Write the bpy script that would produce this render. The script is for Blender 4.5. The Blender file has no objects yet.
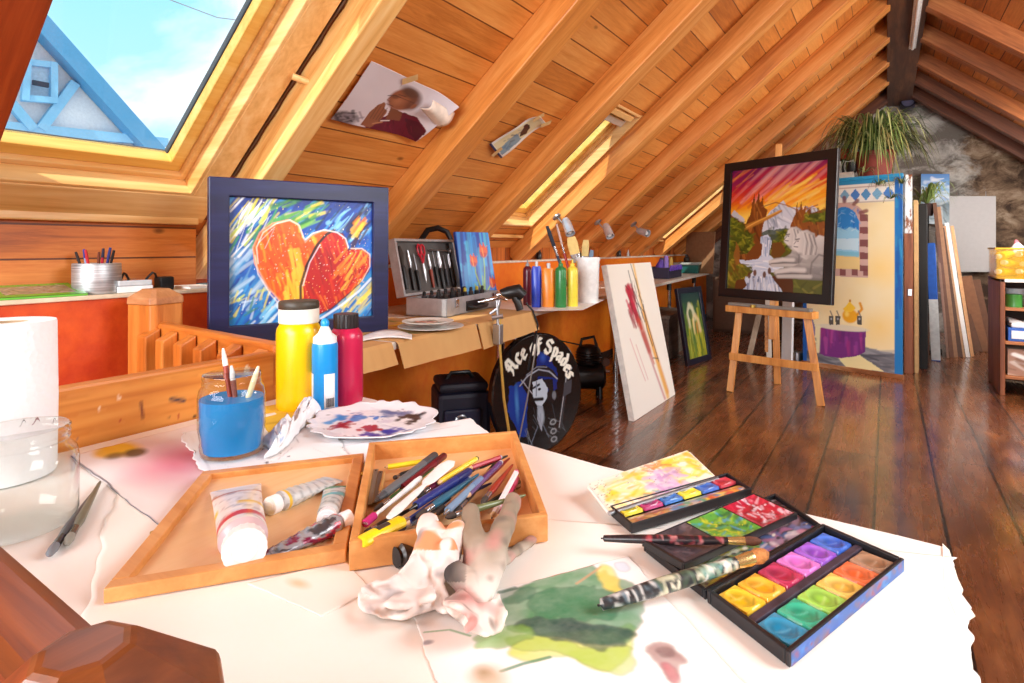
import bpy, bmesh, math, random
import numpy as np
from mathutils import Matrix, Vector, noise as mnoise
R = random.Random(7)
scene = bpy.context.scene
COL = scene.collection
PI = math.pi
# ------------------------------------------------------------------ camera model (used to measure the place)
FPX, YAW, PITCH, EYE, CY = 573.0, math.radians(33.2), 0.0, 1.12, 247.0
cf = np.array([-math.sin(YAW)*math.cos(PITCH), math.cos(YAW)*math.cos(PITCH), -math.sin(PITCH)])
cr = np.array([math.cos(YAW), math.sin(YAW), 0.0]); cu = np.cross(cr, cf)
C0 = np.array([0, 0, EYE])
def ray(x, y): return cf + (x-512)/FPX*cr - (y-CY)/FPX*cu
def onz(x, y, z): d = ray(x, y); return C0 + d*(z-EYE)/d[2]
def onx(x, y, X): d = ray(x, y); return C0 + d*X/d[0]
def ony(x, y, Y): d = ray(x, y); return C0 + d*Y/d[1]
def onpl(x, y, p, n):
    d = ray(x, y); n = np.array(n, float); return C0 + d*(np.dot(np.array(p, float)-C0, n)/np.dot(d, n))
def atd(x, y, t): return C0 + ray(x, y)*t
V = lambda p: Vector((float(p[0]), float(p[1]), float(p[2])))
# ------------------------------------------------------------------ colour and materials
def lin(c):
    if isinstance(c, str): c = [int(c[i:i+2], 16) for i in (0, 2, 4)]
    a = [x/255.0 for x in c]
    return tuple((x/12.92 if x <= .04045 else ((x+.055)/1.055)**2.4) for x in a)
def lin4(c): return (*lin(c), 1)
def newmat(name):
    m = bpy.data.materials.new(name); m.use_nodes = True
    nt = m.node_tree; b = nt.nodes['Principled BSDF']
    return m, nt, b
def link(nt, a, b): nt.links.new(a, b)
def ramp(nt, stops):
    r = nt.nodes.new('ShaderNodeValToRGB'); e = r.color_ramp.elements
    while len(e) < len(stops): e.new(.5)
    for i, (p, c) in enumerate(stops): e[i].position = p; e[i].color = lin4(c)
    return r
def noise(nt, vec, scale, detail=4, rough=.55, dist=0):
    n = nt.nodes.new('ShaderNodeTexNoise'); n.inputs['Scale'].default_value = scale
    n.inputs['Detail'].default_value = detail; n.inputs['Roughness'].default_value = rough; n.inputs['Distortion'].default_value = dist
    if vec is not None: link(nt, vec, n.inputs['Vector'])
    return n
def mapping(nt, out, scale=(1, 1, 1), loc=(0, 0, 0), rot=(0, 0, 0)):
    m = nt.nodes.new('ShaderNodeMapping'); m.inputs['Scale'].default_value = scale
    m.inputs['Location'].default_value = loc; m.inputs['Rotation'].default_value = rot
    link(nt, out, m.inputs['Vector']); return m.outputs['Vector']
def coord(nt, which='Object'): return nt.nodes.new('ShaderNodeTexCoord').outputs[which]
def mixc(nt, fac, a, b, mode='MIX'):
    m = nt.nodes.new('ShaderNodeMix'); m.data_type = 'RGBA'; m.blend_type = mode
    for i, v in ((0, fac), (6, a), (7, b)):
        if isinstance(v, (int, float)): m.inputs[i].default_value = v
        elif isinstance(v, (tuple, list, str)): m.inputs[i].default_value = lin4(v)
        else: link(nt, v, m.inputs[i])
    return m.outputs[2]
def math_(nt, op, a, b=None, c=None):
    m = nt.nodes.new('ShaderNodeMath'); m.operation = op
    for i, v in enumerate((a, b, c)):
        if v is None: continue
        if isinstance(v, (int, float)): m.inputs[i].default_value = v
        else: link(nt, v, m.inputs[i])
    return m.outputs[0]
def bump(nt, b, h, strength=.3, dist=.01):
    n = nt.nodes.new('ShaderNodeBump'); n.inputs['Strength'].default_value = strength; n.inputs['Distance'].default_value = dist
    link(nt, h, n.inputs['Height']); link(nt, n.outputs['Normal'], b.inputs['Normal'])
MATS = {}
def plain(c, rough=.5, metal=0.0, var=.12, scale=25, coat=0, key=None):
    """plain coloured surface with slight procedural unevenness"""
    k = (str(c), rough, metal, var, scale, coat)
    if k in MATS: return MATS[k]
    m, nt, b = newmat('surface')
    n = noise(nt, coord(nt), scale)
    base = np.array(lin(c))
    c1 = tuple(base*(1-var))+(1,); c2 = tuple(np.minimum(base*(1+var), .95))+(1,)
    r = ramp(nt, [(.3, (0, 0, 0)), (.7, (0, 0, 0))]); r.color_ramp.elements[0].color = c1; r.color_ramp.elements[1].color = c2
    link(nt, n.outputs['Fac'], r.inputs['Fac']); link(nt, r.outputs['Color'], b.inputs['Base Color'])
    b.inputs['Roughness'].default_value = rough; b.inputs['Metallic'].default_value = metal
    b.inputs['Coat Weight'].default_value = coat
    MATS[k] = m; return m
def wood(c1, c2, c3, axis='x', scale=14, rough=.5, stretch=.07, knots=True, coat=0.0, name='wood'):
    k = (str(c1), str(c2), str(c3), axis, scale, rough, stretch, knots, coat)
    if k in MATS: return MATS[k]
    m, nt, b = newmat(name)
    s = [1, 1, 1]; s['xyz'.index(axis)] = stretch
    co = coord(nt)
    v = mapping(nt, co, tuple(s))
    oi = nt.nodes.new('ShaderNodeObjectInfo')
    va = nt.nodes.new('ShaderNodeVectorMath'); va.operation = 'ADD'; link(nt, v, va.inputs[0])
    sc = nt.nodes.new('ShaderNodeVectorMath'); sc.operation = 'SCALE'; sc.inputs[0].default_value = (13, 7, 5); link(nt, oi.outputs['Random'], sc.inputs['Scale'])
    link(nt, sc.outputs[0], va.inputs[1]); vec = va.outputs[0]
    n = noise(nt, vec, scale, 6, .65, .6)
    n2 = noise(nt, vec, scale*5, 3, .6)
    f = math_(nt, 'ADD', math_(nt, 'MULTIPLY', n.outputs['Fac'], .75), math_(nt, 'MULTIPLY', n2.outputs['Fac'], .25))
    r = ramp(nt, [(.32, c1), (.5, c2), (.68, c3)]); link(nt, f, r.inputs['Fac'])
    out = r.outputs['Color']
    if knots:
        s2 = [1, 1, 1]; s2['xyz'.index(axis)] = .45
        vo = nt.nodes.new('ShaderNodeTexVoronoi'); vo.inputs['Scale'].default_value = 3.1; link(nt, mapping(nt, co, tuple(s2)), vo.inputs['Vector'])
        kn = ramp(nt, [(.03, (255, 255, 255)), (.085, (0, 0, 0))]); link(nt, vo.outputs['Distance'], kn.inputs['Fac'])
        out = mixc(nt, math_(nt, 'MULTIPLY', kn.outputs['Color'], .75), out, tuple(int(x*.5) for x in _rgb(c1)))
    link(nt, out, b.inputs['Base Color']); b.inputs['Roughness'].default_value = rough; b.inputs['Coat Weight'].default_value = coat
    b.inputs['Coat Roughness'].default_value = .2
    bump(nt, b, f, .12, .004)
    MATS[k] = m; return m
def _rgb(c): return [int(c[i:i+2], 16) for i in (0, 2, 4)] if isinstance(c, str) else c
def planks(pal, width, length, gap, rough, coat=0, gapcol=(40, 18, 8), grain=1.0, name='planks', wear=None, knots=True):
    """boards from the UV map: u along the board, v across, both in metres"""
    m, nt, b = newmat(name)
    uv = nt.nodes.new('ShaderNodeUVMap'); uv.uv_map = 'UVMap'
    sp = nt.nodes.new('ShaderNodeSeparateXYZ'); link(nt, uv.outputs['UV'], sp.inputs[0])
    u, v = sp.outputs['X'], sp.outputs['Y']
    row = math_(nt, 'FLOOR', math_(nt, 'DIVIDE', v, width))
    wn = nt.nodes.new('ShaderNodeTexWhiteNoise'); wn.noise_dimensions = '1D'; link(nt, row, wn.inputs['W'])
    uo = math_(nt, 'ADD', u, math_(nt, 'MULTIPLY', wn.outputs['Value'], length*3.7))
    seg = math_(nt, 'FLOOR', math_(nt, 'DIVIDE', uo, length))
    wn2 = nt.nodes.new('ShaderNodeTexWhiteNoise'); wn2.noise_dimensions = '2D'
    cb = nt.nodes.new('ShaderNodeCombineXYZ'); link(nt, row, cb.inputs[0]); link(nt, seg, cb.inputs[1]); link(nt, cb.outputs[0], wn2.inputs['Vector'])
    rnd = wn2.outputs['Value']
    # grain
    cg = nt.nodes.new('ShaderNodeCombineXYZ')
    link(nt, math_(nt, 'MULTIPLY', u, 1.1), cg.inputs[0]); link(nt, math_(nt, 'MULTIPLY', v, 13), cg.inputs[1]); link(nt, math_(nt, 'MULTIPLY', rnd, 31), cg.inputs[2])
    g = noise(nt, cg.outputs[0], 2.2, 6, .68, .8)
    g2 = noise(nt, cg.outputs[0], 11, 3, .6)
    f = math_(nt, 'ADD', math_(nt, 'MULTIPLY', g.outputs['Fac'], .62*grain), math_(nt, 'ADD', math_(nt, 'MULTIPLY', g2.outputs['Fac'], .2*grain), math_(nt, 'MULTIPLY', math_(nt, 'SUBTRACT', rnd, .5), .32)))
    r = ramp(nt, pal); link(nt, f, r.inputs['Fac']); out = r.outputs['Color']
    if knots:
        ck = nt.nodes.new('ShaderNodeCombineXYZ'); link(nt, math_(nt, 'MULTIPLY', u, .8), ck.inputs[0]); link(nt, math_(nt, 'MULTIPLY', v, 1.5), ck.inputs[1]); link(nt, math_(nt, 'MULTIPLY', row, 3.7), ck.inputs[2])
        vo = nt.nodes.new('ShaderNodeTexVoronoi'); vo.inputs['Scale'].default_value = 5.2; link(nt, ck.outputs[0], vo.inputs['Vector'])
        kn = ramp(nt, [(.04, (255, 255, 255)), (.11, (0, 0, 0))]); link(nt, vo.outputs['Distance'], kn.inputs['Fac'])
        out = mixc(nt, math_(nt, 'MULTIPLY', kn.outputs['Color'], .7), out, tuple(int(x*.45) for x in _rgb(pal[0][1])))
    if wear:
        wv = nt.nodes.new('ShaderNodeCombineXYZ'); link(nt, u, wv.inputs[0]); link(nt, math_(nt, 'MULTIPLY', v, 2.5), wv.inputs[1])
        w_ = noise(nt, wv.outputs[0], 3.2, 6, .7)
        wr = ramp(nt, [(.42, (0, 0, 0)), (.7, (255, 255, 255))]); link(nt, w_.outputs['Fac'], wr.inputs['Fac'])
        out = mixc(nt, math_(nt, 'MULTIPLY', wr.outputs['Color'], .75), out, wear)
    vf = math_(nt, 'FRACT', math_(nt, 'DIVIDE', v, width)); uf = math_(nt, 'FRACT', math_(nt, 'DIVIDE', uo, length))
    ge = math_(nt, 'LESS_THAN', math_(nt, 'MINIMUM', vf, math_(nt, 'SUBTRACT', 1, vf)), gap/width)
    gu = math_(nt, 'LESS_THAN', math_(nt, 'MINIMUM', uf, math_(nt, 'SUBTRACT', 1, uf)), gap*.5/length)
    gg = math_(nt, 'MAXIMUM', ge, gu)
    out = mixc(nt, gg, out, gapcol)
    link(nt, out, b.inputs['Base Color'])
    rr = nt.nodes.new('ShaderNodeMapRange'); link(nt, g.outputs['Fac'], rr.inputs[0]); rr.inputs[3].default_value = rough-.08; rr.inputs[4].default_value = rough+.12
    link(nt, rr.outputs[0], b.inputs['Roughness'])
    b.inputs['Coat Weight'].default_value = coat; b.inputs['Coat Roughness'].default_value = .12
    bump(nt, b, math_(nt, 'SUBTRACT', math_(nt, 'MULTIPLY', f, .25), gg), .35, .004)
    return m
def vcol(rough=.6, coat=0, metal=0, bumpy=0, name='painted'):
    k = ('vcol', rough, coat, metal, bumpy)
    if k in MATS: return MATS[k]
    m, nt, b = newmat(name)
    a = nt.nodes.new('ShaderNodeAttribute'); a.attribute_name = 'Col'
    link(nt, a.outputs['Color'], b.inputs['Base Color'])
    b.inputs['Roughness'].default_value = rough; b.inputs['Coat Weight'].default_value = coat; b.inputs['Metallic'].default_value = metal
    if bumpy:
        n = noise(nt, coord(nt), 90, 3); bump(nt, b, n.outputs['Fac'], bumpy, .002)
    MATS[k] = m; return m
def glass(tint=(255, 255, 255), refl=.12, rough=.02, name='glass'):
    """thin clear glass"""
    m, nt, b = newmat(name); nt.nodes.remove(b)
    out = nt.nodes['Material Output']
    t = nt.nodes.new('ShaderNodeBsdfTransparent'); t.inputs['Color'].default_value = lin4(tint)
    g = nt.nodes.new('ShaderNodeBsdfGlossy'); g.inputs['Roughness'].default_value = rough
    lw = nt.nodes.new('ShaderNodeLayerWeight'); lw.inputs['Blend'].default_value = .5
    fac = math_(nt, 'ADD', math_(nt, 'MULTIPLY', math_(nt, 'POWER', lw.outputs['Facing'], 3.5), refl*2.6), .025)
    mx = nt.nodes.new('ShaderNodeMixShader'); link(nt, fac, mx.inputs[0]); link(nt, t.outputs[0], mx.inputs[1]); link(nt, g.outputs[0], mx.inputs[2])
    link(nt, mx.outputs[0], out.inputs['Surface']); return m
# ------------------------------------------------------------------ mesh building
WM = {}
def wm(o):
    return WM.get(o.name, Matrix.Identity(4))
def T(o, label=None, cat=None, group=None, kind=None):
    if label: o['label'] = label
    if cat: o['category'] = cat
    if group: o['group'] = group
    if kind: o['kind'] = kind
    return o
def thing(name, label, cat, loc=(0, 0, 0), group=None, M=None):
    o = bpy.data.objects.new(name, None); COL.objects.link(o); o.empty_display_size = .05
    M = M if M is not None else Matrix.Translation(V(loc))
    o.matrix_world = M; WM[o.name] = M.copy()
    return T(o, label, cat, group)
def fr(o, x=None, z=None, y=None):
    """frame matrix: origin o, two axes given"""
    o = V(o)
    if x is not None and y is not None:
        x = V(x).normalized(); y = V(y); z = x.cross(y).normalized(); y = z.cross(x)
    elif x is not None:
        x = V(x).normalized(); z = V(z); y = z.cross(x).normalized(); z = x.cross(y)
    m = Matrix((x, y, z)).transposed().to_4x4(); m.translation = o; return m
def along(p, q, up=(0, 0, 1)):
    """frame at p whose z runs to q"""
    p, q = V(p), V(q); z = (q-p).normalized(); a = V(up)
    if abs(z.dot(a)) > .97: a = Vector((1, 0, 0))
    x = a.cross(z).normalized(); y = z.cross(x)
    m = Matrix((x, y, z)).transposed().to_4x4(); m.translation = p; return m
class MB:
    def __init__(s): s.v = []; s.f = []; s.c = {}; s.uv = None
    def add(s, vs, fs, M=None):
        k = len(s.v)
        s.v += [tuple(M @ Vector(p)) for p in vs] if M is not None else [tuple(map(float, p)) for p in vs]
        s.f += [tuple(i+k for i in f) for f in fs]; return s
    def box(s, c, d, M=None):
        x, y, z = [q/2 for q in d]
        vs = [(c[0]+i*x, c[1]+j*y, c[2]+k*z) for i in (-1, 1) for j in (-1, 1) for k in (-1, 1)]
        return s.add(vs, [(0, 1, 3, 2), (4, 6, 7, 5), (0, 4, 5, 1), (2, 3, 7, 6), (0, 2, 6, 4), (1, 5, 7, 3)], M)
    def hexa(s, b, t):
        """b, t: four bottom and four top points"""
        return s.add(list(b)+list(t), [(3, 2, 1, 0), (4, 5, 6, 7), (0, 1, 5, 4), (1, 2, 6, 5), (2, 3, 7, 6), (3, 0, 4, 7)])
    def beam(s, p, q, w, h, up=(0, 0, 1), ends=(0, 0)):
        M = along(p, q, up); L = (V(q)-V(p)).length
        return s.box((0, 0, (L+ends[1]-ends[0])/2), (w, h, L+ends[0]+ends[1]), M)
    def tube(s, pts, r, n=10, cap=True, flat=1.0):
        pts = [V(p) for p in pts]; rs = r if isinstance(r, (list, tuple)) else [r]*len(pts)
        vs, fs = [], []; ax = None
        for i, p in enumerate(pts):
            d = (pts[min(i+1, len(pts)-1)]-pts[max(i-1, 0)]).normalized()
            if ax is None: ax = d.orthogonal().normalized() if abs(d.z) > .95 else Vector((0, 0, 1)).cross(d).normalized()
            ax = (ax-d*ax.dot(d)).normalized(); b = d.cross(ax)
            for k in range(n):
                a = 2*PI*k/n; vs.append(p+ax*math.cos(a)*rs[i]+b*math.sin(a)*rs[i]*flat)
        for i in range(len(pts)-1):
            for k in range(n):
                fs.append((i*n+k, i*n+(k+1) % n, (i+1)*n+(k+1) % n, (i+1)*n+k))
        if cap: fs.append(tuple(range(n))[::-1]); fs.append(tuple((len(pts)-1)*n+k for k in range(n)))
        return s.add(vs, fs)
    def lathe(s, prof, n=24, M=None, cap=True, sx=1, sy=1):
        vs, fs = [], []
        for (r, z) in prof:
            for k in range(n):
                a = 2*PI*k/n; vs.append((r*math.cos(a)*sx, r*math.sin(a)*sy, z))
        m = len(prof)
        for i in range(m-1):
            for k in range(n):
                fs.append((i*n+k, i*n+(k+1) % n, (i+1)*n+(k+1) % n, (i+1)*n+k))
        if cap:
            if prof[0][0] > 1e-6: fs.append(tuple(range(n))[::-1])
            if prof[-1][0] > 1e-6: fs.append(tuple((m-1)*n+k for k in range(n)))
        return s.add(vs, fs, M)
    def prism(s, poly, h, M=None, z0=0):
        n = len(poly)
        vs = [(x, y, z0) for x, y in poly]+[(x, y, z0+h) for x, y in poly]
        fs = [tuple(range(n))[::-1], tuple(range(n, 2*n))]+[(i, (i+1) % n, n+(i+1) % n, n+i) for i in range(n)]
        return s.add(vs, fs, M)
    def ring(s, outer, inner, h, M=None, z0=0):
        """flat closed band between two polygons of equal length, with thickness"""
        n = len(outer)
        vs = [(x, y, z0) for x, y in outer]+[(x, y, z0) for x, y in inner]+[(x, y, z0+h) for x, y in outer]+[(x, y, z0+h) for x, y in inner]
        fs = []
        for i in range(n):
            j = (i+1) % n
            fs += [(i, n+i, n+j, j), (2*n+i, 2*n+j, 3*n+j, 3*n+i), (i, j, 2*n+j, 2*n+i), (n+i, 3*n+i, 3*n+j, n+j)]
        return s.add(vs, fs, M)
    def grid(s, fn, nu, nv, col=None):
        k = len(s.v)
        for j in range(nv+1):
            for i in range(nu+1): s.v.append(tuple(fn(i/nu, j/nv)))
        if col is not None:
            for j in range(nv+1):
                for i in range(nu+1): s.c[k+j*(nu+1)+i] = col[j, i]
        for j in range(nv):
            for i in range(nu):
                a = k+j*(nu+1)+i; s.f.append((a, a+1, a+nu+2, a+nu+1))
        return s
    def ball(s, c, r, n=12, m=8, M=None, sc=(1, 1, 1)):
        A = Matrix.Translation(V(c)) @ Matrix.Diagonal((r*sc[0], r*sc[1], r*sc[2], 1))
        if M is not None: A = M @ A
        pr = [(math.sin(PI*i/m), -math.cos(PI*i/m)) for i in range(m+1)]; pr[0] = (0.001, -1); pr[-1] = (.001, 1)
        return s.lathe(pr, n, A)
    def build(s, name, mat, parent=None, label=None, local=False, base=None, smooth=False, bevel=0, mods=(), defcol=(200, 200, 200), uvfn=None, kind=None, angle=40):
        me = bpy.data.meshes.new(name); me.from_pydata(s.v, [], s.f)
        if s.c:
            a = np.tile(np.array(lin4(defcol), np.float32), (len(s.v), 1))
            idx = np.fromiter(s.c.keys(), int); a[idx, :3] = np.array([s.c[i] for i in idx], np.float32)
            at = me.color_attributes.new('Col', 'FLOAT_COLOR', 'POINT'); at.data.foreach_set('color', a.ravel())
        if uvfn is not None:
            uv = me.uv_layers.new(name='UVMap'); co = [uvfn(Vector(p)) for p in s.v]
            li = np.empty(len(me.loops), int); me.loops.foreach_get('vertex_index', li)
            uv.data.foreach_set('uv', np.array(co, np.float32)[li].ravel())
        o = bpy.data.objects.new(name, me); COL.objects.link(o)
        if parent is not None:
            o.parent = parent; WM[o.name] = wm(parent)
            if not local: me.transform(wm(parent).inverted())
        elif base is not None:
            me.transform(Matrix.Translation(-V(base))); o.location = V(base); WM[o.name] = Matrix.Translation(V(base))
        if mat is not None:
            me.materials.append(mat)
        if smooth:
            me.polygons.foreach_set('use_smooth', [True]*len(me.polygons))
            if angle < 180:
                try: me.set_sharp_from_angle(angle=math.radians(angle))
                except Exception: pass
        if bevel:
            b = o.modifiers.new('b', 'BEVEL'); b.width = bevel; b.segments = 2; b.limit_method = 'ANGLE'; b.angle_limit = math.radians(35)
        for kd, kw in mods:
            q = o.modifiers.new(kd.lower(), kd)
            for a_, v_ in kw.items(): setattr(q, a_, v_)
        if label: o['label'] = label
        if kind: o['kind'] = kind
        me.update(); return o
def copy_tree(o, M=None, parent=None):
    c = o.copy(); COL.objects.link(c); WM[c.name] = wm(o)
    if parent is not None: c.parent = parent
    if M is not None: c.matrix_world = M; WM[c.name] = M.copy()
    for ch in [x for x in bpy.data.objects if x.parent == o]: copy_tree(ch, None, c)
    return c
# ------------------------------------------------------------------ painting surfaces: small raster of the picture's own paint
class Art:
    """x right, y down, both 0..1; a = width/height"""
    def __init__(s, w, h, c):
        s.w, s.h = w, h; s.a = w/h
        y, x = np.mgrid[0:h, 0:w]; s.x = (x+.5)/w; s.y = (y+.5)/h
        s.p = np.tile(np.array(lin(c)), (h, w, 1)); s.rng = np.random.default_rng(5)
    def mix(s, m, c):
        c = np.array(lin(c)) if not (isinstance(c, np.ndarray) and c.ndim == 3) else c
        m = np.clip(m, 0, 1)[..., None]; s.p = s.p*(1-m)+c*m; return s
    def noise(s, fx, fy, seed=0, oct=3):
        r = np.random.default_rng(seed); out = np.zeros((s.h, s.w)); amp, tot = 1, 0
        for o in range(oct):
            gx, gy = int(fx*2**o)+2, int(fy*2**o)+2; g = r.random((gy+1, gx+1))
            X = s.x*fx*2**o; Y = s.y*fy*2**o; i = np.minimum(X.astype(int), gx-1); j = np.minimum(Y.astype(int), gy-1)
            u, v = X-i, Y-j; u = u*u*(3-2*u); v = v*v*(3-2*v)
            out += amp*((g[j, i]*(1-u)+g[j, i+1]*u)*(1-v)+(g[j+1, i]*(1-u)+g[j+1, i+1]*u)*v); tot += amp; amp *= .5
        return out/tot
    def grad(s, stops, t=None):
        t = s.y if t is None else t
        cs = np.array([lin(c) for _, c in stops]); ps = [p for p, _ in stops]
        return np.stack([np.interp(t, ps, cs[:, k]) for k in range(3)], -1)
    def inside(s, pts, wob=0, seed=0):
        X, Y = s.x, s.y
        if wob: X = X+(s.noise(14, 14, seed)-.5)*wob; Y = Y+(s.noise(14, 14, seed+1)-.5)*wob
        ins = np.zeros(s.x.shape, bool); n = len(pts)
        for i in range(n):
            (x0, y0), (x1, y1) = pts[i], pts[(i+1) % n]
            if y0 == y1: continue
            c = ((y0 > Y) != (y1 > Y)) & (X < (x1-x0)*(Y-y0)/(y1-y0)+x0); ins ^= c
        return ins
    def blur(s, m, n):
        for _ in range(n):
            m = (np.roll(m, 1, 0)+np.roll(m, -1, 0)+m*2)/4; m = (np.roll(m, 1, 1)+np.roll(m, -1, 1)+m*2)/4
        return m
    def poly(s, pts, c, al=1, wob=0, seed=0, soft=0):
        m = s.inside(pts, wob, seed).astype(float)
        return s.mix((s.blur(m, soft) if soft else m)*al, c)
    def ell(s, cx, cy, rx, ry, c, al=1, soft=.08, rot=0):
        dx, dy = (s.x-cx)*s.a, (s.y-cy); co, si = math.cos(rot), math.sin(rot)
        d = np.sqrt(((dx*co+dy*si)/(rx*s.a))**2+((-dx*si+dy*co)/ry)**2)
        return s.mix(np.clip((1-d)/soft, 0, 1)*al, c)
    def line(s, pts, w, c, al=1, soft=.5):
        """w in units of the height; may be (w0, w1)"""
        w0, w1 = w if isinstance(w, tuple) else (w, w); m = np.zeros(s.x.shape)
        L = len(pts)-1
        for i in range(L):
            (x0, y0), (x1, y1) = pts[i], pts[i+1]; ax, ay = (x1-x0)*s.a, y1-y0; l2 = ax*ax+ay*ay+1e-12
            pad = max(w0, w1)*2/min(1, s.a)+2/min(s.w, s.h)
            jx0, jx1 = max(0, int((min(x0, x1)-pad)*s.w)), min(s.w, int((max(x0, x1)+pad)*s.w)+1)
            jy0, jy1 = max(0, int((min(y0, y1)-pad)*s.h)), min(s.h, int((max(y0, y1)+pad)*s.h)+1)
            if jx0 >= jx1 or jy0 >= jy1: continue
            X, Y = s.x[jy0:jy1, jx0:jx1], s.y[jy0:jy1, jx0:jx1]
            t = np.clip(((X-x0)*s.a*ax+(Y-y0)*ay)/l2, 0, 1)
            d = np.hypot((X-x0)*s.a-t*ax, Y-y0-t*ay); ww = w0+(w1-w0)*(i+t)/L
            px = .7/s.h
            q = np.clip((ww/2-d)/(px+ww*soft*.5)+.5, 0, 1); m[jy0:jy1, jx0:jx1] = np.maximum(m[jy0:jy1, jx0:jx1], q)
        return s.mix(m*al, c)
    def strokes(s, n, box, ang, dang, ln, w, cols, seed=1, al=.8, mask=None):
        r = random.Random(seed); keep = s.p.copy() if mask is not None else None
        for _ in range(n):
            x = r.uniform(box[0], box[2]); y = r.uniform(box[1], box[3]); a = ang+r.uniform(-dang, dang); l = ln*r.uniform(.5, 1.3)
            dx, dy = math.cos(a)*l/2/s.a, math.sin(a)*l/2
            s.line([(x-dx, y-dy), (x+dx, y+dy)], (w*r.uniform(.5, 1.3), w*r.uniform(.2, .8)), r.choice(cols), al*r.uniform(.6, 1))
        if mask is not None: m = np.clip(mask, 0, 1)[..., None]; s.p = keep*(1-m)+s.p*m
        return s
    def splat(s, n, box, w, cols, seed=2, al=.9):
        r = random.Random(seed)
        for _ in range(n):
            q = w*r.uniform(.4, 1.4); s.ell(r.uniform(box[0], box[2]), r.uniform(box[1], box[3]), q/s.a, q*r.uniform(.6, 1.2), r.choice(cols), al, .5, r.uniform(0, 3))
        return s
def painted(mb, fn, art, flip=True):
    """add the art to mb as a grid; fn(u, v): v up"""
    return mb.grid(fn, art.w-1, art.h-1, art.p[::-1] if flip else art.p)
def fit_lean(tl, tr, br, bl, z, zr=None):
    """rectangle standing on height z seen at four pixels: frame (x along foot, y up the face, z to the viewer), width, height"""
    a = onz(*bl, z); b = onz(*br, z if zr is None else zr); e = (b-a); w = np.linalg.norm(e); e = e/w
    k = np.cross(np.array([0, 0, 1.]), e); k /= np.linalg.norm(k)
    if k @ (a-C0) < 0: k = -k
    best = None
    for ph in np.radians(np.arange(-8, 45, .5)):
        up = math.cos(ph)*np.array([0, 0, 1.])+math.sin(ph)*k; up = up-e*(up@e); up /= np.linalg.norm(up); n = np.cross(e, up)
        p, q = onpl(*tl, a, n), onpl(*tr, a, n)
        h1, h2 = (p-a)@up, (q-b)@up; s1, s2 = (p-a)@e, (q-b)@e
        er = (h1-h2)**2+s1**2+s2**2
        if best is None or er < best[0]: best = (er, (h1+h2)/2, up, n)
    _, h, up, n = best
    return fr(a, x=e, y=up), w, h
# ================================================================== camera
cam = bpy.data.cameras.new('camera'); co_ = bpy.data.objects.new('camera', cam); COL.objects.link(co_); scene.camera = co_
cam.sensor_width = 36; cam.lens = FPX/1024*36; cam.shift_y = -(341.5-CY)/1024; cam.clip_start = .02; cam.clip_end = 300
co_.location = (0, 0, EYE); co_.rotation_euler = (math.radians(90)-PITCH, 0, YAW)
scene.view_settings.view_transform = 'Standard'; scene.view_settings.look = 'None'; scene.view_settings.gamma = 1
scene.view_settings.exposure = 0.1; scene.view_settings.use_curve_mapping = False
scene.cycles.use_denoising = True
scene.cycles.max_bounces = 10; scene.cycles.diffuse_bounces = 5; scene.cycles.transparent_max_bounces = 12
scene.cycles.caustics_reflective = False; scene.cycles.caustics_refractive = False; scene.cycles.sample_clamp_indirect = 6
# ================================================================== sky
w = bpy.data.worlds.new('sky'); scene.world = w; w.use_nodes = True; nt = w.node_tree
bg = nt.nodes['Background']
g = coord(nt, 'Generated')
sp = nt.nodes.new('ShaderNodeSeparateXYZ'); link(nt, g, sp.inputs[0])
base = ramp(nt, [(0, (205, 232, 245)), (.35, (160, 218, 240)), (1, (95, 175, 225))]); link(nt, sp.outputs['Z'], base.inputs['Fac'])
mp = mapping(nt, g, (1, 1, 1.6), (.3, .05, .1))
cl = noise(nt, mp, 3.1, 8, .55, .3); cr_ = ramp(nt, [(.40, (0, 0, 0)), (.54, (255, 255, 255))]); link(nt, cl.outputs['Fac'], cr_.inputs['Fac'])
link(nt, mixc(nt, cr_.outputs['Color'], base.outputs['Color'], (250, 250, 252)), bg.inputs['Color']); bg.inputs['Strength'].default_value = 1.4
# ================================================================== sun, window daylight and added fill lamps
def light(kind, name, loc, energy, color=(1, 1, 1), rot=None, to=None, **kw):
    l = bpy.data.lights.new(name, kind); o = bpy.data.objects.new(name, l); COL.objects.link(o); o.location = loc
    l.energy = energy; l.color = color
    d = Vector(to)-Vector(loc) if to is not None else Vector(rot)
    o.rotation_euler = d.to_track_quat('-Z', 'Y').to_euler()
    for k, v in kw.items(): setattr(l, k, v)
    return o
light('SUN', 'sun', (0, -3, 8), 5.0, (1, .93, .82), rot=(-.15, .72, -.70), angle=math.radians(.7))
def area_lamp(name, loc, to, e, sx, sy, c=(1, .97, .93)):
    return light('AREA', name, loc, e, c, to=to, shape='RECTANGLE', size=sx, size_y=sy)
area_lamp('daylight_roof_window_right', (1.5, 1.2, 2.05), (-.5, 1.1, .7), 66, 1.3, 1.1, (.95, .98, 1))
area_lamp('daylight_roof_window_right_far', (1.7, 4.7, 1.9), (-.9, 5.4, .9), 85, 1.2, 1.0)
area_lamp('fill_gable_end', (1.7, 7.3, 1.9), (-.2, 8.6, 1.2), 70, 1.0, .9)  # added fill lamp to brighten the dark gable end, no window there
area_lamp('fill_rear', (-.3, -3.4, 1.7), (-.6, 3.5, 1.4), 270, 3.2, 1.8, (.93, .97, 1))  # added front fill behind the camera, the rear end is simply open
area_lamp('fill_table_left', (-1.35, -.9, 1.85), (-.6, .9, .75), 30, .9, .8, (.9, .96, 1))  # added fill lamp aimed at the near table, no roof opening behind it
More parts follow.
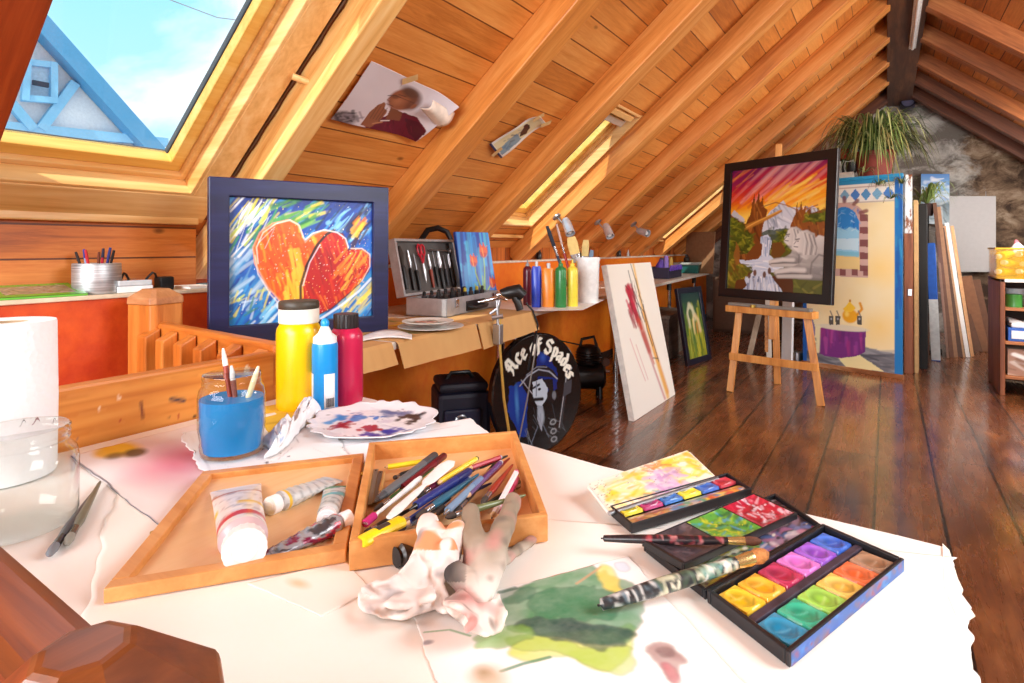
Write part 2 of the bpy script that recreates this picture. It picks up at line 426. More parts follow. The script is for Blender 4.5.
# ================================================================== materials of the room
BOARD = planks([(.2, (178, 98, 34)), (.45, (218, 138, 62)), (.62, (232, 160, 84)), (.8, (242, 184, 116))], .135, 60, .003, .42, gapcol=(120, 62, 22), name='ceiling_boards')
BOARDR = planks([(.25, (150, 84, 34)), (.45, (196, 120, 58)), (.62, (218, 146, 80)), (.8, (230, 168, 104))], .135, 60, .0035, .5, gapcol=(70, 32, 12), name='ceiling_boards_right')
FLOORM = planks([(.2, (62, 32, 18)), (.42, (104, 56, 30)), (.6, (142, 82, 44)), (.8, (180, 112, 62))], .24, 2.6, .006, .25, coat=.5, gapcol=(26, 13, 8), grain=.8, name='floor_boards', wear=(150, 92, 52))
RAFT = wood((178, 98, 34), (216, 138, 62), (234, 168, 96), 'x', 16, .45)
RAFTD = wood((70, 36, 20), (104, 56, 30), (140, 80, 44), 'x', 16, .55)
RAFTX = wood((120, 44, 14), (150, 60, 20), (176, 80, 30), 'x', 16, .45)
PALE = wood((214, 156, 84), (238, 190, 122), (248, 214, 154), 'y', 12, .4)
PALEX = wood((214, 156, 84), (238, 190, 122), (248, 214, 154), 'x', 12, .4)
PINE = wood((176, 96, 30), (212, 132, 52), (232, 160, 82), 'y', 14, .45)
PINEX = wood((176, 96, 30), (212, 132, 52), (232, 160, 82), 'x', 14, .45)
PINEZ = wood((176, 96, 30), (212, 132, 52), (232, 160, 82), 'z', 14, .45)
def paintwall(c1, c2, name):
    m, nt, b = newmat(name); co = coord(nt)
    n = noise(nt, co, 3.2, 7, .62); n2 = noise(nt, co, 22, 4)
    r = ramp(nt, [(.35, c1), (.65, c2)]); link(nt, math_(nt, 'ADD', math_(nt, 'MULTIPLY', n.outputs['Fac'], .7), math_(nt, 'MULTIPLY', n2.outputs['Fac'], .3)), r.inputs['Fac'])
    link(nt, r.outputs['Color'], b.inputs['Base Color']); b.inputs['Roughness'].default_value = .55
    bump(nt, b, n2.outputs['Fac'], .25, .01); return m
ORANGE = paintwall((238, 108, 8), (250, 146, 30), 'orange_paint')
RED = paintwall((186, 48, 8), (222, 88, 20), 'red_orange_paint')
m_, nt, b = newmat('stone_wall'); co = coord(nt)
n = noise(nt, mapping(nt, co, (1, 1, 1.5)), 2.3, 9, .68, .5); n2 = noise(nt, mapping(nt, co, (1, 1, 1.4)), 5, 8, .7, .5)
vo = nt.nodes.new('ShaderNodeTexVoronoi'); vo.feature = 'SMOOTH_F1'; vo.inputs['Scale'].default_value = 3.4; vo.inputs['Smoothness'].default_value = .6
link(nt, mixc(nt, .35, mapping(nt, co, (1, 1, 1.9)), n2.outputs['Color']), vo.inputs['Vector'])
hh = math_(nt, 'ADD', math_(nt, 'MULTIPLY', n2.outputs['Fac'], .75), math_(nt, 'MULTIPLY', vo.outputs['Distance'], -.35))
r1 = ramp(nt, [(.14, (70, 52, 40)), (.24, (122, 98, 76)), (.34, (164, 140, 116)), (.48, (206, 190, 168))]); link(nt, hh, r1.inputs['Fac'])
r2 = ramp(nt, [(.16, (120, 112, 104)), (.26, (176, 170, 162)), (.4, (214, 208, 200)), (.52, (232, 228, 220))]); link(nt, hh, r2.inputs['Fac'])
sx = nt.nodes.new('ShaderNodeSeparateXYZ'); link(nt, co, sx.inputs[0])
lim = math_(nt, 'ADD', math_(nt, 'MULTIPLY', math_(nt, 'SUBTRACT', sx.outputs['X'], .95), -1.6), math_(nt, 'MULTIPLY', math_(nt, 'SUBTRACT', n.outputs['Fac'], .5), 2.2))
lr = ramp(nt, [(.0, (0, 0, 0)), (.35, (255, 255, 255))]); link(nt, lim, lr.inputs['Fac'])
link(nt, mixc(nt, lr.outputs['Color'], r1.outputs['Color'], r2.outputs['Color']), b.inputs['Base Color']); b.inputs['Roughness'].default_value = .9
bump(nt, b, hh, .9, .05)
STONE = m_
# ================================================================== shell
TH = math.radians(39.8); ct, st = math.cos(TH), math.sin(TH)
XL, ZL, XR, KW, SW_ = -2.20, 1.34, 2.67, -2.40, -2.15
YG, YB = 9.3, -4.5
def S(y, s, t=0.0):  # left slope: along the ridge, up the slope, outward
    return (XL+s*ct-t*st, y, ZL+s*st+t*ct)
SR = (.135-XL)/ct
def SRt(y, s, t=0.0):  # right slope, s from the right foot up
    p = S(y, s, t); return (.27-p[0], p[1], p[2])
def panels(fn, ys, cells, thick, holes):
    mb = MB()
    return mb
def slope(name, fn, y0, y1, s0, s1, holes, mat):
    """boarded slope with rectangular holes (ya, yb, sa, sb)"""
    ys = sorted({y0, y1, *[h[0] for h in holes], *[h[1] for h in holes]}); ss = sorted({s0, s1, *[h[2] for h in holes], *[h[3] for h in holes]})
    mb = MB(); uv = []
    for i in range(len(ys)-1):
        for j in range(len(ss)-1):
            cy, cs = (ys[i]+ys[i+1])/2, (ss[j]+ss[j+1])/2
            if any(h[0] < cy < h[1] and h[2] < cs < h[3] for h in holes): continue
            q = [(ys[i], ss[j]), (ys[i+1], ss[j]), (ys[i+1], ss[j+1]), (ys[i], ss[j+1])]
            mb.hexa([fn(a, b_, 0) for a, b_ in q], [fn(a, b_, .05) for a, b_ in q])
            uv += [(a, b_) for a, b_ in q]*2
    it = iter(range(10**9))
    o = mb.build(name, mat, kind='structure', uvfn=lambda p: uv[next(it)])
    return o
W1 = (.42, 1.152, -.017, 1.31); W2 = (3.10, 3.725, -.08, 1.034); W3 = (6.39, 7.02, -.155, 1.034)
W0 = (-1.0, -.1, .3, 1.5)
slope('ceiling_left', S, YB, YG, -.42, SR, [W1, W2, W3], BOARD)
WR = [(.8, 1.9, 1.0, 1.9), (4.3, 5.2, .5, 1.4)]
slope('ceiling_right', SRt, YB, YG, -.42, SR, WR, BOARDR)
mb = MB(); mb.hexa([(-2.7, YB, -.05), (3.0, YB, -.05), (3.0, YG, -.05), (-2.7, YG, -.05)], [(-2.7, YB, 0), (3.0, YB, 0), (3.0, YG, 0), (-2.7, YG, 0)])
mb.build('floor', FLOORM, kind='structure', uvfn=lambda p: (p.y, p.x+.045))
mb = MB(); M = Matrix(((1, 0, 0, 0), (0, 0, -1, YG), (0, 1, 0, 0), (0, 0, 0, 1)))
mb.prism([(-2.7, -.05), (3.0, -.05), (3.0, 1.0), (.135, 3.38), (-2.7, 1.0)], -.12, M); mb.build('wall_gable', STONE, kind='structure')
# knee walls
YS = 1.72
mb = MB(); mb.box((KW-.06, (YS+YG)/2, .5), (.12, YG-YS, 1.0)); mb.build('wall_left', ORANGE, kind='structure')
mb = MB(); mb.box((SW_-.11, (YB+YS)/2, .475), (.22, YS-YB, .95)); mb.build('wall_stair_side', RED, kind='structure')
mb = MB(); mb.box((XR+.2+.06, (YB+YG)/2, .53), (.12, YG-YB, 1.06)); mb.build('wall_right', plain((196, 150, 96), .7), kind='structure')
mb = MB(); mb.box((SW_-.115, (YB+YS+.02)/2, .957), (.25, YS+.02-YB, .014)); mb.build('trim_ledge', plain((225, 205, 175), .6), kind='structure', bevel=.003)
mb = MB(); mb.box((KW-.04, (YS+8.2)/2, 1.008), (.11, 8.2-YS, .016)); mb.build('trim_ledge', plain((232, 222, 206), .5), kind='structure', bevel=.003)
VB = planks([(.25, (150, 72, 22)), (.45, (206, 116, 46)), (.62, (222, 140, 66)), (.8, (236, 166, 92))], .115, 40, .003, .45, gapcol=(96, 46, 16), name='wall_boards')
mb = MB(); mb.box((-2.36, (YB+1.24)/2, 1.09), (.04, 1.24-YB, .27)); mb.build('wall_left_boards', VB, kind='structure', uvfn=lambda p: (p.y, p.z+.07))
mb = MB(); mb.box((-2.49, (1.2+YG)/2, 1.06), (.04, YG-1.2, .24)); mb.build('wall_left_boards', VB, kind='structure', uvfn=lambda p: (p.z*1.0, p.y))
mb = MB(); mb.box((KW-.005, (YS+YG)/2, .03), (.02, YG-YS, .06)); mb.build('baseboard_left', plain((44, 24, 14), .6), kind='structure')
# rafters: each its own timber
RY = [-1.9, -1.1, .32, 1.28, 2.10, 2.93, 3.75, 4.565, 5.38, 6.22, 7.05, 7.88]
RWID = {.32: .20, 1.28: .09}
def rafter(y, wd, dep, fn, name, mat, s0, s1):
    mb = MB(); mb.box(((s0+s1)/2, wd/2, -dep/2), (s1-s0, wd, dep))
    o = mb.build(name, mat, kind='structure', bevel=.006)
    if fn is S: M = Matrix(((ct, 0, -st, XL), (0, 1, 0, y), (st, 0, ct, ZL), (0, 0, 0, 1)))
    else: M = Matrix(((-ct, 0, st, .27-XL), (0, 1, 0, y), (st, 0, ct, ZL), (0, 0, 0, 1)))
    o.matrix_world = M; return o
for i, y in enumerate(RY):
    m = RAFTX if i == 2 else RAFT
    if i == 3: m = wood((196, 128, 56), (234, 180, 106), (246, 206, 140), 'x', 16, .45)
    rafter(y, RWID.get(y, .148), .132, S, 'rafter', m, -.40, SR-.02)
for y in [-1.9, -1.1, -.3, .53, 2.2, 3.05, 3.95, 5.57, 6.4, 7.25, 8.05, 8.8]:
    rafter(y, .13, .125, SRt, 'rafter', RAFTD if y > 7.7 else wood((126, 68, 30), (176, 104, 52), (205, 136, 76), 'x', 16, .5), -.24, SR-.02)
rafter(8.9, .15, .125, S, 'rafter', RAFTD, -.24, SR-.02)
mb = MB(); mb.box((0, (YB+YG)/2, 3.17), (.27, YG-YB-.02, .30)); o = mb.build('ridge_beam', wood((52, 30, 20), (84, 50, 32), (120, 76, 48), 'y', 14, .6), kind='structure', bevel=.006); o.location = (.135, 0, 0)
# ================================================================== roof windows
GL = glass((246, 252, 255), .05)
def roof_window(n, W, raise_, lining, vis=True, sash=.06):
    y0, y1, s0, s1 = W
    root = thing('window_%d' % n, None, None, S(y0, s0)); root['kind'] = 'structure'
    lm = PALEX
    def bar(a, b_, c, d, t0, t1, name, mat, lab=None):
        mb = MB(); q = [(a, c), (b_, c), (b_, d), (a, d)]
        mb.hexa([S(y, s, t0) for y, s in q], [S(y, s, t1) for y, s in q]); return mb.build(name, mat, root, bevel=.004)
    t = .012
    lp = wood((214, 156, 84), (238, 190, 122), (248, 214, 154), 'y', 12, .4)
    for nm, a in (('lining_board', (y0-t, y0+.004, s0-.02, s1+.02)), ('lining_board', (y1-.004, y1+t, s0-.02, s1+.02))):
        bar(*a, -.012, raise_+.05, nm, lm)
    bar(y0, y1, s0-t, s0+.004, -.012, raise_+.05, 'lining_board', lp); bar(y0, y1, s1-.004, s1+t, -.012, raise_+.05, 'lining_board', lp)
    # frame and sash
    def rect_ring(a, b_, c, d, k, t0, t1, name, mat):
        mb = MB(); o_ = [(a, c), (b_, c), (b_, d), (a, d)]; i_ = [(a+k, c+k), (b_-k, c+k), (b_-k, d-k), (a+k, d-k)]
        M = Matrix(((0, ct, -st, XL), (1, 0, 0, 0), (0, st, ct, ZL), (0, 0, 0, 1)))
        mb.ring(o_, i_, t1-t0, M, t0); return mb.build(name, mat, root, bevel=.004)
    rect_ring(y0+.004, y1-.004, s0+.004, s1-.004, .022, raise_-.03, raise_+.03, 'window_frame', wood((205, 150, 84), (230, 178, 108), (240, 200, 140), 'y', 12, .4))
    sh = rect_ring(y0+.026, y1-.026, s0+.026, s1-.026, sash, raise_-.008, raise_+.05, 'sash', wood((224, 160, 60), (240, 190, 96), (250, 212, 130), 'y', 12, .35))
    k = .026+sash
    rect_ring(y0+k-.006, y1-k+.006, s0+k-.012, s1-k+.004, .010, raise_+.034, raise_+.06, 'glazing_bead', plain((52, 58, 66), .4))
    mb = MB(); q = [(y0+k, s0+k), (y1-k, s0+k), (y1-k, s1-k), (y0+k, s1-k)]
    mb.hexa([S(y, s, raise_+.040) for y, s in q], [S(y, s, raise_+.046) for y, s in q]); mb.build('pane', GL, root)
    return root
w1 = roof_window(1, W1, .085, True, sash=.045)
w2 = roof_window(2, W2, .10, True, sash=.05)
w3 = roof_window(3, W3, .10, True, sash=.05)
# sill boards of the large window
mb = MB(); mb.box((-2.335, (-.2+1.235)/2, 1.225), (.06, 1.435, .034)); mb.build('trim_sill', PALE, kind='structure', bevel=.006)
def facing(name, y0, y1, s0, s1, mat, t0=-.014, t1=.004):
    mb = MB(); q = [(y0, s0), (y1, s0), (y1, s1), (y0, s1)]
    mb.hexa([S(y, s, t0) for y, s in q], [S(y, s, t1) for y, s in q]); return mb.build(name, mat, kind='structure', bevel=.003)
facing('trim_window', -.1, 1.258, -.176, -.026, PALE); facing('trim_window', 1.162, 1.255, -.026, 1.8, PALEX); facing('trim_slot', 1.255, 1.283, -.17, 1.8, plain((120, 56, 20), .6), -.002, .002)
# top handle bars of the small windows
for W, rt in ((W2, w2), (W3, w3)):
    mb = MB(); y0, y1, s0, s1 = W
    q = [(y0+.05, s1-.13), (y1-.05, s1-.13), (y1-.05, s1-.08), (y0+.05, s1-.08)]
    mb.hexa([S(y, s, .02) for y, s in q], [S(y, s, .06) for y, s in q]); mb.build('ventilation_flap', plain((206, 204, 198), .3, .4), rt, label='pale metal ventilation flap', bevel=.006)
    mb = MB(); q = [(y0+.06, s1-.06), (y1-.06, s1-.06), (y1-.06, s1-.02), (y0+.06, s1-.02)]
    mb.hexa([S(y, s, -.01) for y, s in q], [S(y, s, .03) for y, s in q]); mb.build('opening_bar', PALE, rt, bevel=.006)
# sills under the small windows
for W in (W2, W3):
    mb = MB(); mb.box((-2.40, (W[0]+W[1])/2, 1.20), (.14, W[1]-W[0], .025)); mb.build('trim_sill', PALE, kind='structure', bevel=.005)
# cable and peg between the large window and its rafter
mb = MB(); mb.tube([S(1.268, s, -.006+.004*math.sin(s*40)) for s in np.linspace(.1, 1.6, 40)], .005, 6); T(mb.build('window_cable', plain((92, 66, 50), .5, .2), smooth=True), 'dark cable running up the slot beside the large roof window', 'cable')
mb = MB(); mb.tube([S(1.235, .61, -.03), S(1.292, .62, -.055)], .012, 10); T(mb.build('wooden_peg', PALE, smooth=True), 'small pale wooden peg across the slot beside the large roof window', 'peg')
# lamp under the ridge
t = thing('tube_light', 'long white fluorescent tube fixed under the dark ridge beam', 'ceiling light', (.17, 5.0, 3.02))
mb = MB(); mb.box((.20, 5.0, 3.005), (.055, 3.2, .03)); mb.build('housing', plain((225, 225, 222), .4), t, bevel=.004)
mb = MB(); mb.tube([(.20, 3.45, 2.978), (.20, 6.55, 2.978)], .013, 10); mb.build('tube', plain((245, 245, 242), .3), t, smooth=True)
# pipe end at the gable
p = ony(908, 101, 9.0)
mb = MB(); mb.lathe([(.085, 0), (.085, .3), (.07, .3), (.07, 0)], 24, fr(V(p), x=(1, 0, 0), z=(0, 1, 0)), cap=False); mb.lathe([(.0, .02), (.07, .02)], 24, fr(V(p), x=(1, 0, 0), z=(0, 1, 0)), cap=False)
T(mb.build('pipe_end', plain((70, 62, 92), .5), smooth=True), 'round violet-grey pipe end high on the gable wall by the ridge beam', 'pipe')
# ================================================================== house outside
HX = -11.0
house = thing('house', 'blue and white half-timbered gable house seen through the large roof window', 'building', (HX, onx(80, 130, HX)[1], 0))
hp = lambda x, y, d=0: V(onx(x, y, HX))+Vector((d, 0, 0))
a, b_ = hp(30, 8), hp(163, 156)
k = (b_.z-a.z)/(b_.y-a.y)
apex = hp(22, 15); zb = 1.0
half = (apex.z-zb)/abs(k)
mb = MB(); mb.hexa([(HX-5, apex.y-half, zb), (HX, apex.y-half, zb), (HX, apex.y+half, zb), (HX-5, apex.y+half, zb)], [(HX-5, apex.y-.01, apex.z), (HX, apex.y-.01, apex.z), (HX, apex.y+.01, apex.z), (HX-5, apex.y+.01, apex.z)])
mb.hexa([(HX-5, apex.y-half, -3), (HX, apex.y-half, -3), (HX, apex.y+half, -3), (HX-5, apex.y+half, -3)], [(HX-5, apex.y-half, zb), (HX, apex.y-half, zb), (HX, apex.y+half, zb), (HX-5, apex.y+half, zb)])
mb.build('gable_wall', plain((246, 248, 250), .8), house)
BLUE = plain((138, 196, 228), .6, 0, .05); BLUED = plain((84, 150, 190), .6, 0, .05)
for sg in (1, -1):
    mb = MB(); e = Vector((HX+.2, apex.y+sg*(half+.5), zb-.5*abs(k))); t_ = Vector((HX+.2, apex.y, apex.z+.02))
    mb.beam(t_, e, .26, .3, up=(1, 0, 0)); mb.build('verge_board', BLUED, house)
    mb = MB(); mb.beam(t_+Vector((-2.6, 0, .08)), e+Vector((-2.6, 0, .08)), 5.0, .10, up=(0, 0, 1)); mb.build('roof', plain((150, 165, 176), .8), house)
hk = [0]
def hb(p, q, wd):
    hk[0] += .012; mb = MB(); mb.beam(hp(*p, .06+hk[0]), hp(*q, .06+hk[0]), wd, .12, up=(1, 0, 0)); mb.build('timber', BLUE, house)
hb((-60, 121), (165, 143), .15); hb((-60, 142), (170, 160), .12); hb((72, 84), (38, 130), .13); hb((8, 104), (30, 130), .13); hb((66, 140), (66, 160), .12); hb((120, 146), (120, 166), .12)
mb = MB()
q = [hp(22, 64, .16), hp(49, 67, .16), hp(49, 102, .16), hp(20, 100, .16)]
for i in range(4): mb.beam(q[i]+Vector((.013*i, 0, 0)), q[(i+1) % 4]+Vector((.013*i, 0, 0)), .09, .10, up=(1, 0, 0), ends=(.04, .04))
wf = mb.build('window', BLUE, house); mb = MB(); mb.hexa([p_-Vector((.06, 0, 0)) for p_ in q], [p_-Vector((.03, 0, 0)) for p_ in q]); mb.build('pane', plain((170, 200, 220), .1), wf)
mb = MB(); mb.beam(hp(26, 85, .26), hp(42, 88, .26), .07, .05, up=(1, 0, 0)); mb.build('air_vent', plain((30, 44, 60), .6), house)
for dz in (0, .5):
    mb = MB(); mb.tube([hp(20, 28, 3)+Vector((0, 0, dz)), hp(120, 50, 3)+Vector((0, 0, dz-.1)), hp(220, 62, 3)+Vector((0, 0, dz)) ], .008, 5); T(mb.build('overhead_wire', plain((150, 160, 170), .5)), 'thin overhead wire crossing the sky above the blue house, ' + ('upper' if dz else 'lower') + ' one', 'wire', 'overhead wires')
# ================================================================== pictures
FZ = .78   # the long desk's top
def picture(name, label, cat, quad, z, fw, dep, art, frame_mat=None, rough=.45, zr=None, group=None, canvas_mat=None, bumpy=0, hmul=1, coat=0):
    M, w_, h_ = fit_lean(*quad, z, zr)
    h_ *= hmul
    root = thing(name, label, cat, M=M, group=group)
    I = M
    if fw:
        mb = MB(); o_ = [(0, 0), (w_, 0), (w_, h_), (0, h_)]; i_ = [(fw, fw), (w_-fw, fw), (w_-fw, h_-fw), (fw, h_-fw)]
        mb.ring(o_, i_, dep, M, -dep); mb.build('frame', frame_mat, root, bevel=min(.004, fw*.1))
        k = fw*.8; zc = -dep*.45
        mb = MB(); mb.box((w_/2, h_/2, zc-.006), (w_-2*k, h_-2*k, .008), M); mb.build('backing_board', plain((150, 120, 84), .7), root)
        mb = MB(); painted(mb, lambda u, v: M @ Vector((k+(w_-2*k)*u, k+(h_-2*k)*v, zc)), art); mb.build('painted_canvas', vcol(rough, coat, 0, bumpy), root, smooth=True, angle=180)
    else:
        mb = MB(); mb.box((w_/2, h_/2, -dep/2-.001), (w_, h_, dep), M); mb.build('stretcher', canvas_mat or plain((232, 228, 220), .7), root, bevel=.003)
        mb = MB(); painted(mb, lambda u, v: M @ Vector((.002+(w_-.004)*u, .002+(h_-.004)*v, .001)), art); mb.build('painted_front', vcol(rough, coat, 0, bumpy), root, smooth=True, angle=180)
    return root, M, w_, h_
# --- two hearts
def art_hearts():
    A = Art(210, 168, (28, 70, 150))
    A.p = A.grad([(0, (16, 40, 120)), (.5, (30, 96, 170)), (1, (24, 120, 180))])
    dg = math.radians(-48)
    A.strokes(240, (0, 0, 1, 1), dg, .25, .16, .035, [(20, 46, 130), (30, 90, 180), (60, 150, 210), (24, 60, 150)], 1)
    A.strokes(40, (0, .38, .25, .8), dg, .3, .2, .03, [(120, 170, 200), (190, 212, 224), (60, 140, 190)], 2, .6)
    A.strokes(40, (.02, .05, .3, .45), math.radians(-55), .2, .22, .022, [(225, 205, 40), (200, 215, 60), (60, 150, 70), (240, 240, 240)], 3)
    A.strokes(34, (.35, .0, .62, .24), math.radians(-28), .2, .2, .032, [(230, 210, 50), (70, 150, 60), (120, 180, 60), (30, 110, 60)], 4)
    A.strokes(30, (.62, .02, 1, .3), math.radians(-45), .25, .2, .025, [(20, 60, 150), (130, 190, 230), (20, 30, 60)], 5)
    A.strokes(10, (.80, .12, .94, .34), math.radians(-55), .2, .2, .035, [(30, 26, 24), (60, 30, 20)], 6)
    A.strokes(12, (.84, .16, .93, .30), math.radians(-50), .2, .11, .03, [(240, 170, 30), (245, 200, 60), (220, 110, 30)], 7)
    A.strokes(46, (.72, .72, 1, 1), math.radians(-50), .2, .2, .03, [(240, 205, 40), (245, 225, 90), (70, 160, 215), (40, 110, 190)], 8)
    A.strokes(40, (0, .72, .3, 1), math.radians(-40), .6, .09, .02, [(225, 210, 50), (190, 205, 80), (60, 120, 80), (200, 220, 230), (40, 90, 160)], 9)
    A.strokes(40, (.25, .8, .6, 1), math.radians(-50), .25, .2, .03, [(30, 120, 200), (110, 190, 230), (220, 236, 244)], 10)
    def heart(pts, cols, seed, edge):
        m = A.inside(pts, .015, seed).astype(float); keep = A.p.copy()
        A.mix(m, cols[0]); A.strokes(150, (min(p[0] for p in pts), min(p[1] for p in pts), max(p[0] for p in pts), max(p[1] for p in pts)), math.radians(70), .22, .13, .022, cols, seed, .75)
        A.p = keep*(1-m[..., None])+A.p*m[..., None]
        A.line(pts+[pts[0]], .012, edge, .85)
    L = [(.46, .96), (.36, .84), (.26, .7), (.18, .52), (.17, .4), (.21, .29), (.29, .22), (.39, .19), (.45, .22), (.48, .30), (.50, .36), (.54, .31), (.61, .27), (.68, .28), (.60, .40), (.52, .55), (.49, .72), (.485, .92)]
    heart(L, [(214, 84, 24), (226, 110, 30), (236, 150, 36), (196, 52, 22), (240, 176, 50)], 21, (232, 150, 110))
    R_ = [(.485, .93), (.46, .84), (.47, .7), (.50, .56), (.56, .42), (.63, .31), (.69, .27), (.76, .29), (.79, .36), (.80, .42), (.86, .41), (.93, .43), (.97, .50), (.95, .60), (.88, .70), (.78, .80), (.68, .89), (.6, .93)]
    heart(R_, [(176, 26, 26), (200, 40, 28), (140, 18, 22), (212, 70, 28), (230, 120, 40)], 22, (70, 24, 20))
    A.strokes(40, (.72, .45, .92, .72), math.radians(-52), .2, .15, .026, [(236, 130, 40), (240, 170, 60), (214, 60, 30)], 24, .8, A.inside(R_))
    A.strokes(30, (.38, .5, .48, .95), math.radians(75), .2, .2, .03, [(245, 190, 60), (248, 170, 40)], 25, .9, A.inside(L))
    A.line([(.47, .86), (.47, .7), (.51, .54), (.58, .38), (.65, .29), (.7, .26)], .022, (24, 18, 22), .9)
    A.line([(.485, .7), (.53, .52), (.6, .38)], .008, (225, 225, 235), .8)
    A.line([(.2, .52), (.19, .4), (.23, .29), (.31, .22), (.4, .19), (.46, .23), (.49, .33)], .009, (250, 220, 200), .8)
    A.line([(.5, .34), (.55, .29), (.63, .26), (.72, .28), (.78, .33), (.8, .40)], .009, (235, 230, 235), .85)
    A.line([(.82, .41), (.9, .41), (.96, .46), (.96, .56), (.9, .68)], .009, (245, 205, 190), .8)
    A.line([(.6, .97), (.75, .87), (.88, .76), (.97, .66)], .02, (225, 236, 245), .8); A.line([(.18, .46), (.2, .6), (.28, .76), (.38, .9)], .008, (250, 225, 210), .7)
    A.splat(420, (.18, .25, .95, .92), .0035, [(250, 215, 160), (245, 235, 220), (250, 190, 110)], 31)
    A.strokes(18, (0, .02, .3, .35), math.radians(-58), .3, .16, .005, [(245, 248, 250)], 33); A.splat(160, (0, 0, 1, 1), .004, [(240, 240, 245), (230, 210, 60)], 34)
    return A
NAVY = wood((9, 12, 46), (15, 19, 62), (27, 33, 82), 'x', 10, .4, .1, False)
picture('heart_painting', 'painting of two red and orange hearts in a wide dark blue frame', 'painting', ((206, 172), (389.5, 190.5), (388.5, 331), (208.5, 347)), FZ, .065, .04, art_hearts(), NAVY, .4, bumpy=.3)
# --- tulips on blue
def art_tulips():
    A = Art(70, 120, (20, 70, 190))
    A.p = A.grad([(0, (30, 60, 170)), (.3, (40, 120, 215)), (.55, (20, 80, 200)), (1, (30, 100, 200))], A.x+.0*A.y)
    A.strokes(70, (0, -.1, 1, 1.1), math.radians(92), .05, .8, .06, [(70, 180, 235), (20, 50, 160), (40, 150, 225), (16, 40, 140), (80, 200, 225)], 3, .7)
    for c in ([(.55, .95), (.52, .75), (.43, .55), (.45, .4)], [(.6, .95), (.66, .7), (.72, .5), (.74, .35)], [(.6, .95), (.72, .8), (.86, .7), (.88, .66)], [(.5, .98), (.4, .8), (.36, .7)], [(.66, .96), (.6, .8), (.62, .6)]):
        A.line(c, (.03, .012), (120, 170, 40)); A.line(c, .006, (190, 215, 70))
    for (x, y, s_) in ((.42, .40, 1), (.76, .27, 1.15), (.9, .70, .9)):
        A.ell(x, y, .12*s_, .085*s_, (196, 50, 26), 1, .3, .2); A.poly([(x-.1*s_, y), (x-.08*s_, y-.11*s_), (x, y-.04*s_), (x+.02*s_, y-.13*s_), (x+.07*s_, y-.04*s_), (x+.12*s_, y-.08*s_), (x+.1*s_, y+.02*s_)], (222, 84, 30)); A.line([(x-.03, y-.05), (x-.02, y+.06)], .012, (250, 160, 50))
    return A
picture('tulip_painting', 'small unframed blue canvas of orange tulips behind the metal case', 'painting', ((453.7, 232.4), (489, 231.4), (499, 305), (465.5, 308)), FZ, 0, .02, art_tulips(), rough=.35, canvas_mat=plain((24, 70, 160), .5))
# --- white canvas with red drip
def art_drip():
    A = Art(90, 190, (240, 237, 230))
    A.mix(A.noise(3, 3, 4)*.25*(1-A.y), (236, 222, 176))
    A.line([(.56, .0), (.58, .3), (.66, .62), (.80, .98)], (.02, .035), (232, 180, 60), .8, 1); A.line([(.6, .35), (.68, .6), (.82, .95)], .03, (226, 150, 30), .7, 1)
    A.line([(.36, .16), (.40, .35), (.5, .55), (.6, .75), (.72, .98)], (.012, .02), (176, 40, 70), .6, 1)
    A.line([(.34, .17), (.38, .26), (.44, .36), (.48, .46)], (.05, .02), (190, 14, 54), .95); A.strokes(30, (.3, .18, .46, .4), math.radians(78), .2, .1, .022, [(180, 10, 50), (150, 8, 40), (205, 40, 80)], 5)
    A.line([(.46, .4), (.55, .58), (.62, .72)], (.055, .012), (196, 70, 40), .75, 1); A.line([(.5, .5), (.56, .62)], .04, (170, 40, 30), .6, 1)
    A.line([(.2, .5), (.28, .66), (.36, .8)], .005, (200, 90, 110), .7); A.line([(.3, .55), (.42, .8)], .006, (190, 60, 90), .5)
    for c in ([(.42, .05), (.46, .25), (.5, .4)], [(.5, .0), (.6, .3), (.68, .55), (.74, .72)], [(.35, .18), (.3, .15)], [(.47, .2), (.55, .35), (.58, .42)], [(.62, .3), (.6, .48), (.66, .6)], [(.48, .28), (.62, .36)], [(.62, .68), (.74, .70)]):
        A.line(c, .007, (44, 36, 34), .9)
    A.strokes(14, (.45, .12, .6, .4), math.radians(75), .5, .07, .006, [(50, 40, 36)], 8)
    return A
picture('drip_canvas', 'tall white canvas with red and yellow drips leaning on the desk', 'painting', ((606, 266.4), (650.4, 260.8), (675.3, 394.5), (634.5, 421.5)), 0, 0, .04, art_drip(), rough=.5)
# --- dark framed painting on the floor
def art_ghost():
    A = Art(70, 120, (40, 70, 40))
    A.p = A.grad([(0, (26, 52, 56)), (.3, (44, 84, 60)), (.6, (110, 130, 40)), (1, (176, 170, 40))])
    A.strokes(90, (0, .3, 1, 1.1), math.radians(86), .2, .3, .05, [(150, 160, 40), (70, 110, 40), (200, 190, 60), (50, 90, 50)], 3, .6)
    A.line([(.32, .52), (.30, .32), (.42, .2), (.54, .26), (.6, .4)], (.06, .09), (214, 210, 176), .9, 1); A.line([(.5, .62), (.52, .44), (.64, .36), (.76, .44), (.8, .6)], (.05, .07), (226, 200, 150), .9, 1)
    A.line([(.66, .5), (.66, .62)], .05, (200, 130, 70), .8, 1); A.ell(.42, .34, .1, .08, (60, 90, 60), .8); A.strokes(14, (.2, .5, .6, .9), math.radians(88), .1, .3, .02, [(205, 205, 120), (100, 140, 70)], 6, .6)
    return A
picture('green_painting', 'dark framed green painting with two pale arched shapes on the floor', 'painting', ((676.8, 290), (701.7, 284.3), (712, 359), (688.5, 366.4)), 0, .055, .035, art_ghost(), plain((20, 22, 40), .35), .3)
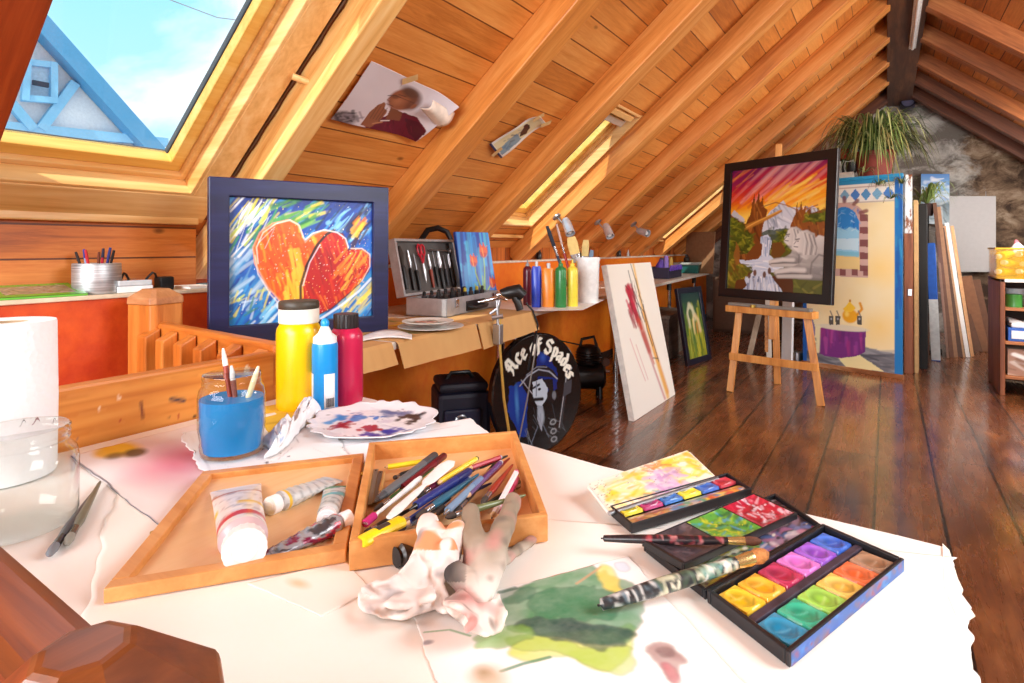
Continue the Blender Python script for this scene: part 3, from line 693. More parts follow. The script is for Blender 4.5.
# --- brown cardboard panel at the far end of the desk
P0 = V((-2.24, 7.66, FZ)); M = fr(P0, x=(.62, -.30, 0), y=(-.05, .12, 1))
mb = MB(); mb.box((.2, .27, -.008), (.46, .54, .016), M); T(mb.build('board_panel', plain((150, 108, 74), .8), base=P0, bevel=.002), 'plain brown board propped at the far end of the long desk', 'board')
# ================================================================== long desk
fa, fb = onz(532, 311.6, FZ), onz(690, 276.5, FZ)
fd = (fb-fa)/np.linalg.norm(fb-fa)
def front(y): return fa+fd*((y-fa[1])/fd[1])
f0, f1 = front(1.136), front(7.9)
desk = thing('long_desk', 'long white-topped desk running along the orange wall under the slope', 'desk', (f0[0]-.3, 2.7, 0))
mb = MB(); mb.prism([(f0[0], f0[1]), (f1[0], f1[1]), (KW+.005, 7.9), (KW+.005, YS+.03), (SW_+.004, YS-.005), (SW_+.004, 1.136)], .028, None, FZ-.028); mb.build('desk_top', plain((222, 212, 200), .35), desk, bevel=.003)
for y in (1.354, 2.86, 4.43, 6.3, 7.7):
    p = front(y)
    mb = MB(); mb.tube([(p[0]-.16, y, 0), (p[0]-.16, y, FZ-.03)], .022, 14); mb.tube([(p[0]-.16, y, FZ-.05), (p[0]-.16, y, FZ-.028)], .05, 14)
    lg = mb.build('leg', plain((205, 208, 212), .15, 1), desk, smooth=True)
    mb = MB(); mb.tube([(p[0]-.16, y, FZ-.14), (p[0]-.16, y, FZ-.06)], .026, 14); mb.build('collar', plain((20, 20, 22), .4), lg, smooth=True)
# cardboard covers bent over the desk's front edge
def cardboard(label, y0, y1, back, drop, art, tilt=0):
    mb = MB(); p0, p1 = front(y0), front(y1); nrm = np.array([fd[1], -fd[0], 0]); z = FZ+.003
    N = 40
    def f(u, v):
        p = p0+(p1-p0)*u; L = back+drop; d = v*L
        w = .003*math.sin(u*9+y0)
        if d < back: q = p-nrm*(back-d)+nrm*.006; return (q[0], q[1], z+w*.3)
        q = p+nrm*(.008+.03*(d-back)/drop+w); return (q[0], q[1], z-(d-back)*(1+tilt*(u-.5)))
    mb.grid(f, art.w-1, art.h-1, art.p)
    return T(mb.build('cardboard_cover', vcol(.8), base=(p0[0], p0[1], FZ), mods=[('SOLIDIFY', dict(thickness=.003, offset=1))]), label, 'cardboard', 'cardboard desk covers')
def art_card(seed, mess):
    A = Art(70, 40, (206, 160, 100)); A.mix(A.noise(12, 5, seed)*.5, (184, 136, 80))
    if mess:
        A.strokes(30, (.0, .0, 1, .55), .2, 1.5, .2, .06, [(90, 110, 40), (150, 140, 40), (60, 60, 40), (120, 90, 50)], seed, .6)
        A.strokes(14, (.55, .3, .95, .62), .1, .3, .3, .06, [(226, 186, 40), (205, 170, 40)], seed+1, .8); A.strokes(8, (.25, .45, .4, .7), 1.3, .5, .15, .05, [(50, 130, 60), (30, 100, 50)], seed+2)
    else: A.strokes(8, (.0, .0, 1, .5), .2, 1.5, .2, .03, [(150, 110, 60), (120, 120, 60)], seed, .5)
    return A
cardboard('brown cardboard over the desk edge behind the pink bottle, leftmost of three', 1.173, 1.462, .42, .075, art_card(1, False))
cardboard('paint-smeared brown cardboard over the desk edge below the metal case', 1.489, 2.02, .48, .10, art_card(4, True), .1)
cardboard('brown cardboard over the desk edge below the five paint bottles', 2.03, 2.60, .40, .105, art_card(7, False), -.15)
# ================================================================== stair railings
WOODR = lambda ax: wood((150, 76, 22), (196, 112, 40), (220, 142, 66), ax, 14, .4)
def newel(root, c, half, ztop, z0, capdark, rot=0.0, name='newel_post', mat=None, chf=.22, taper=.5, caph=None):
    M = Matrix.Translation(V((c[0], c[1], 0))) @ Matrix.Rotation(rot, 4, 'Z'); k = half*chf
    oct_ = lambda h, kk: [(-h+kk, -h), (h-kk, -h), (h, -h+kk), (h, h-kk), (h-kk, h), (-h+kk, h), (-h, h-kk), (-h, -h+kk)]
    caph = caph or half*.8
    mb = MB(); mb.prism(oct_(half, k), ztop-caph-z0, M, z0); p = mb.build(name, mat or WOODR('z'), root, bevel=.004)
    mb = MB(); a = [(x, y, ztop-caph) for x, y in oct_(half*1.04, k)]; b_ = [(x, y, ztop-caph*.55) for x, y in oct_(half*1.02, k)]; c_ = [(x*taper, y*taper, ztop) for x, y in oct_(half, k*1.2)]
    vs = a+b_+c_; fs = [tuple(range(8))[::-1], tuple(range(16, 24))]
    for r_ in (0, 8): fs += [(r_+i, r_+(i+1) % 8, r_+8+(i+1) % 8, r_+8+i) for i in range(8)]
    mb.add(vs, fs, M); mb.build('post_cap', capdark, p, bevel=.003)
    return p
stair = thing('stair_railing', 'pine stair railing with newel post and slats before the red wall', 'railing', (-1.65, .92, 0))
pN, pE = np.array([-2.004, .927]), np.array([-1.256, .878])
newel(stair, (pN[0]+.01, pN[1]), .060, .985, 0, wood((150, 92, 50), (186, 124, 76), (206, 150, 104), 'x', 14, .5), .25)
mb = MB(); mb.beam((pN[0], pN[1], .835), (pE[0], pE[1], .835), .04, .09); mb.build('handrail', WOODR('x'), stair, bevel=.01)
for t_ in (.10, .27, .43, .59, .77, .94):
    c = pN+(pE-pN)*t_; dv = (pE-pN)/np.linalg.norm(pE-pN); nv = np.array([dv[1], -dv[0]])
    c = c+nv*.045
    a_ = .025 if t_ > .15 else .032
    M = fr((c[0], c[1], 0), x=(dv[0], dv[1], 0), z=(0, 0, 1))
    mb = MB(); b4 = [M @ Vector(p) for p in ((-a_, -.022, 0), (a_, -.022, 0), (a_, .022, 0), (-a_, .022, 0))]
    t4 = [M @ Vector(p) for p in ((-a_, -.022, .842), (a_, -.022, .842), (a_, .022, .866), (-a_, .022, .866))]
    if t4[0].y > t4[3].y: t4 = [M @ Vector(p) for p in ((-a_, -.022, .866), (a_, -.022, .866), (a_, .022, .842), (-a_, .022, .842))]
    mb.hexa(b4, t4); mb.build('slat', WOODR('z'), stair, bevel=.004)
# splattered board along the table's left edge
def art_rail():
    A = Art(200, 44, (212, 132, 48))
    n_ = A.noise(3, 26, 3, 4); A.mix((n_-.4)*2.2, (226, 156, 72)); A.mix((.5-n_)*2.0, (184, 100, 30))
    A.line([(0, .62), (1, .60)], .02, (150, 82, 26), .6); A.strokes(60, (0, 0, 1, 1), .0, .06, .5, .02, [(190, 108, 36), (232, 164, 84)], 5, .4)
    A.splat(30, (0, .05, 1, .95), .022, [(60, 40, 30), (150, 90, 40), (240, 220, 190), (180, 60, 30), (50, 60, 110)], 6)
    A.ell(.55, .72, .012, .10, (40, 170, 215), .95, .5, -.5); A.ell(.62, .5, .010, .05, (225, 120, 110), .9); A.line([(.66, .22), (.70, .26)], .03, (40, 40, 60)); A.line([(.58, .2), (.585, .32)], .03, (110, 40, 30)); A.ell(.9, .1, .01, .05, (240, 230, 210), .9)
    return A
mb = MB(); mb.box((-1.277, .50, .735), (.035, .73, .254))
rb = mb.build('side_board', wood((176, 96, 30), (208, 128, 46), (226, 152, 72), 'y', 12, .45), stair, bevel=.006)
AR = art_rail(); mb = MB(); painted(mb, lambda u, v: (-1.2585, .145+.71*u, .615+.236*v), AR); mb.build('painted_face', vcol(.45), rb, smooth=True)
# foreground railing
FW_ = wood((74, 32, 14), (116, 56, 24), (156, 84, 40), 'x', 16, .35, coat=.3); FWZ = wood((110, 50, 20), (160, 84, 34), (196, 116, 56), 'z', 16, .35, coat=.3)
front_r = thing('foreground_railing', 'dark stained stair railing with capped newel post in the bottom left corner', 'railing', (-.35, .11, 0))
newel(front_r, (-.306, .112), .052, .938, 0, wood((70, 34, 16), (112, 58, 26), (150, 84, 42), 'y', 16, .35, coat=.3), .35, mat=FWZ, chf=.5, caph=.062, taper=.34)
mb = MB(); mb.beam((-.31, .126, .868), (-1.25, .136, .868), .050, .06); mb.build('handrail', FW_, front_r, bevel=.012)
for i in range(6):
    x = -.42-.15*i; y = .126+(x+.31)/(-.94)*.01
    mb = MB(); mb.box((x, y, .42), (.03, .03, .84)); mb.build('baluster', FWZ, front_r, bevel=.003)
# ================================================================== things on the long desk
def place(xc, yb, z, wpx, hpx):
    p = onz(xc, yb, z); d = float((p-C0) @ cf); return p, wpx/2*d/FPX, hpx*d/FPX
def lathe_part(name, mat, root, p, prof, n=24, label=None, sx=1, sy=1, M=None):
    A = Matrix.Translation(V(p)) if M is None else M
    mb = MB(); mb.lathe(prof, n, A, sx=sx, sy=sy); return mb.build(name, mat, root, label=label, smooth=True)
BLK = plain((22, 22, 24), .4); CHROME = plain((205, 207, 212), .15, 1.0); WHT = plain((238, 238, 236), .4); STEEL = plain((176, 178, 182), .3, .9)
# metal case of tools
B_, D_ = onz(446.5, 318.5, FZ), onz(499, 306.5, FZ); A_ = onz(402, 317, FZ)
e1 = D_-B_; LN = float(np.linalg.norm(e1)); e1 /= LN; e2 = np.array([e1[1], -e1[0], 0]); e2 = -e2 if e2 @ (A_-B_) < 0 else e2
LN = min(LN, .68); DP = max(.2, min(.27, float((A_-B_) @ e2))); HC = .088
case = thing('tool_case', 'open aluminium artist tool case with grey lined lid on the long desk', 'case', tuple(B_+e1*LN/2+e2*DP/2))
Mc = fr(B_+e2*DP, x=e1, y=-e2)   # x along, y to the front, z up
Mc = Matrix((V(e1), V(-e2), Vector((0, 0, 1)))).transposed().to_4x4(); Mc.translation = V(B_+e2*DP)
mb = MB(); th_ = .006
for c, d in (((LN/2, DP/2, .004+.004), (LN, DP, .008)), ((LN/2, th_/2, HC/2+.004), (LN, th_, HC)), ((LN/2, DP-th_/2, HC/2+.004), (LN, th_, HC)), ((th_/2, DP/2, HC/2+.004), (th_, DP, HC)), ((LN-th_/2, DP/2, HC/2+.004), (th_, DP, HC))): mb.box(c, d, Mc)
body = mb.build('body', plain((186, 188, 192), .35, .55), case, bevel=.002)
mb = MB(); mb.box((LN/2, DP/2, .045), (LN-.02, DP-.02, .06), Mc); mb.build('foam_insert', plain((52, 52, 56), .9), body)
for x in (.16, .84):
    mb = MB(); mb.box((LN*x, DP+.004, HC*.72), (.03, .01, .04), Mc); mb.box((LN*x, DP+.009, HC*.62), (.018, .008, .02), Mc); mb.build('latch', CHROME, case, bevel=.002)
mb = MB(); mb.tube([Mc @ Vector(q) for q in ((LN*.36, DP, HC*.45), (LN*.36, DP+.03, HC*.4), (LN*.40, DP+.035, HC*.33), (LN*.60, DP+.035, HC*.33), (LN*.64, DP+.03, HC*.4), (LN*.64, DP, HC*.45))], .010, 10); mb.box((LN*.5, DP+.003, HC*.45), (LN*.34, .008, .05), Mc); mb.build('handle', BLK, case, smooth=True)
LH = .295; la = math.radians(12)
Ml = Mc @ Matrix.Translation((0, 0, HC+.006)) @ Matrix.Rotation(la, 4, 'X') @ Matrix.Rotation(math.radians(90), 4, 'X')  # x along, y up lid, z to the front
Ml = Mc @ Matrix.Translation((0, -.012, HC+.006)) @ Matrix(((1, 0, 0, 0), (0, -math.sin(la), math.cos(la), 0), (0, math.cos(la), math.sin(la), 0), (0, 0, 0, 1)))
mb = MB(); mb.ring([(0, 0), (LN, 0), (LN, LH), (0, LH)], [(.014, .014), (LN-.014, .014), (LN-.014, LH-.014), (.014, LH-.014)], .05, Ml, -.045); mb.box((LN/2, LH/2, -.043), (LN-.01, LH-.01, .004), Ml)
lid = mb.build('lid', plain((186, 188, 192), .35, .55), case, bevel=.003)
mb = MB(); mb.box((LN/2, LH/2, -.032), (LN-.03, LH-.03, .016), Ml); mb.build('lid_lining', plain((96, 92, 90), .9), lid)
def tool(name, label, u, v0, v1, kind, col, w_=.012, tilt=0.0):
    a = Ml @ Vector((LN*u, LH*v0, -.012)); b_ = Ml @ Vector((LN*(u+tilt), LH*v1, -.012)); m_ = a.lerp(b_, .55)
    r = thing(name, label, 'tool', tuple(a), group='tools strapped in the case lid')
    mb = MB(); mb.tube([a, a.lerp(b_, .5), m_], [w_*.7, w_, w_*.75], 10); mb.build('handle', col, r, smooth=True)
    mb = MB()
    if kind == 'blade': mb.tube([m_, m_.lerp(b_, .3), b_], [w_*.3, w_*.9, w_*.5], 8, flat=.25)
    elif kind == 'rod': mb.tube([m_, b_], [w_*.35, w_*.2], 8)
    else: mb.tube([m_, m_.lerp(b_, .15), m_.lerp(b_, .6), b_], [w_*.5, w_*.6, w_*1.1, w_*.4], 10)
    mb.build('blade' if kind == 'blade' else 'tip', STEEL if kind != 'brush' else plain((60, 50, 44), .7), r, smooth=True)
tool('painting_knife', 'black handled spatula leftmost in the case lid', .09, .12, .88, 'brush', BLK, .016)
tool('craft_knife', 'slim black tool left of the scissors in the case lid', .20, .1, .8, 'blade', BLK, .011)
tool('screwdriver', 'black screwdriver just left of the scissors in the case lid', .29, .08, .74, 'rod', BLK, .012)
tool('craft_knife', 'steel bladed knife right of the scissors in the case lid', .52, .1, .72, 'blade', plain((150, 60, 40), .4), .010)
tool('needle_file', 'thin steel file mid right in the case lid', .61, .1, .8, 'rod', BLK, .010)
tool('pliers', 'black handled pliers right of centre in the case lid', .70, .05, .78, 'blade', BLK, .015)
tool('screwdriver', 'black screwdriver second from the right in the case lid', .79, .1, .7, 'rod', plain((60, 60, 66), .4), .012)
tool('craft_knife', 'black tool at the right edge of the case lid', .89, .1, .72, 'blade', BLK, .012)
sc_ = thing('scissors', 'scissors with red loop handles upright in the case lid', 'scissors', tuple(Ml @ Vector((LN*.4, LH*.3, -.01))))
for s_ in (-1, 1):
    mb = MB(); c = Vector((LN*.40+s_*.018, LH*.80, -.006)); pts = [Ml @ (c+Vector((math.cos(k*PI/8)*.016, math.sin(k*PI/8)*.03, 0))) for k in range(17)]
    mb.tube(pts, .0055, 8); mb.tube([Ml @ (c+Vector((0, -.03, 0))), Ml @ Vector((LN*.40, LH*.56, -.006))], .006, 8); mb.build('handle', plain((206, 36, 60), .35), sc_, smooth=True)
    mb = MB(); mb.tube([Ml @ Vector((LN*.40, LH*.57, -.008)), Ml @ Vector((LN*.40+s_*.004, LH*.4, -.008)), Ml @ Vector((LN*.40, LH*.2, -.008))], [.006, .007, .001], 8, flat=.3); mb.build('blade', STEEL, sc_, smooth=True)
wr = thing('spray_gun_key', 'steel key lying across the upper right of the case lid', 'tool', tuple(Ml @ Vector((LN*.7, LH*.78, 0))))
mb = MB(); mb.tube([Ml @ Vector((LN*.55, LH*.80, -.004)), Ml @ Vector((LN*.88, LH*.77, -.004))], [.011, .007], 8, flat=.5); mb.build('shaft', STEEL, wr, smooth=True); mb = MB(); mb.ball(Ml @ Vector((LN*.9, LH*.77, -.004)), .016, sc=(1, .6, 1)); mb.build('head', STEEL, wr, smooth=True)
names = ['black', 'dark', 'white-capped', 'yellow-ringed']
where = ['far left', 'left', 'left of centre', 'near centre', 'centre', 'right of centre', 'right', 'far right']
for i in range(16):
    u = .06+.058*i; row = i % 2
    p = Mc @ Vector((LN*u, DP*(.62 if row else .36), .076)); 
    r = thing('ink_bottle', ['small black-capped ink bottle in the front row of the case tray', 'small dark ink bottle in the back row of the case tray'][row == 0], 'bottle', tuple(p), group=['front row ink bottles', 'back row ink bottles'][row == 0])
    lathe_part('body', plain([(60, 60, 66), (36, 36, 40), (80, 80, 84), (58, 50, 46)][i % 4], .3), r, p, [(.0, 0), (.013, .0), (.014, .02), (.008, .026)], 12)
    lathe_part('cap', plain([(20, 20, 22), (20, 20, 22), (205, 205, 205), (200, 180, 40)][(i*7 % 4) if i > 8 else 0], .4), r, p, [(.009, .026), (.009, .042), (.004, .046)], 12)
p = Mc @ Vector((LN*.45, DP*.15, .08)); mb = MB(); mb.tube([Mc @ Vector((LN*.28, DP*.2, .092)), Mc @ Vector((LN*.5, DP*.12, .098)), Mc @ Vector((LN*.78, DP*.18, .092))], [.012, .007, .009], 10, flat=.5)
T(mb.build('spanner', STEEL, base=p, smooth=True), 'steel spanner lying at the back of the case tray', 'tool')
# dark loop behind the case lid
c = onz(436, 306, FZ)+np.array([-.05, .12, 0]); dl = float((c-C0) @ cf)
mb = MB(); q = [atd(420, 262, dl), atd(421, 240, dl), atd(428, 230, dl), atd(438, 228, dl), atd(447, 232, dl), atd(453, 244, dl), atd(454, 300, dl)]; q = [np.array((*onz(430, 306, FZ)[:2], FZ+.0))*0+x for x in q]
mb.tube([(q[0][0], q[0][1], FZ)]+q[:-1]+[(q[-1][0], q[-1][1], FZ)], .018, 10, flat=.6); T(mb.build('black_hose_loop', BLK, smooth=True, base=(q[0][0], q[0][1], FZ)), 'thick black loop standing behind the open case lid', 'hose')
# palette plates
def plate(name, label, xc, yc, r, z, seed, group=None, h=.007, art=None, wave=0.0):
    p = onz(xc, yc, z)
    root = thing(name, label, 'palette', tuple(p), group=group)
    def f(u, v):
        a = 2*PI*u; rr = r*(v+.0001); hh = .004 if v < .72 else .004+h*((v-.72)/.28)**1.2
        w_ = wave*math.sin(a*14+3*math.sin(a*3))*max(0, v-.7)/.3
        return (p[0]+rr*math.cos(a)*(1+w_), p[1]+rr*math.sin(a)*(1+w_), p[2]+hh+w_*.02)
    nu, nv = 96, 34
    A = art(nu+1, nv+1, r)
    mb = MB(); mb.grid(f, nu, nv, A); mb.build('dish', vcol(.35, .2), root, smooth=True, angle=180, mods=[('SOLIDIFY', dict(thickness=.002, offset=1))])
    return root, p
def polar(A2, nu, nv, k=.5):
    out = np.zeros((nv, nu, 3)); 
    for j in range(nv):
        for i in range(nu):
            a = 2*PI*i/(nu-1); rr = j/(nv-1)*k; x = .5+rr*math.cos(a); y = .5-rr*math.sin(a)
            out[j, i] = A2.p[min(A2.h-1, max(0, int(y*A2.h))), min(A2.w-1, max(0, int(x*A2.w)))]
    return out
def art_plate_small(nu, nv, r):
    A = Art(120, 120, (226, 224, 216)); A.strokes(40, (.25, .25, .75, .75), .5, 1.5, .2, .07, [(120, 130, 90), (90, 110, 70), (205, 200, 190), (150, 130, 90)], 4, .7); A.line([(.3, .6), (.6, .42)], .1, (226, 80, 26)); A.ell(.68, .62, .1, .07, (200, 150, 40)); A.ell(.42, .36, .07, .06, (60, 80, 60)); return polar(A, nu, nv)
def art_plate_low(nu, nv, r):
    A = Art(120, 120, (214, 212, 206)); A.strokes(60, (.1, .1, .9, .9), .5, 1.5, .2, .05, [(150, 150, 140), (236, 236, 230), (110, 100, 90)], 9, .6); return polar(A, nu, nv)
plate('mixing_plate', 'larger smeared plate under the orange-streaked plate by the case', 431, 328, .135, FZ+.006, 1, art=art_plate_low)
plate('mixing_plate', 'smaller palette plate with an orange streak stacked by the case', 428, 323, .105, FZ+.028, 2, art=art_plate_small)
# curled white strip with dark smear
p = onz(384, 341, FZ+.006); d = float((p-C0) @ cf)
mb = MB()
def strip(u, v):
    x = 362+50*u; y = 338-7*math.sin(PI*(.15+.6*u))+v*4.5
    q = onz(x, y+2, FZ+.008); return (q[0], q[1], FZ+.008+.012*math.sin(PI*u)*(1-v))
mb.grid(strip, 20, 4); T(mb.build('paper_strip', WHT, smooth=True, base=p, mods=[('SOLIDIFY', dict(thickness=.002))]), 'curled white paper strip on the desk behind the pink bottle', 'paper')
# airbrush with its clamp and hoses
p = onz(516, 312, FZ); d = float((p-C0) @ cf)
gun = thing('hot_air_gun', 'black pistol-shaped tool lying on the desk beside the metal case', 'tool', tuple(p))
q = lambda x, y, dd=0: atd(x, y, d+dd)
z0 = FZ+.012
mb = MB(); mb.tube([q(500, 294), q(508, 293), q(518, 291), q(524, 296)], [.022, .034, .038, .026], 14); mb.build('body', BLK, gun, smooth=True)
mb = MB(); mb.tube([q(514, 296), q(518, 303), q(520, 310)], [.024, .026, .024], 12, flat=.8); mb.build('handle', BLK, gun, smooth=True)
mb = MB(); mb.tube([q(526, 303), q(533, 311), q(538, 325), q(533, 345), q(528, 370)], .006, 6); mb.build('cord', BLK, gun, smooth=True)
hold = thing('airbrush_holder', 'clamped chrome airbrush holder hanging over the desk edge', 'holder', tuple(onz(496, 322, FZ)))
d2 = float((onz(494, 321, FZ)-C0) @ cf)-.04; q2 = lambda x, y, dd=0: atd(x, y, d2+dd)
mb = MB(); mb.tube([q2(478, 302), q2(488, 300), q2(500, 297), q2(507, 300)], [.004, .009, .012, .006], 10); mb.ball(q2(498, 295), .016); mb.build('airbrush', CHROME, hold, smooth=True)
mb = MB(); mb.tube([q2(490, 314), q2(498, 308), q2(500, 300)], .007, 8); mb.tube([q2(492, 318), q2(503, 316)], .012, 8); mb.tube([q2(497, 300), q2(499, 338)], .008, 8); mb.build('clamp', STEEL, hold, smooth=True)
mb = MB(); mb.box((0, 0, 0), (.03, .04, .09), along(q2(498, 334), q2(498, 345))); mb.build('clamp_screw', STEEL, hold, bevel=.004)
for k, (pts, c, lab) in enumerate(((((500, 318), (500, 350), (504, 400), (511, 445)), (180, 140, 60), 'yellowish hose hanging from the desk in front of the round black board'), (((538, 335), (533, 365), (527, 400), (518, 445)), (120, 116, 112), 'thin grey cable hanging in front of the round black board'))):
    mb = MB(); mb.tube([q2(x, y, .02*k) for x, y in pts], .0065-.003*k, 8); T(mb.build('air_hose' if k == 0 else 'cable', plain(c, .4), smooth=True, base=q2(*pts[0])), lab, 'hose' if k == 0 else 'cable')
# five squeeze bottles
for (x0, x1, yt, yb, c, lab, pouch) in ((523, 532, 263, 305, (96, 22, 40), 'dark red paint bottle, leftmost in the row before the bucket', 0), (531.5, 541.5, 263, 307, (34, 66, 190), 'blue paint bottle second in the row before the bucket', 1), (542, 555, 265, 307.5, (236, 136, 36), 'orange paint pouch in the middle of the row before the bucket', 1), (555, 566.5, 263, 308, (46, 124, 64), 'green paint bottle fourth in the row before the bucket', 0), (567, 578, 263, 307, (232, 210, 70), 'yellow paint bottle right beside the white bucket', 0)):
    p, r, h = place((x0+x1)/2, yb, FZ, x1-x0, yb-yt)
    root = thing('paint_bottle', lab, 'bottle', tuple(p), group='paint bottles in front of the bucket')
    if pouch:
        mb = MB(); vs = []
        prof = [(r*.95, r*.72, 0), (r*1.0, r*.75, h*.25), (r*1.03, r*.6, h*.6), (r*.98, r*.35, h*.85), (r*.8, r*.2, h*.93)]
        n = 24; fs = []
        M = Matrix.Rotation(YAW, 4, 'Z'); M.translation = V(p)
        for (a, b_, z) in prof:
            for k in range(n): vs.append((a*math.copysign(abs(math.cos(2*PI*k/n))**.8, math.cos(2*PI*k/n)), b_*math.sin(2*PI*k/n), z))
        for i in range(len(prof)-1):
            for k in range(n): fs.append((i*n+k, i*n+(k+1) % n, (i+1)*n+(k+1) % n, (i+1)*n+k))
        fs += [tuple(range(n))[::-1], tuple((len(prof)-1)*n+k for k in range(n))]
        mb.add(vs, fs, M); mb.build('body', plain(c, .3), root, smooth=True)
        lathe_part('cap', plain((200, 200, 200), .4), root, p, [(r*.3, h*.92), (r*.3, h*1.03), (r*.2, h*1.05)], 14)
    else:
        lathe_part('body', plain(c, .3), root, p, [(r*.9, 0), (r, .01), (r, h*.82), (r*.9, h*.88), (r*.4, h*.93)], 24)
        lathe_part('cap', plain(c if x0 > 550 else (150, 150, 154), .35), root, p, [(r*.42, h*.92), (r*.42, h*.98), (r*.18, h*1.0), (r*.12, h*1.08)], 16)
p, r, h = place(587, 304.5, FZ, 23, 47)
p = p+np.array([-.04, .1, 0])
bk = thing('paint_bucket', 'white plastic bucket holding wide brushes on the long desk', 'bucket', tuple(p))
lathe_part('body', plain((236, 236, 234), .35), bk, p, [(r*.86, 0), (r*.9, .004), (r, h*.93), (r*1.06, h*.93), (r*1.06, h), (r*.97, h), (r*.86, h*.1), (0, h*.08)], 32)
mb = MB(); mb.tube([V(p)+Vector((r*1.05*math.cos(a), r*1.05*math.sin(a), h*.85-.10*abs(math.sin(a-.6)))) for a in np.linspace(.6, .6+PI, 16)], .003, 6); mb.build('wire_handle', STEEL, bk, smooth=True)
def desk_brush(lab, b0, t0, dd, wide, hc, bc, fc=(190, 192, 196), flat=.3):
    db = float((V(p)-V(C0)).dot(V(cf)))+dd
    a, b_ = V(atd(*b0, db)), V(atd(*t0, db)); L = (b_-a).length
    root = thing('paint_brush', lab, 'paint brush', tuple(a), group='brushes standing in the bucket')
    mb = MB(); mb.tube([a, a.lerp(b_, .35), a.lerp(b_, .62)], [.005, .008, .009], 8); mb.build('handle', plain(hc, .4), root, smooth=True)
    mb = MB(); mb.tube([a.lerp(b_, .6), a.lerp(b_, .74)], [wide*.7, wide], 12, flat=flat); mb.build('ferrule', plain(fc, .25, .9), root, smooth=True)
    mb = MB(); mb.tube([a.lerp(b_, .73), a.lerp(b_, .9), b_], [wide, wide*1.05, wide*.8], 12, flat=flat); mb.build('bristles', plain(bc, .9), root, smooth=True)
desk_brush('tall dark round brush leaning left over the paint bottles', (573, 301), (547, 226), .04, .013, (50, 60, 84), (46, 50, 62), flat=.9)
desk_brush('thin red handled brush beside the tall dark brush', (577, 301), (556.5, 224), .05, .007, (170, 40, 40), (205, 180, 170), flat=.9)
desk_brush('broad flat yellow bristle brush standing in the white bucket', (586, 300), (571, 237), .0, .032, (196, 150, 80), (220, 190, 120))
desk_brush('smaller flat yellow brush at the right of the white bucket', (582, 300), (586, 240), .02, .022, (150, 110, 60), (205, 178, 116))
desk_brush('dark bristled flat brush low in the white bucket', (590, 300), (577, 249), .03, .02, (120, 90, 60), (120, 100, 80))
desk_brush('small blue tipped brush low between the bucket brushes', (584, 300), (592, 250), .04, .014, (60, 60, 60), (110, 130, 150))
# sheet of paper below the bottles
mb = MB(); pq = [onz(*c, FZ+.004) for c in ((535, 311), (583, 310), (604, 300), (560, 296))]; mb.hexa(pq, [x+np.array([0, 0, .001]) for x in pq]); T(mb.build('paper_sheet', WHT, base=pq[0]), 'white sheet under the paint bottles on the long desk', 'paper')
# basket and container further along
def desk_at(px_, off):
    best = None
    for y in np.arange(3.0, 7.9, .02):
        q = front(y); q = np.array([q[0]-off, y, FZ]); v = q-C0; x = 512+FPX*(v @ cr)/(v @ cf)
        if best is None or abs(x-px_) < best[0]: best = (abs(x-px_), q)
    return best[1]
p = desk_at(664, .22)
bs = thing('basket', 'dark wire basket of purple things on the far half of the desk', 'basket', tuple(p))
M = Matrix.Rotation(math.atan2(fd[1], fd[0]), 4, 'Z'); M.translation = V(p)
mb = MB(); L, Wd, Hh = .62, .26, .16
mb.ring([(-L/2, -Wd/2), (L/2, -Wd/2), (L/2, Wd/2), (-L/2, Wd/2)], [(-L/2+.012, -Wd/2+.012), (L/2-.012, -Wd/2+.012), (L/2-.012, Wd/2-.012), (-L/2+.012, Wd/2-.012)], Hh*.75, M, 0); mb.box((0, 0, .006), (L, Wd, .012), M); mb.build('body', plain((36, 28, 56), .6), bs, bevel=.006)
for i, x in enumerate((-.24, -.13, -.02, .09, .2)):
    mb = MB(); mb.tube([M @ Vector((x+.05*math.cos(a)-.01, -Wd/2-.012, .07+.065*math.sin(a))) for a in np.linspace(.3, 2.9, 12)], .012, 8); mb.build('loop_handle', plain((110, 76, 190), .35), bs, smooth=True)
for i in range(5):
    pp = M @ Vector((-.22+.11*i, .02*(i % 2), .012)); mb = MB(); mb.tube([pp, pp+Vector((.01, 0, .12)), pp+Vector((.03, .0, .19+.02*(i % 3)))], [.04, .045, .02], 10); T(mb.build('yarn_bundle', plain([(90, 60, 160), (40, 34, 60), (150, 120, 200), (60, 44, 110), (190, 150, 60)][i], .6), smooth=True, base=pp), ['violet', 'near-black', 'pale lilac', 'dark purple', 'ochre'][i]+' bundle standing in the dark basket', 'bundle', 'bundles in the basket')
M = Matrix.Rotation(math.atan2(fd[1], fd[0]), 4, 'Z'); M.translation = V(desk_at(697, .20))
M.translation.z = FZ
tub = thing('storage_tub', 'teal storage tub with a grey lid near the far end of the desk', 'tub', tuple(M.translation))
mb = MB(); mb.hexa([M @ Vector(q) for q in ((-.46, -.13, 0), (.46, -.13, 0), (.46, .13, 0), (-.46, .13, 0))], [M @ Vector(q) for q in ((-.5, -.15, .11), (.5, -.15, .11), (.5, .15, .11), (-.5, .15, .11))]); mb.build('tub_body', plain((40, 110, 104), .4), tub, bevel=.01)
mb = MB(); mb.box((0, 0, .125), (1.04, .33, .03), M); mb.build('lid', plain((150, 156, 150), .4), tub, bevel=.008)
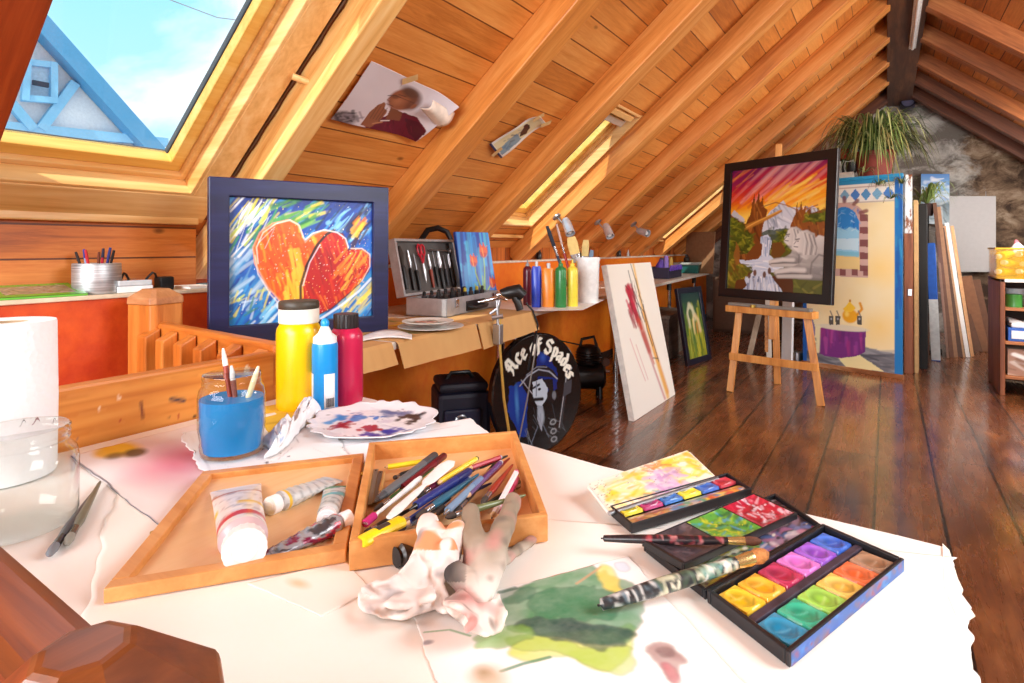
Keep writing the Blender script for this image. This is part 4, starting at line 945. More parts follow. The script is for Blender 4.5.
for i, (x, hh, c) in enumerate(((-.36, .10, (40, 30, 26)), (-.18, .13, (120, 100, 90)), (.02, .12, (180, 176, 170)), (.2, .11, (60, 40, 30)), (.38, .16, (34, 26, 24)))):
    pp = M @ Vector((x, .02, .141)); r = thing('small_jar', ['short dark jar leftmost', 'brown jar second', 'pale jar in the middle', 'low brown jar fourth', 'tall dark jar rightmost'][i]+' on the lid of the teal tub', 'jar', tuple(pp), group='jars on the teal tub')
    lathe_part('body', plain(c, .3), r, pp, [(.035, 0), (.038, .01), (.038, hh*.6), (.018, hh*.75)], 14); lathe_part('cap', BLK, r, pp, [(.019, hh*.74), (.019, hh), (.01, hh)], 12)
mb = MB(); pp = onz(650, 263, FZ)+np.array([0, 0, 0]); 
# little bottles on the knee wall ledge
for i, (x, yb, hp_, c) in enumerate(((519.5, 264, 13, (60, 48, 40)), (539, 262.5, 13, (40, 36, 36)), (619, 257.5, 10, (50, 46, 44)), (628, 257, 6, (190, 190, 190)), (587, 259.5, 6, (200, 200, 196)), (663, 254, 7, (60, 50, 46)))):
    pp = onx(x, yb, KW-.035); pp[2] = 1.0165; d = float((pp-C0) @ cf); hh = hp_*d/FPX
    r = thing('ledge_bottle', ['slim dark bottle', 'dark dropper bottle', 'black bottle with a narrow neck', 'low white pot', 'small white pot', 'small dark pot'][i]+' on the white ledge '+['behind the blue tulip canvas', 'above the blue paint bottle', 'right of the second spotlight', 'between the two far spotlights', 'above the white bucket', 'near the far end'][i], 'bottle', tuple(pp), group='little bottles on the ledge')
    lathe_part('body', plain(c, .3), r, pp, [(hh*.2, 0), (hh*.22, hh*.08), (hh*.22, hh*.5), (hh*.1, hh*.65)], 14); lathe_part('cap', plain((30, 30, 30) if i < 3 else (220, 220, 216), .4), r, pp, [(hh*.11, hh*.64), (hh*.11, hh*.9), (hh*.06, hh)], 12)
# three clip spotlights along the slope
for i, (x, y, sx, sy) in enumerate(((568, 227, 12, 20), (608, 231, 10, 14), (643, 232, 16, 3))):
    cc = onpl(x, y, S(0, 0, -.225), (-st, 0, ct)); d = float((cc-C0) @ cf); c = V(cc); k_ = d/3.7; ax = (V(atd(x+sx*.3, y+sy*.5, d-.05))-c).normalized()
    top = c+Vector((-st, 0, ct))*.105+Vector((-.03, .0, 0))
    sp_ = thing('spotlight', ['silver spotlight nearest, above the bucket of brushes', 'silver spotlight in the middle of the ledge row', 'flat dark spotlight farthest along the ledge row'][i], 'spotlight', tuple(c), group='spotlights under the slope')
    M = along(c-ax*.07, c+ax*.07) @ Matrix.Diagonal((.8, .8, .95, 1))
    mb = MB(); mb.lathe([(.0, 0), (.03, .0), (.042, .03), (.046, .14), (.040, .14), (.036, .05), (0, .045)], 20, M); mb.build('lamp_shade', plain((205, 208, 214), .25, .45), sp_, smooth=True)
    mb = MB(); mb.lathe([(.0, .05), (.02, .06), (.03, .10), (.02, .13), (0, .135)], 16, M); mb.build('bulb', plain((240, 240, 236), .2), sp_, smooth=True)
    mb = MB(); mb.tube([c-ax*.06, (c+top)/2+Vector((0, 0, -.01)), top], .007, 8); mb.build('arm', STEEL, sp_, smooth=True)
    mb = MB(); mb.lathe([(0, 0), (.035, 0), (.035, .012), (.012, .022), (0, .022)], 18, along(top, top-Vector((-st, 0, ct)))); mb.build('mount', STEEL, sp_, smooth=True)
# ================================================================== things on the near ledge
zl = .9645
p = onx(97, 296, -2.23); p[2] = zl; d = float((p-C0) @ cf); r_ = 20.5*d/FPX; h_ = 30*d/FPX
cup = thing('pen_cup', 'brushed steel cup of pens on the ledge left of the heart painting', 'cup', tuple(p))
m_, nt, b = newmat('brushed_steel'); n = noise(nt, mapping(nt, coord(nt), (1, 1, 40)), 9, 3); rr = ramp(nt, [(.3, (150, 150, 150)), (.7, (220, 220, 222))]); link(nt, n.outputs['Fac'], rr.inputs['Fac']); link(nt, rr.outputs['Color'], b.inputs['Base Color']); b.inputs['Metallic'].default_value = .8; b.inputs['Roughness'].default_value = .5
lathe_part('body', m_, cup, p, [(r_*.97, 0), (r_, .004), (r_, h_-.004), (r_*.97, h_), (r_*.9, h_-.003), (r_*.9, .01), (0, .008)], 32)
for i, (dx, dy, L, lean, c, c2, nm) in enumerate(((-.5, .2, .062, (-.35, 0), (150, 160, 190), (30, 60, 140), 'blue tipped pen leaning left'), (-.3, -.3, .06, (-.25, .1), (190, 40, 50), (190, 40, 50), 'red pen left of centre'), (0, .3, .05, (.0, .1), (120, 60, 40), (120, 60, 40), 'brown pen in the middle'), (.2, -.2, .066, (.25, .1), (170, 30, 50), (40, 40, 60), 'dark red pen right of centre'), (.35, .3, .07, (.32, .0), (40, 50, 110), (40, 50, 110), 'dark blue pen leaning right'), (.5, 0, .058, (.5, .1), (30, 26, 26), (30, 26, 26), 'black pen leaning furthest right'), (-.6, -.1, .05, (-.6, .1), (40, 34, 34), (40, 34, 34), 'black pen leaning furthest left'))):
    a = V(p)+Vector((cr[0]*dx*r_*.7, cr[1]*dx*r_*.7, .012)); e = V(p)+Vector((cr[0]*(dx*r_*.8+lean[0]*.06), cr[1]*(dx*r_*.8+lean[0]*.06), h_+L*.75)); e += Vector((0, dy*.02, 0))
    pn = thing('pen', nm+' in the steel cup', 'pen', tuple(a), group='pens in the steel cup')
    mb = MB(); mb.tube([a, a.lerp(e, .8)], .0045, 8); mb.build('barrel', plain(c, .35), pn, smooth=True); mb = MB(); mb.tube([a.lerp(e, .78), e], [.0052, .004], 8); mb.build('cap', plain(c2, .35), pn, smooth=True)
def art_mag():
    A = Art(80, 40, (86, 180, 40)); A.poly([(.1, .2), (.9, .2), (.9, .85), (.1, .8)], (150, 150, 120)); A.strokes(60, (.12, .2, .88, .8), .3, 1, .2, .05, [(190, 170, 120), (90, 110, 60), (120, 70, 50), (205, 200, 190), (70, 90, 120)], 3, .8); return A
q4 = [onx(0, 303, -2.155), onx(88, 297, -2.155)]; ya, yb_ = q4[0][1], q4[1][1]
AM = art_mag(); mg = thing('magazine', 'green covered magazine lying on the ledge left of the pen cup', 'magazine', (-2.24, (ya+yb_)/2, zl))
zz = lambda x: zl+.004+.022*(-2.156-x)/.16
mb = MB(); mb.hexa([(-2.316, ya, zl), (-2.156, ya, zl), (-2.156, yb_, zl), (-2.316, yb_, zl)][::-1], [(-2.316, ya, zz(-2.316)+.008), (-2.156, ya, zz(-2.156)+.002), (-2.156, yb_, zz(-2.156)+.002), (-2.316, yb_, zz(-2.316)+.008)][::-1]); mb.build('pages', plain((96, 176, 50), .5), mg); mb = MB(); painted(mb, lambda u, v: (-2.157-.158*v, ya+(yb_-ya)*u, zz(-2.157-.158*v)+.0035+.006*v), AM); mb.build('cover', vcol(.25, .3), mg)
y0 = onx(119, 293, -2.155)[1]; y1 = onx(154, 290, -2.155)[1]
bx = thing('plastic_box', 'flat clear-lidded white box on the ledge right of the pen cup', 'box', (-2.23, (y0+y1)/2, zl))
mb = MB(); mb.box((-2.23, (y0+y1)/2, zl+.011), (.14, y1-y0, .022)); mb.build('tray', WHT, bx, bevel=.003); mb = MB(); mb.box((-2.23, (y0+y1)/2, zl+.032), (.136, y1-y0-.004, .018)); mb.build('lid', plain((205, 210, 212), .1), bx, bevel=.003)
ad = thing('power_adapter', 'black plug adapter with coiled cable on the ledge near the heart painting', 'adapter', (-2.21, y1+.06, zl))
mb = MB(); mb.box((-2.21, y1+.06, zl+.024), (.05, .05, .048)); mb.build('adapter_body', BLK, ad, bevel=.006)
mb = MB(); mb.tube([(-2.22+.02*math.sin(k*.7), y1+.04-.012*k, zl+.02+.025*math.sin(k*.9)+.02) for k in range(14)], .004, 6); mb.build('cable', BLK, ad, smooth=True)
for i, (ya_, c) in enumerate(((y1+.14, (236, 232, 226)), (y1+.24, (70, 84, 90)))):
    mb = MB(); mb.box((-2.23, ya_+.06, zl+.004+.004*i), (.15, .15, .008)); T(mb.build('paper_pad', plain(c, .6), base=(-2.23, ya_, zl), bevel=.001), ['white paper pad on the ledge right of the black adapter', 'dark grey pad on the ledge against the blue frame'][i], 'paper')
# ================================================================== photographs taped to the slope
def taped(label, cat, quad, art, corners, curl=.0):
    n = np.array([-st, 0, ct]); base = np.array(S(0, 0, -.012))
    P = [onpl(*c, base, n) for c in quad]
    root = thing('taped_print', label, cat, tuple(P[0]))
    def f(u, v):
        p = (P[3]*(1-u)+P[2]*u)*(1-v)+(P[0]*(1-u)+P[1]*u)*v; k = curl*(max(0, u-.72)/.28)**2*(.3+v)+.004*math.sin(u*7+v*4)
        return tuple(p-n*(k+.004))
    mb = MB(); painted(mb, f, art); mb.build('print', vcol(.3), root, smooth=True, angle=180, mods=[('SOLIDIFY', dict(thickness=.0015))])
    for (u, v, a) in corners:
        c = V(f(u, v)); M = fr(c-V(n)*.003, x=(ct*math.cos(a), math.sin(a), st*math.cos(a)), z=tuple(-n)); mb = MB(); mb.box((0, 0, 0), (.07, .03, .001), M); mb.build('tape', plain((214, 176, 120), .5), root)
    return root, f
def art_monk():
    A = Art(150, 110, (226, 218, 222)); A.mix(A.noise(3, 3, 2)*.4, (200, 186, 196))
    A.ell(.1, .92, .16, .14, (60, 50, 60), .9, .5); A.strokes(20, (0, .8, .25, 1), .2, 1, .12, .04, [(40, 36, 46), (150, 140, 150)], 3)
    A.poly([(.36, .98), (.44, .80), (.54, .66), (.64, .56), (.80, .56), (.97, .70), (1.0, 1.0), (.40, 1.02)], (104, 20, 44), 1, .02)
    A.poly([(.7, .66), (.84, .62), (.98, .74), (.98, .98), (.86, .9)], (74, 14, 36), .9, .03); A.strokes(12, (.5, .75, .95, 1), .9, .4, .2, .012, [(140, 34, 60), (60, 10, 28)], 4, .7)
    A.ell(0.520, 0.360, 0.156, 0.230, (150, 90, 62), 1, .2, .25); A.ell(0.545, 0.199, 0.163, 0.115, (96, 62, 48), .95, .5, .2); A.ell(0.645, 0.360, 0.088, 0.184, (112, 66, 48), .8, .5, .2); A.ell(0.482, 0.406, 0.075, 0.115, (182, 118, 84), .8, .8)
    A.poly([(0.470, 0.544), (0.620, 0.567), (0.670, 0.728), (0.520, 0.774)], (130, 76, 54), 1, .02); A.ell(0.670, 0.395, 0.031, 0.069, (150, 92, 66), 1, .4, .2)
    A.line([(0.358, 0.383), (0.420, 0.337), (0.482, 0.337)], .012, (50, 34, 30)); A.line([(0.482, 0.337), (0.645, 0.337)], .008, (60, 44, 40)); A.ell(0.433, 0.360, 0.044, 0.046, (90, 60, 48), .6, .5); A.line([(0.395, 0.360), (0.383, 0.452), (0.420, 0.464)], .012, (120, 70, 50)); A.line([(0.408, 0.515), (0.482, 0.521)], .012, (96, 46, 40)); A.line([(0.445, 0.302), (0.520, 0.291)], .01, (60, 40, 36))
    A.poly([(.30, .96), (.30, .74), (.33, .58), (.37, .50), (.40, .52), (.42, .60), (.46, .62), (.48, .72), (.46, .84), (.42, .98)], (150, 92, 64), 1, .015)
    for x0, x1 in ((.34, .35), (.37, .385), (.41, .42), (.445, .45)): A.line([(x0, .58), (x1, .82)], .01, (100, 58, 42))
    A.line([(.42, .9), (.5, .84)], .03, (190, 130, 92)); A.line([(.48, .82), (.56, .78)], .02, (236, 226, 220))
    return A
r1_, f1_ = taped('photo print of a person in a maroon robe with pressed palms taped to the slope', 'photo', ((371.5, 61), (452, 97.5), (414, 138.5), (330.5, 118.5)), art_monk(), ((.42, 1.0, .9),), .05)
n_ = np.array([-st, 0, ct]); base_ = np.array(S(0, 0, -.05))
P_ = [onpl(*c, base_, n_) for c in ((433, 100), (455, 113), (437, 127.5), (420, 108))]
mb = MB(); mb.grid(lambda u, v: tuple((P_[3]*(1-u)+P_[2]*u)*(1-v)+(P_[0]*(1-u)+P_[1]*u)*v - n_*(.025*math.sin(PI*v))), 10, 10); T(mb.build('note_paper', plain((236, 222, 206), .6), smooth=True, base=P_[0], mods=[('SOLIDIFY', dict(thickness=.0015))]), 'small curling cream note over the photo print corner on the slope', 'paper')
def art_clip():
    A = Art(90, 40, (236, 232, 222)); A.poly([(.06, .12), (.94, .12), (.94, .86), (.06, .86)], (226, 214, 170)); A.poly([(.06, .5), (.5, .4), (.5, .86), (.06, .86)], (120, 150, 170), .9, .05); A.strokes(20, (.1, .3, .6, .8), .2, 1, .15, .08, [(90, 120, 150), (150, 160, 160), (60, 60, 60)], 3, .7); A.poly([(.5, .7), (.56, .45), (.70, .25), (.76, .35), (.72, .6), (.62, .8)], (56, 34, 34), 1, .03); A.ell(.70, .3, .05, .12, (80, 40, 36)); A.poly([(0, .0), (.05, 0), (.05, 1), (0, 1)], (40, 50, 90)); return A
taped('narrow newspaper clipping taped to the slope right of the photo print', 'clipping', ((489.5, 144.5), (536.5, 112), (545, 122), (500.5, 158)), art_clip(), ((.02, .5, .3), (.97, .98, .6), (.99, .1, .9)), .03)
# ================================================================== under the long desk
# round black board lettered "Ace of Spades"
def art_disc():
    N = 230; A = Art(N, N, (12, 12, 16))
    A.poly([(.50, .14), (.64, .2), (.74, .36), (.70, .5), (.5, .5), (.46, .3)], (16, 44, 130), .9, .05); A.poly([(.16, .40), (.3, .36), (.36, .5), (.34, .86), (.24, .84), (.15, .6)], (14, 60, 160), .85, .06); A.mix(A.noise(6, 6, 4)*.35, (8, 8, 12))
    A.ell(.24, .55, .03, .2, (90, 170, 230), .5, 1); A.ell(.56, .2, .05, .06, (60, 110, 220), .5, 1)
    # hatted rider with a guitar
    A.poly([(.26, .42), (.36, .32), (.46, .27), (.58, .27), (.68, .33), (.74, .42), (.62, .38), (.5, .36), (.4, .40)], (30, 32, 40)); A.line([(.28, .41), (.38, .335), (.5, .30), (.62, .33), (.72, .41)], .012, (150, 156, 170)); A.line([(.36, .33), (.48, .275), (.6, .29)], .008, (120, 126, 140))
    A.poly([(.42, .40), (.54, .38), (.60, .44), (.58, .56), (.52, .62), (.46, .60), (.42, .52)], (178, 190, 205), 1, .02); A.poly([(.54, .38), (.66, .40), (.66, .62), (.58, .60), (.60, .48)], (20, 22, 28), 1, .03)
    A.line([(.43, .45), (.5, .43)], .02, (40, 44, 54)); A.line([(.47, .40), (.46, .52)], .014, (110, 120, 136)); A.line([(.44, .55), (.53, .56)], .03, (24, 24, 30)); A.ell(.5, .47, .02, .012, (30, 34, 44))
    A.ell(.50, .70, .05, .10, (176, 186, 200), .9, .5); A.poly([(.46, .60), (.53, .62), (.52, .78), (.5, .84), (.46, .72)], (150, 160, 176), .8, .02)
    A.poly([(.3, .98), (.34, .78), (.46, .72), (.5, .86), (.56, .72), (.72, .7), (.8, .86), (.7, 1)], (14, 14, 18), .95, .02)
    A.line([(.36, .94), (.46, .78)], .01, (90, 100, 116)); A.line([(.58, .9), (.52, .78)], .01, (80, 90, 104)); A.strokes(30, (.3, .68, .8, .96), 1.0, .6, .12, .008, [(80, 88, 100), (40, 44, 52), (130, 140, 150)], 6, .6)
    A.line([(.86, .34), (.72, .84)], .045, (46, 46, 52)); A.line([(.85, .35), (.71, .84)], .008, (170, 174, 180)); A.poly([(.80, .46), (.90, .44), (.88, .56), (.78, .58)], (60, 62, 70)); A.line([(.84, .30), (.90, .34)], .02, (190, 192, 196))
    for y in (.78, .86, .93): A.ell(.64, y, .045, .03, (150, 154, 160), .9, .3); A.ell(.64, y, .028, .018, (16, 16, 20), .9, .3)
    A.ell(.67, .55, .03, .045, (120, 126, 136), .8, .4); A.line([(.3, .36), (.42, .5)], .008, (160, 160, 170))
    # lettering with a broad nib along an arc
    G = {
     'A': [[(.05, 1), (.22, .86)], [(.1, .3), (.3, .05), (.62, .1)], [(.34, .1), (.22, .9)], [(.62, .1), (.66, .85), (.86, 1)], [(.2, .55), (.66, .5)], [(.05, .45), (.2, .55)]],
     'c': [[(.6, .42), (.38, .36)], [(.3, .4), (.2, .52), (.22, .85), (.38, 1), (.6, .9)]],
     'e': [[(.26, .7), (.58, .56), (.46, .38)], [(.36, .38), (.2, .52), (.22, .85), (.38, 1), (.62, .88)]],
     'o': [[(.34, .36), (.18, .5), (.2, .86), (.38, 1)], [(.34, .36), (.56, .5), (.56, .86), (.38, 1)]],
     'f': [[(.62, .08), (.4, .04), (.34, .2), (.34, .95), (.26, 1.1)], [(.14, .4), (.58, .38)]],
     'S': [[(.8, .16), (.56, .02), (.3, .12), (.24, .3), (.44, .44), (.7, .56), (.74, .8), (.5, 1), (.2, .92), (.1, .76)]],
     'p': [[(.22, .36), (.24, .5), (.24, 1.34)], [(.24, .44), (.44, .36), (.6, .5), (.58, .9), (.4, 1), (.24, .92)]],
     'a': [[(.2, .46), (.4, .36), (.54, .46), (.56, .9), (.68, 1)], [(.54, .64), (.28, .66), (.18, .82), (.3, 1), (.54, .88)]],
     'd': [[(.26, .02), (.52, .36), (.58, .86), (.4, 1)], [(.5, .42), (.3, .38), (.18, .54), (.2, .86), (.4, 1)]],
     's': [[(.58, .42), (.36, .36), (.22, .5), (.36, .64), (.54, .72), (.56, .9), (.36, 1), (.16, .9)]],
    }
    txt = 'Ace of Spades'; adv = {'A': .98, 'c': .66, 'e': .66, 'o': .68, 'f': .58, 'S': .92, 'p': .68, 'a': .70, 'd': .68, 's': .64, ' ': .42}
    tot = sum(adv[c] for c in txt); R0, sz = .345, .13; KX = .82; arc = tot*sz*KX/(R0+sz*.4); a = -arc/2+.20
    X, Y = (A.x-.5), (A.y-.5)
    mask = np.zeros(A.x.shape); nib = math.radians(-40)
    for ch in txt:
        wdt = adv[ch]*sz*KX/(R0+sz*.4)
        for st_ in G.get(ch, []):
            for (x0, y0), (x1, y1) in zip(st_[:-1], st_[1:]):
                for t_ in np.linspace(0, 1, 14):
                    gx, gy = x0+(x1-x0)*t_, y0+(y1-y0)*t_
                    aa = a+gx*sz*KX/(R0+sz*.4); rr = R0+(1-gy)*sz; cx, cy = .5+rr*math.sin(aa), .5-rr*math.cos(aa)
                    dx, dy = A.x-cx, A.y-cy; na = nib+aa; lx = dx*math.cos(na)+dy*math.sin(na); ly = -dx*math.sin(na)+dy*math.cos(na)
                    mask = np.maximum(mask, np.clip(1.5-np.maximum(np.abs(lx)/.0135, np.abs(ly)/.0048), 0, 1))
        a += wdt
    A.mix(np.clip(mask*1.6, 0, 1), (236, 234, 220)); return A
dc = V((-1.586, 2.70, .325)); rad = .324; nn = Vector((.95, -.31, .08)).normalized()
Md = fr(dc, x=tuple(Vector((0, 0, 1)).cross(nn)), z=tuple(nn))
disc = thing('round_board', 'round black board lettered Ace of Spades under the long desk', 'board', (dc.x, dc.y, 0))
mb = MB(); mb.lathe([(rad-.02, -.05), (rad, -.035), (rad, -.006), (rad-.008, 0), (rad-.014, -.002)], 72, Md); mb.build('rim', plain((16, 16, 18), .12, coat=.6), disc, smooth=True)
AD = art_disc()
def discf(u, v):
    a, b_ = 2*u-1, 2*v-1; x = a*math.sqrt(1-b_*b_/2); y = b_*math.sqrt(1-a*a/2); return Md @ Vector((x*(rad-.013), y*(rad-.013), -.001))
A2 = Art(AD.w, AD.h, (0, 0, 0))
ii = np.linspace(-1, 1, AD.w); jj = np.linspace(1, -1, AD.h); gx, gy = np.meshgrid(ii, jj); xx = gx*np.sqrt(1-gy*gy/2); yy = gy*np.sqrt(1-gx*gx/2)
A2.p = AD.p[np.clip(((1-yy)/2*AD.h).astype(int), 0, AD.h-1), np.clip(((xx+1)/2*AD.w).astype(int), 0, AD.w-1)]
mb = MB(); painted(mb, discf, A2); mb.build('painted_face', vcol(.18, .3), disc, smooth=True, angle=180)
# chrome legs just behind it
ch = thing('drum_stand', 'chrome stand with black collars behind the round black board', 'stand', (-1.80, 2.7, 0))
for x, y in ((-1.775, 2.76), (-1.82, 2.66)):
    mb = MB(); mb.tube([(x, y, 0), (x, y, .70)], .026, 14); lg = mb.build('tube', CHROME, ch, smooth=True)
    mb = MB(); mb.tube([(x, y, .66), (x, y, .745)], .031, 14); mb.build('collar', BLK, lg, smooth=True)
mb = MB(); mb.tube([(-1.775, 2.76, .05), (-1.82, 2.66, .05)], .02, 10); mb.build('cross_bar', BLK, ch, smooth=True)
# compressor
p = onz(585, 400, 0)+np.array([-.02, .1, 0])
cp = thing('compressor', 'small black air compressor on the floor right of the round board', 'compressor', tuple(p))
X_ = lambda dx, dy, dz: V(p)+Vector((cr[0]*dx-cr[1]*0+cf[0]*dy, cr[1]*dx+cf[1]*dy, dz))
mb = MB(); mb.tube([X_(-.1, .02, .16), X_(-.08, .0, .16), X_(.1, -.0, .16), X_(.12, .0, .16)], [.08, .1, .1, .08], 20); mb.build('tank', BLK, cp, smooth=True)
mb = MB(); mb.lathe([(.085, 0), (.09, .02), (.09, .10), (.07, .13), (.03, .14)], 20, Matrix.Translation(X_(.0, 0, .25))); [mb.lathe([(.09, z), (.098, z+.004), (.09, z+.008)], 20, Matrix.Translation(X_(0, 0, .25)), cap=False) for z in (.02, .04, .06, .08)]; mb.build('motor', plain((26, 26, 28), .35), cp, smooth=True)
mb = MB(); mb.tube([X_(-.06, 0, .38), X_(-.05, 0, .43), X_(.04, 0, .45), X_(.06, 0, .38)], .012, 8); mb.build('carry_handle', BLK, cp, smooth=True)
mb = MB(); mb.lathe([(.0, 0), (.03, 0), (.03, .02), (0, .02)], 16, along(X_(.11, -.09, .28), X_(.12, -.13, .28))); mb.build('gauge', STEEL, cp, smooth=True)
mb = MB(); mb.tube([X_(.1, -.05, .2), X_(.15, -.06, .2)], .014, 8); mb.build('valve', CHROME, cp, smooth=True)
for a in (-.08, .08):
    mb = MB(); mb.tube([X_(a, -.06, 0), X_(a, -.05, .1)], .018, 8); mb.build('foot', BLK, cp, smooth=True)
    mb = MB(); mb.tube([X_(a, .06, 0), X_(a, .05, .1)], .018, 8); mb.build('foot', BLK, cp, smooth=True)
mb = MB(); mb.tube([(KW+.01, p[1]-.3, .76), (KW+.02, p[1]-.28, .6), (KW+.03, p[1]-.12, .45), tuple(X_(-.05, .03, .38))], .005, 6); T(mb.build('mains_cable', BLK, smooth=True, base=(KW, p[1]-.3, .0)), 'black mains cable looping down the orange wall to the compressor', 'cable')
# dark bag
p = onz(470, 452, 0); dq = 3.15
p = atd(460, 410, 3.2); p[2] = 0
bag = thing('black_bag', 'dark blue-black boxy bag under the desk left of the round board', 'bag', tuple(p))
M = Matrix.Rotation(YAW+.3, 4, 'Z'); M.translation = V(p)
ht = .40
mb = MB(); mb.prism([(-.15, -.15), (.14, -.15), (.15, .15), (-.14, .15)], ht-.06, M, 0); mb.build('bag_body', plain((18, 18, 40), .6), bag, bevel=.025)
mb = MB(); mb.prism([(-.14, -.14), (.13, -.14), (.14, .14), (-.13, .14)], .05, M, ht-.06); mb.build('flap', plain((26, 24, 38), .6), bag, bevel=.02)
mb = MB(); mb.box((-.02, -.16, ht*.45), (.2, .03, ht*.4), M); mb.build('pocket', plain((20, 22, 52), .6), bag, bevel=.012)
mb = MB(); mb.tube([M @ Vector((-.08, 0, ht-.02)), M @ Vector((-.05, 0, ht+.02)), M @ Vector((.05, 0, ht+.02)), M @ Vector((.08, 0, ht-.02))], .012, 8); mb.build('carry_strap', BLK, bag, smooth=True)
mb = MB(); mb.lathe([(.02, 0), (.028, .004), (.035, 0)], 20, along(M @ Vector((-.03, -.176, .2)), M @ Vector((-.03, -.19, .2))), cap=False); mb.build('badge_ring', STEEL, bag, smooth=True)
# crate and chrome thing behind the white canvas
p = onz(676, 352, 0)
M = Matrix.Rotation(.1, 4, 'Z'); M.translation = V((-2.07, 5.92, 0))
cr8 = thing('wooden_crate', 'grey weathered box under the far desk behind the white canvas', 'crate', (-2.07, 5.92, 0))
mb = MB(); mb.ring([(-.24, -.4), (.24, -.4), (.24, .4), (-.24, .4)], [(-.22, -.38), (.22, -.38), (.22, .38), (-.22, .38)], .42, M, 0); mb.box((0, 0, .01), (.46, .78, .02), M); mb.build('crate_body', wood((76, 66, 58), (110, 98, 88), (140, 128, 116), 'y', 12, .7), cr8, bevel=.005)
mb = MB(); mb.box((0, 0, .43), (.5, .82, .03), M); mb.build('lid', wood((90, 80, 72), (126, 114, 102), (156, 144, 130), 'y', 12, .7), cr8, bevel=.004)
p = onz(668, 366, 0); 
tp = thing('tripod_head', 'small chrome and black stand on the floor behind the white canvas', 'stand', (-1.734, 4.72, 0))
b0 = Vector((-1.734, 4.72, 0))
for a in (0, 2.1, 4.2):
    mb = MB(); mb.tube([b0+Vector((math.cos(a)*.14, math.sin(a)*.14, .01)), b0+Vector((math.cos(a)*.04, math.sin(a)*.04, .2))], .012, 8); mb.build('leg', BLK, tp, smooth=True)
mb = MB(); mb.lathe([(.05, .16), (.06, .2), (.06, .3), (.03, .32), (.03, .42), (.055, .43), (.055, .47), (0, .48)], 18, Matrix.Translation(b0)); mb.build('chrome_head', CHROME, tp, smooth=True)
# ================================================================== foreground table
TZ = .75
P2 = lambda x, y, z=TZ: onz(x, y, z)
tb = thing('work_table', 'large wooden work table in the foreground under white and beige paper', 'table', (-.6, .65, 0))
tpoly = [(-1.252, .206), (-.506, .198), (-.257, .200), (.036, .200), (.053, .869), (-.793, .908), (-1.043, .961), (-1.249, .985)]
mb = MB(); mb.prism(tpoly, .03, None, TZ-.033); mb.build('table_top', PINEX, tb, bevel=.003)
for x, y in ((-1.18, .28), (-1.18, .88), (-.03, .28), (-.03, .80)):
    mb = MB(); mb.box((x, y, (TZ-.034)/2), (.06, .06, TZ-.034)); mb.build('leg', PINEZ, tb, bevel=.004)
mb = MB(); mb.beam((-1.18, .28, TZ-.08), (-.03, .28, TZ-.08), .025, .08); mb.build('apron', PINEX, tb)
mb = MB(); mb.beam((-1.18, .86, TZ-.08), (-.03, .80, TZ-.08), .025, .08); mb.build('apron', PINEX, tb)
PAPER = plain((242, 238, 232), .6, 0, .02, 6)
# white cover paper with a torn right edge, hanging slightly over
rr_ = random.Random(11)
cov = [(-1.25, .209), (-.506, .201), (-.257, .203), (.037, .203)]
edge = [(.062, .323), (.056, .459), (.06, .559), (.063, .624), (.065, .688), (.062, .719), (.073, .754), (.064, .788), (.061, .842), (.058, .887)]
back = [(.014, .89), (-.101, .892), (-.239, .893), (-.408, .897), (-.583, .92), (-.817, .931), (-1.043, .984), (-1.248, .990)]
mb = MB(); mb.prism(cov+edge+back, .0012, None, TZ-.0028)
T(mb.build('paper_cover', PAPER, base=(-.6, .6, TZ)), 'white paper covering the foreground table with a torn right edge', 'paper')
for (pts, lab) in (([(.058, .892), (.064, .883), (.067, .815), (.07, .797), (.067, .779), (.076, .754), (.069, .734), (.058, .723), (.052, .777)], 'torn ragged strip of cream paper at the right table edge'),):
    mb = MB(); n_ = len(pts); mb.add([(x, y, TZ-.0006-(max(0, x-.06)*.6)) for x, y in pts]+[(x, y, TZ+.0004-(max(0, x-.06)*.6)) for x, y in pts], [tuple(range(n_))[::-1], tuple(range(n_, 2*n_))]+[(i, (i+1) % n_, n_+(i+1) % n_, n_+i) for i in range(n_)])
    T(mb.build('torn_paper', plain((244, 234, 212), .6, 0, .03), base=(*pts[0], TZ)), lab, 'paper')
def sheet(name, label, quad, z, art, wob=0.0, seed=1, rough=.65, ripple=.0):
    q = [P2(*c, z) for c in quad]; r = random.Random(seed)
    ph = [r.uniform(0, 6) for _ in range(8)]
    def f(u, v):
        w_ = lambda s, k: wob*(math.sin(s*13+ph[k])+.6*math.sin(s*29+ph[k+1])+.4*math.sin(s*61+ph[k+2]))
        uu = u+(w_(v, 0) if u > .98 else 0)+(w_(v, 2) if u < .02 else 0); vv = v+(w_(u, 4) if v > .98 else 0)+(w_(u, 5) if v < .02 else 0)
        p = (q[3]*(1-uu)+q[2]*uu)*(1-vv)+(q[0]*(1-uu)+q[1]*uu)*vv
        return (p[0], p[1], z+ripple*(1+math.sin(u*11+ph[0]+3*v)*math.sin(v*9+ph[1]))*(.3 if .05 < u < .95 and .05 < v < .95 else 1))
    mb = MB(); painted(mb, f, art)
    return T(mb.build(name, vcol(rough), smooth=True, angle=180, base=q[3], mods=[('SOLIDIFY', dict(thickness=.0007, offset=-1))]), label, 'paper'), q
def mapper(quad, z):
    q = [P2(*c, z)[:2] for c in quad]; o = q[0]; A = np.array([q[1]-o, q[3]-o]).T; Ai = np.linalg.inv(A)
    def m(x, y): s = Ai @ (P2(x, y, z)[:2]-o); return (float(s[0]), float(s[1]))
    return m
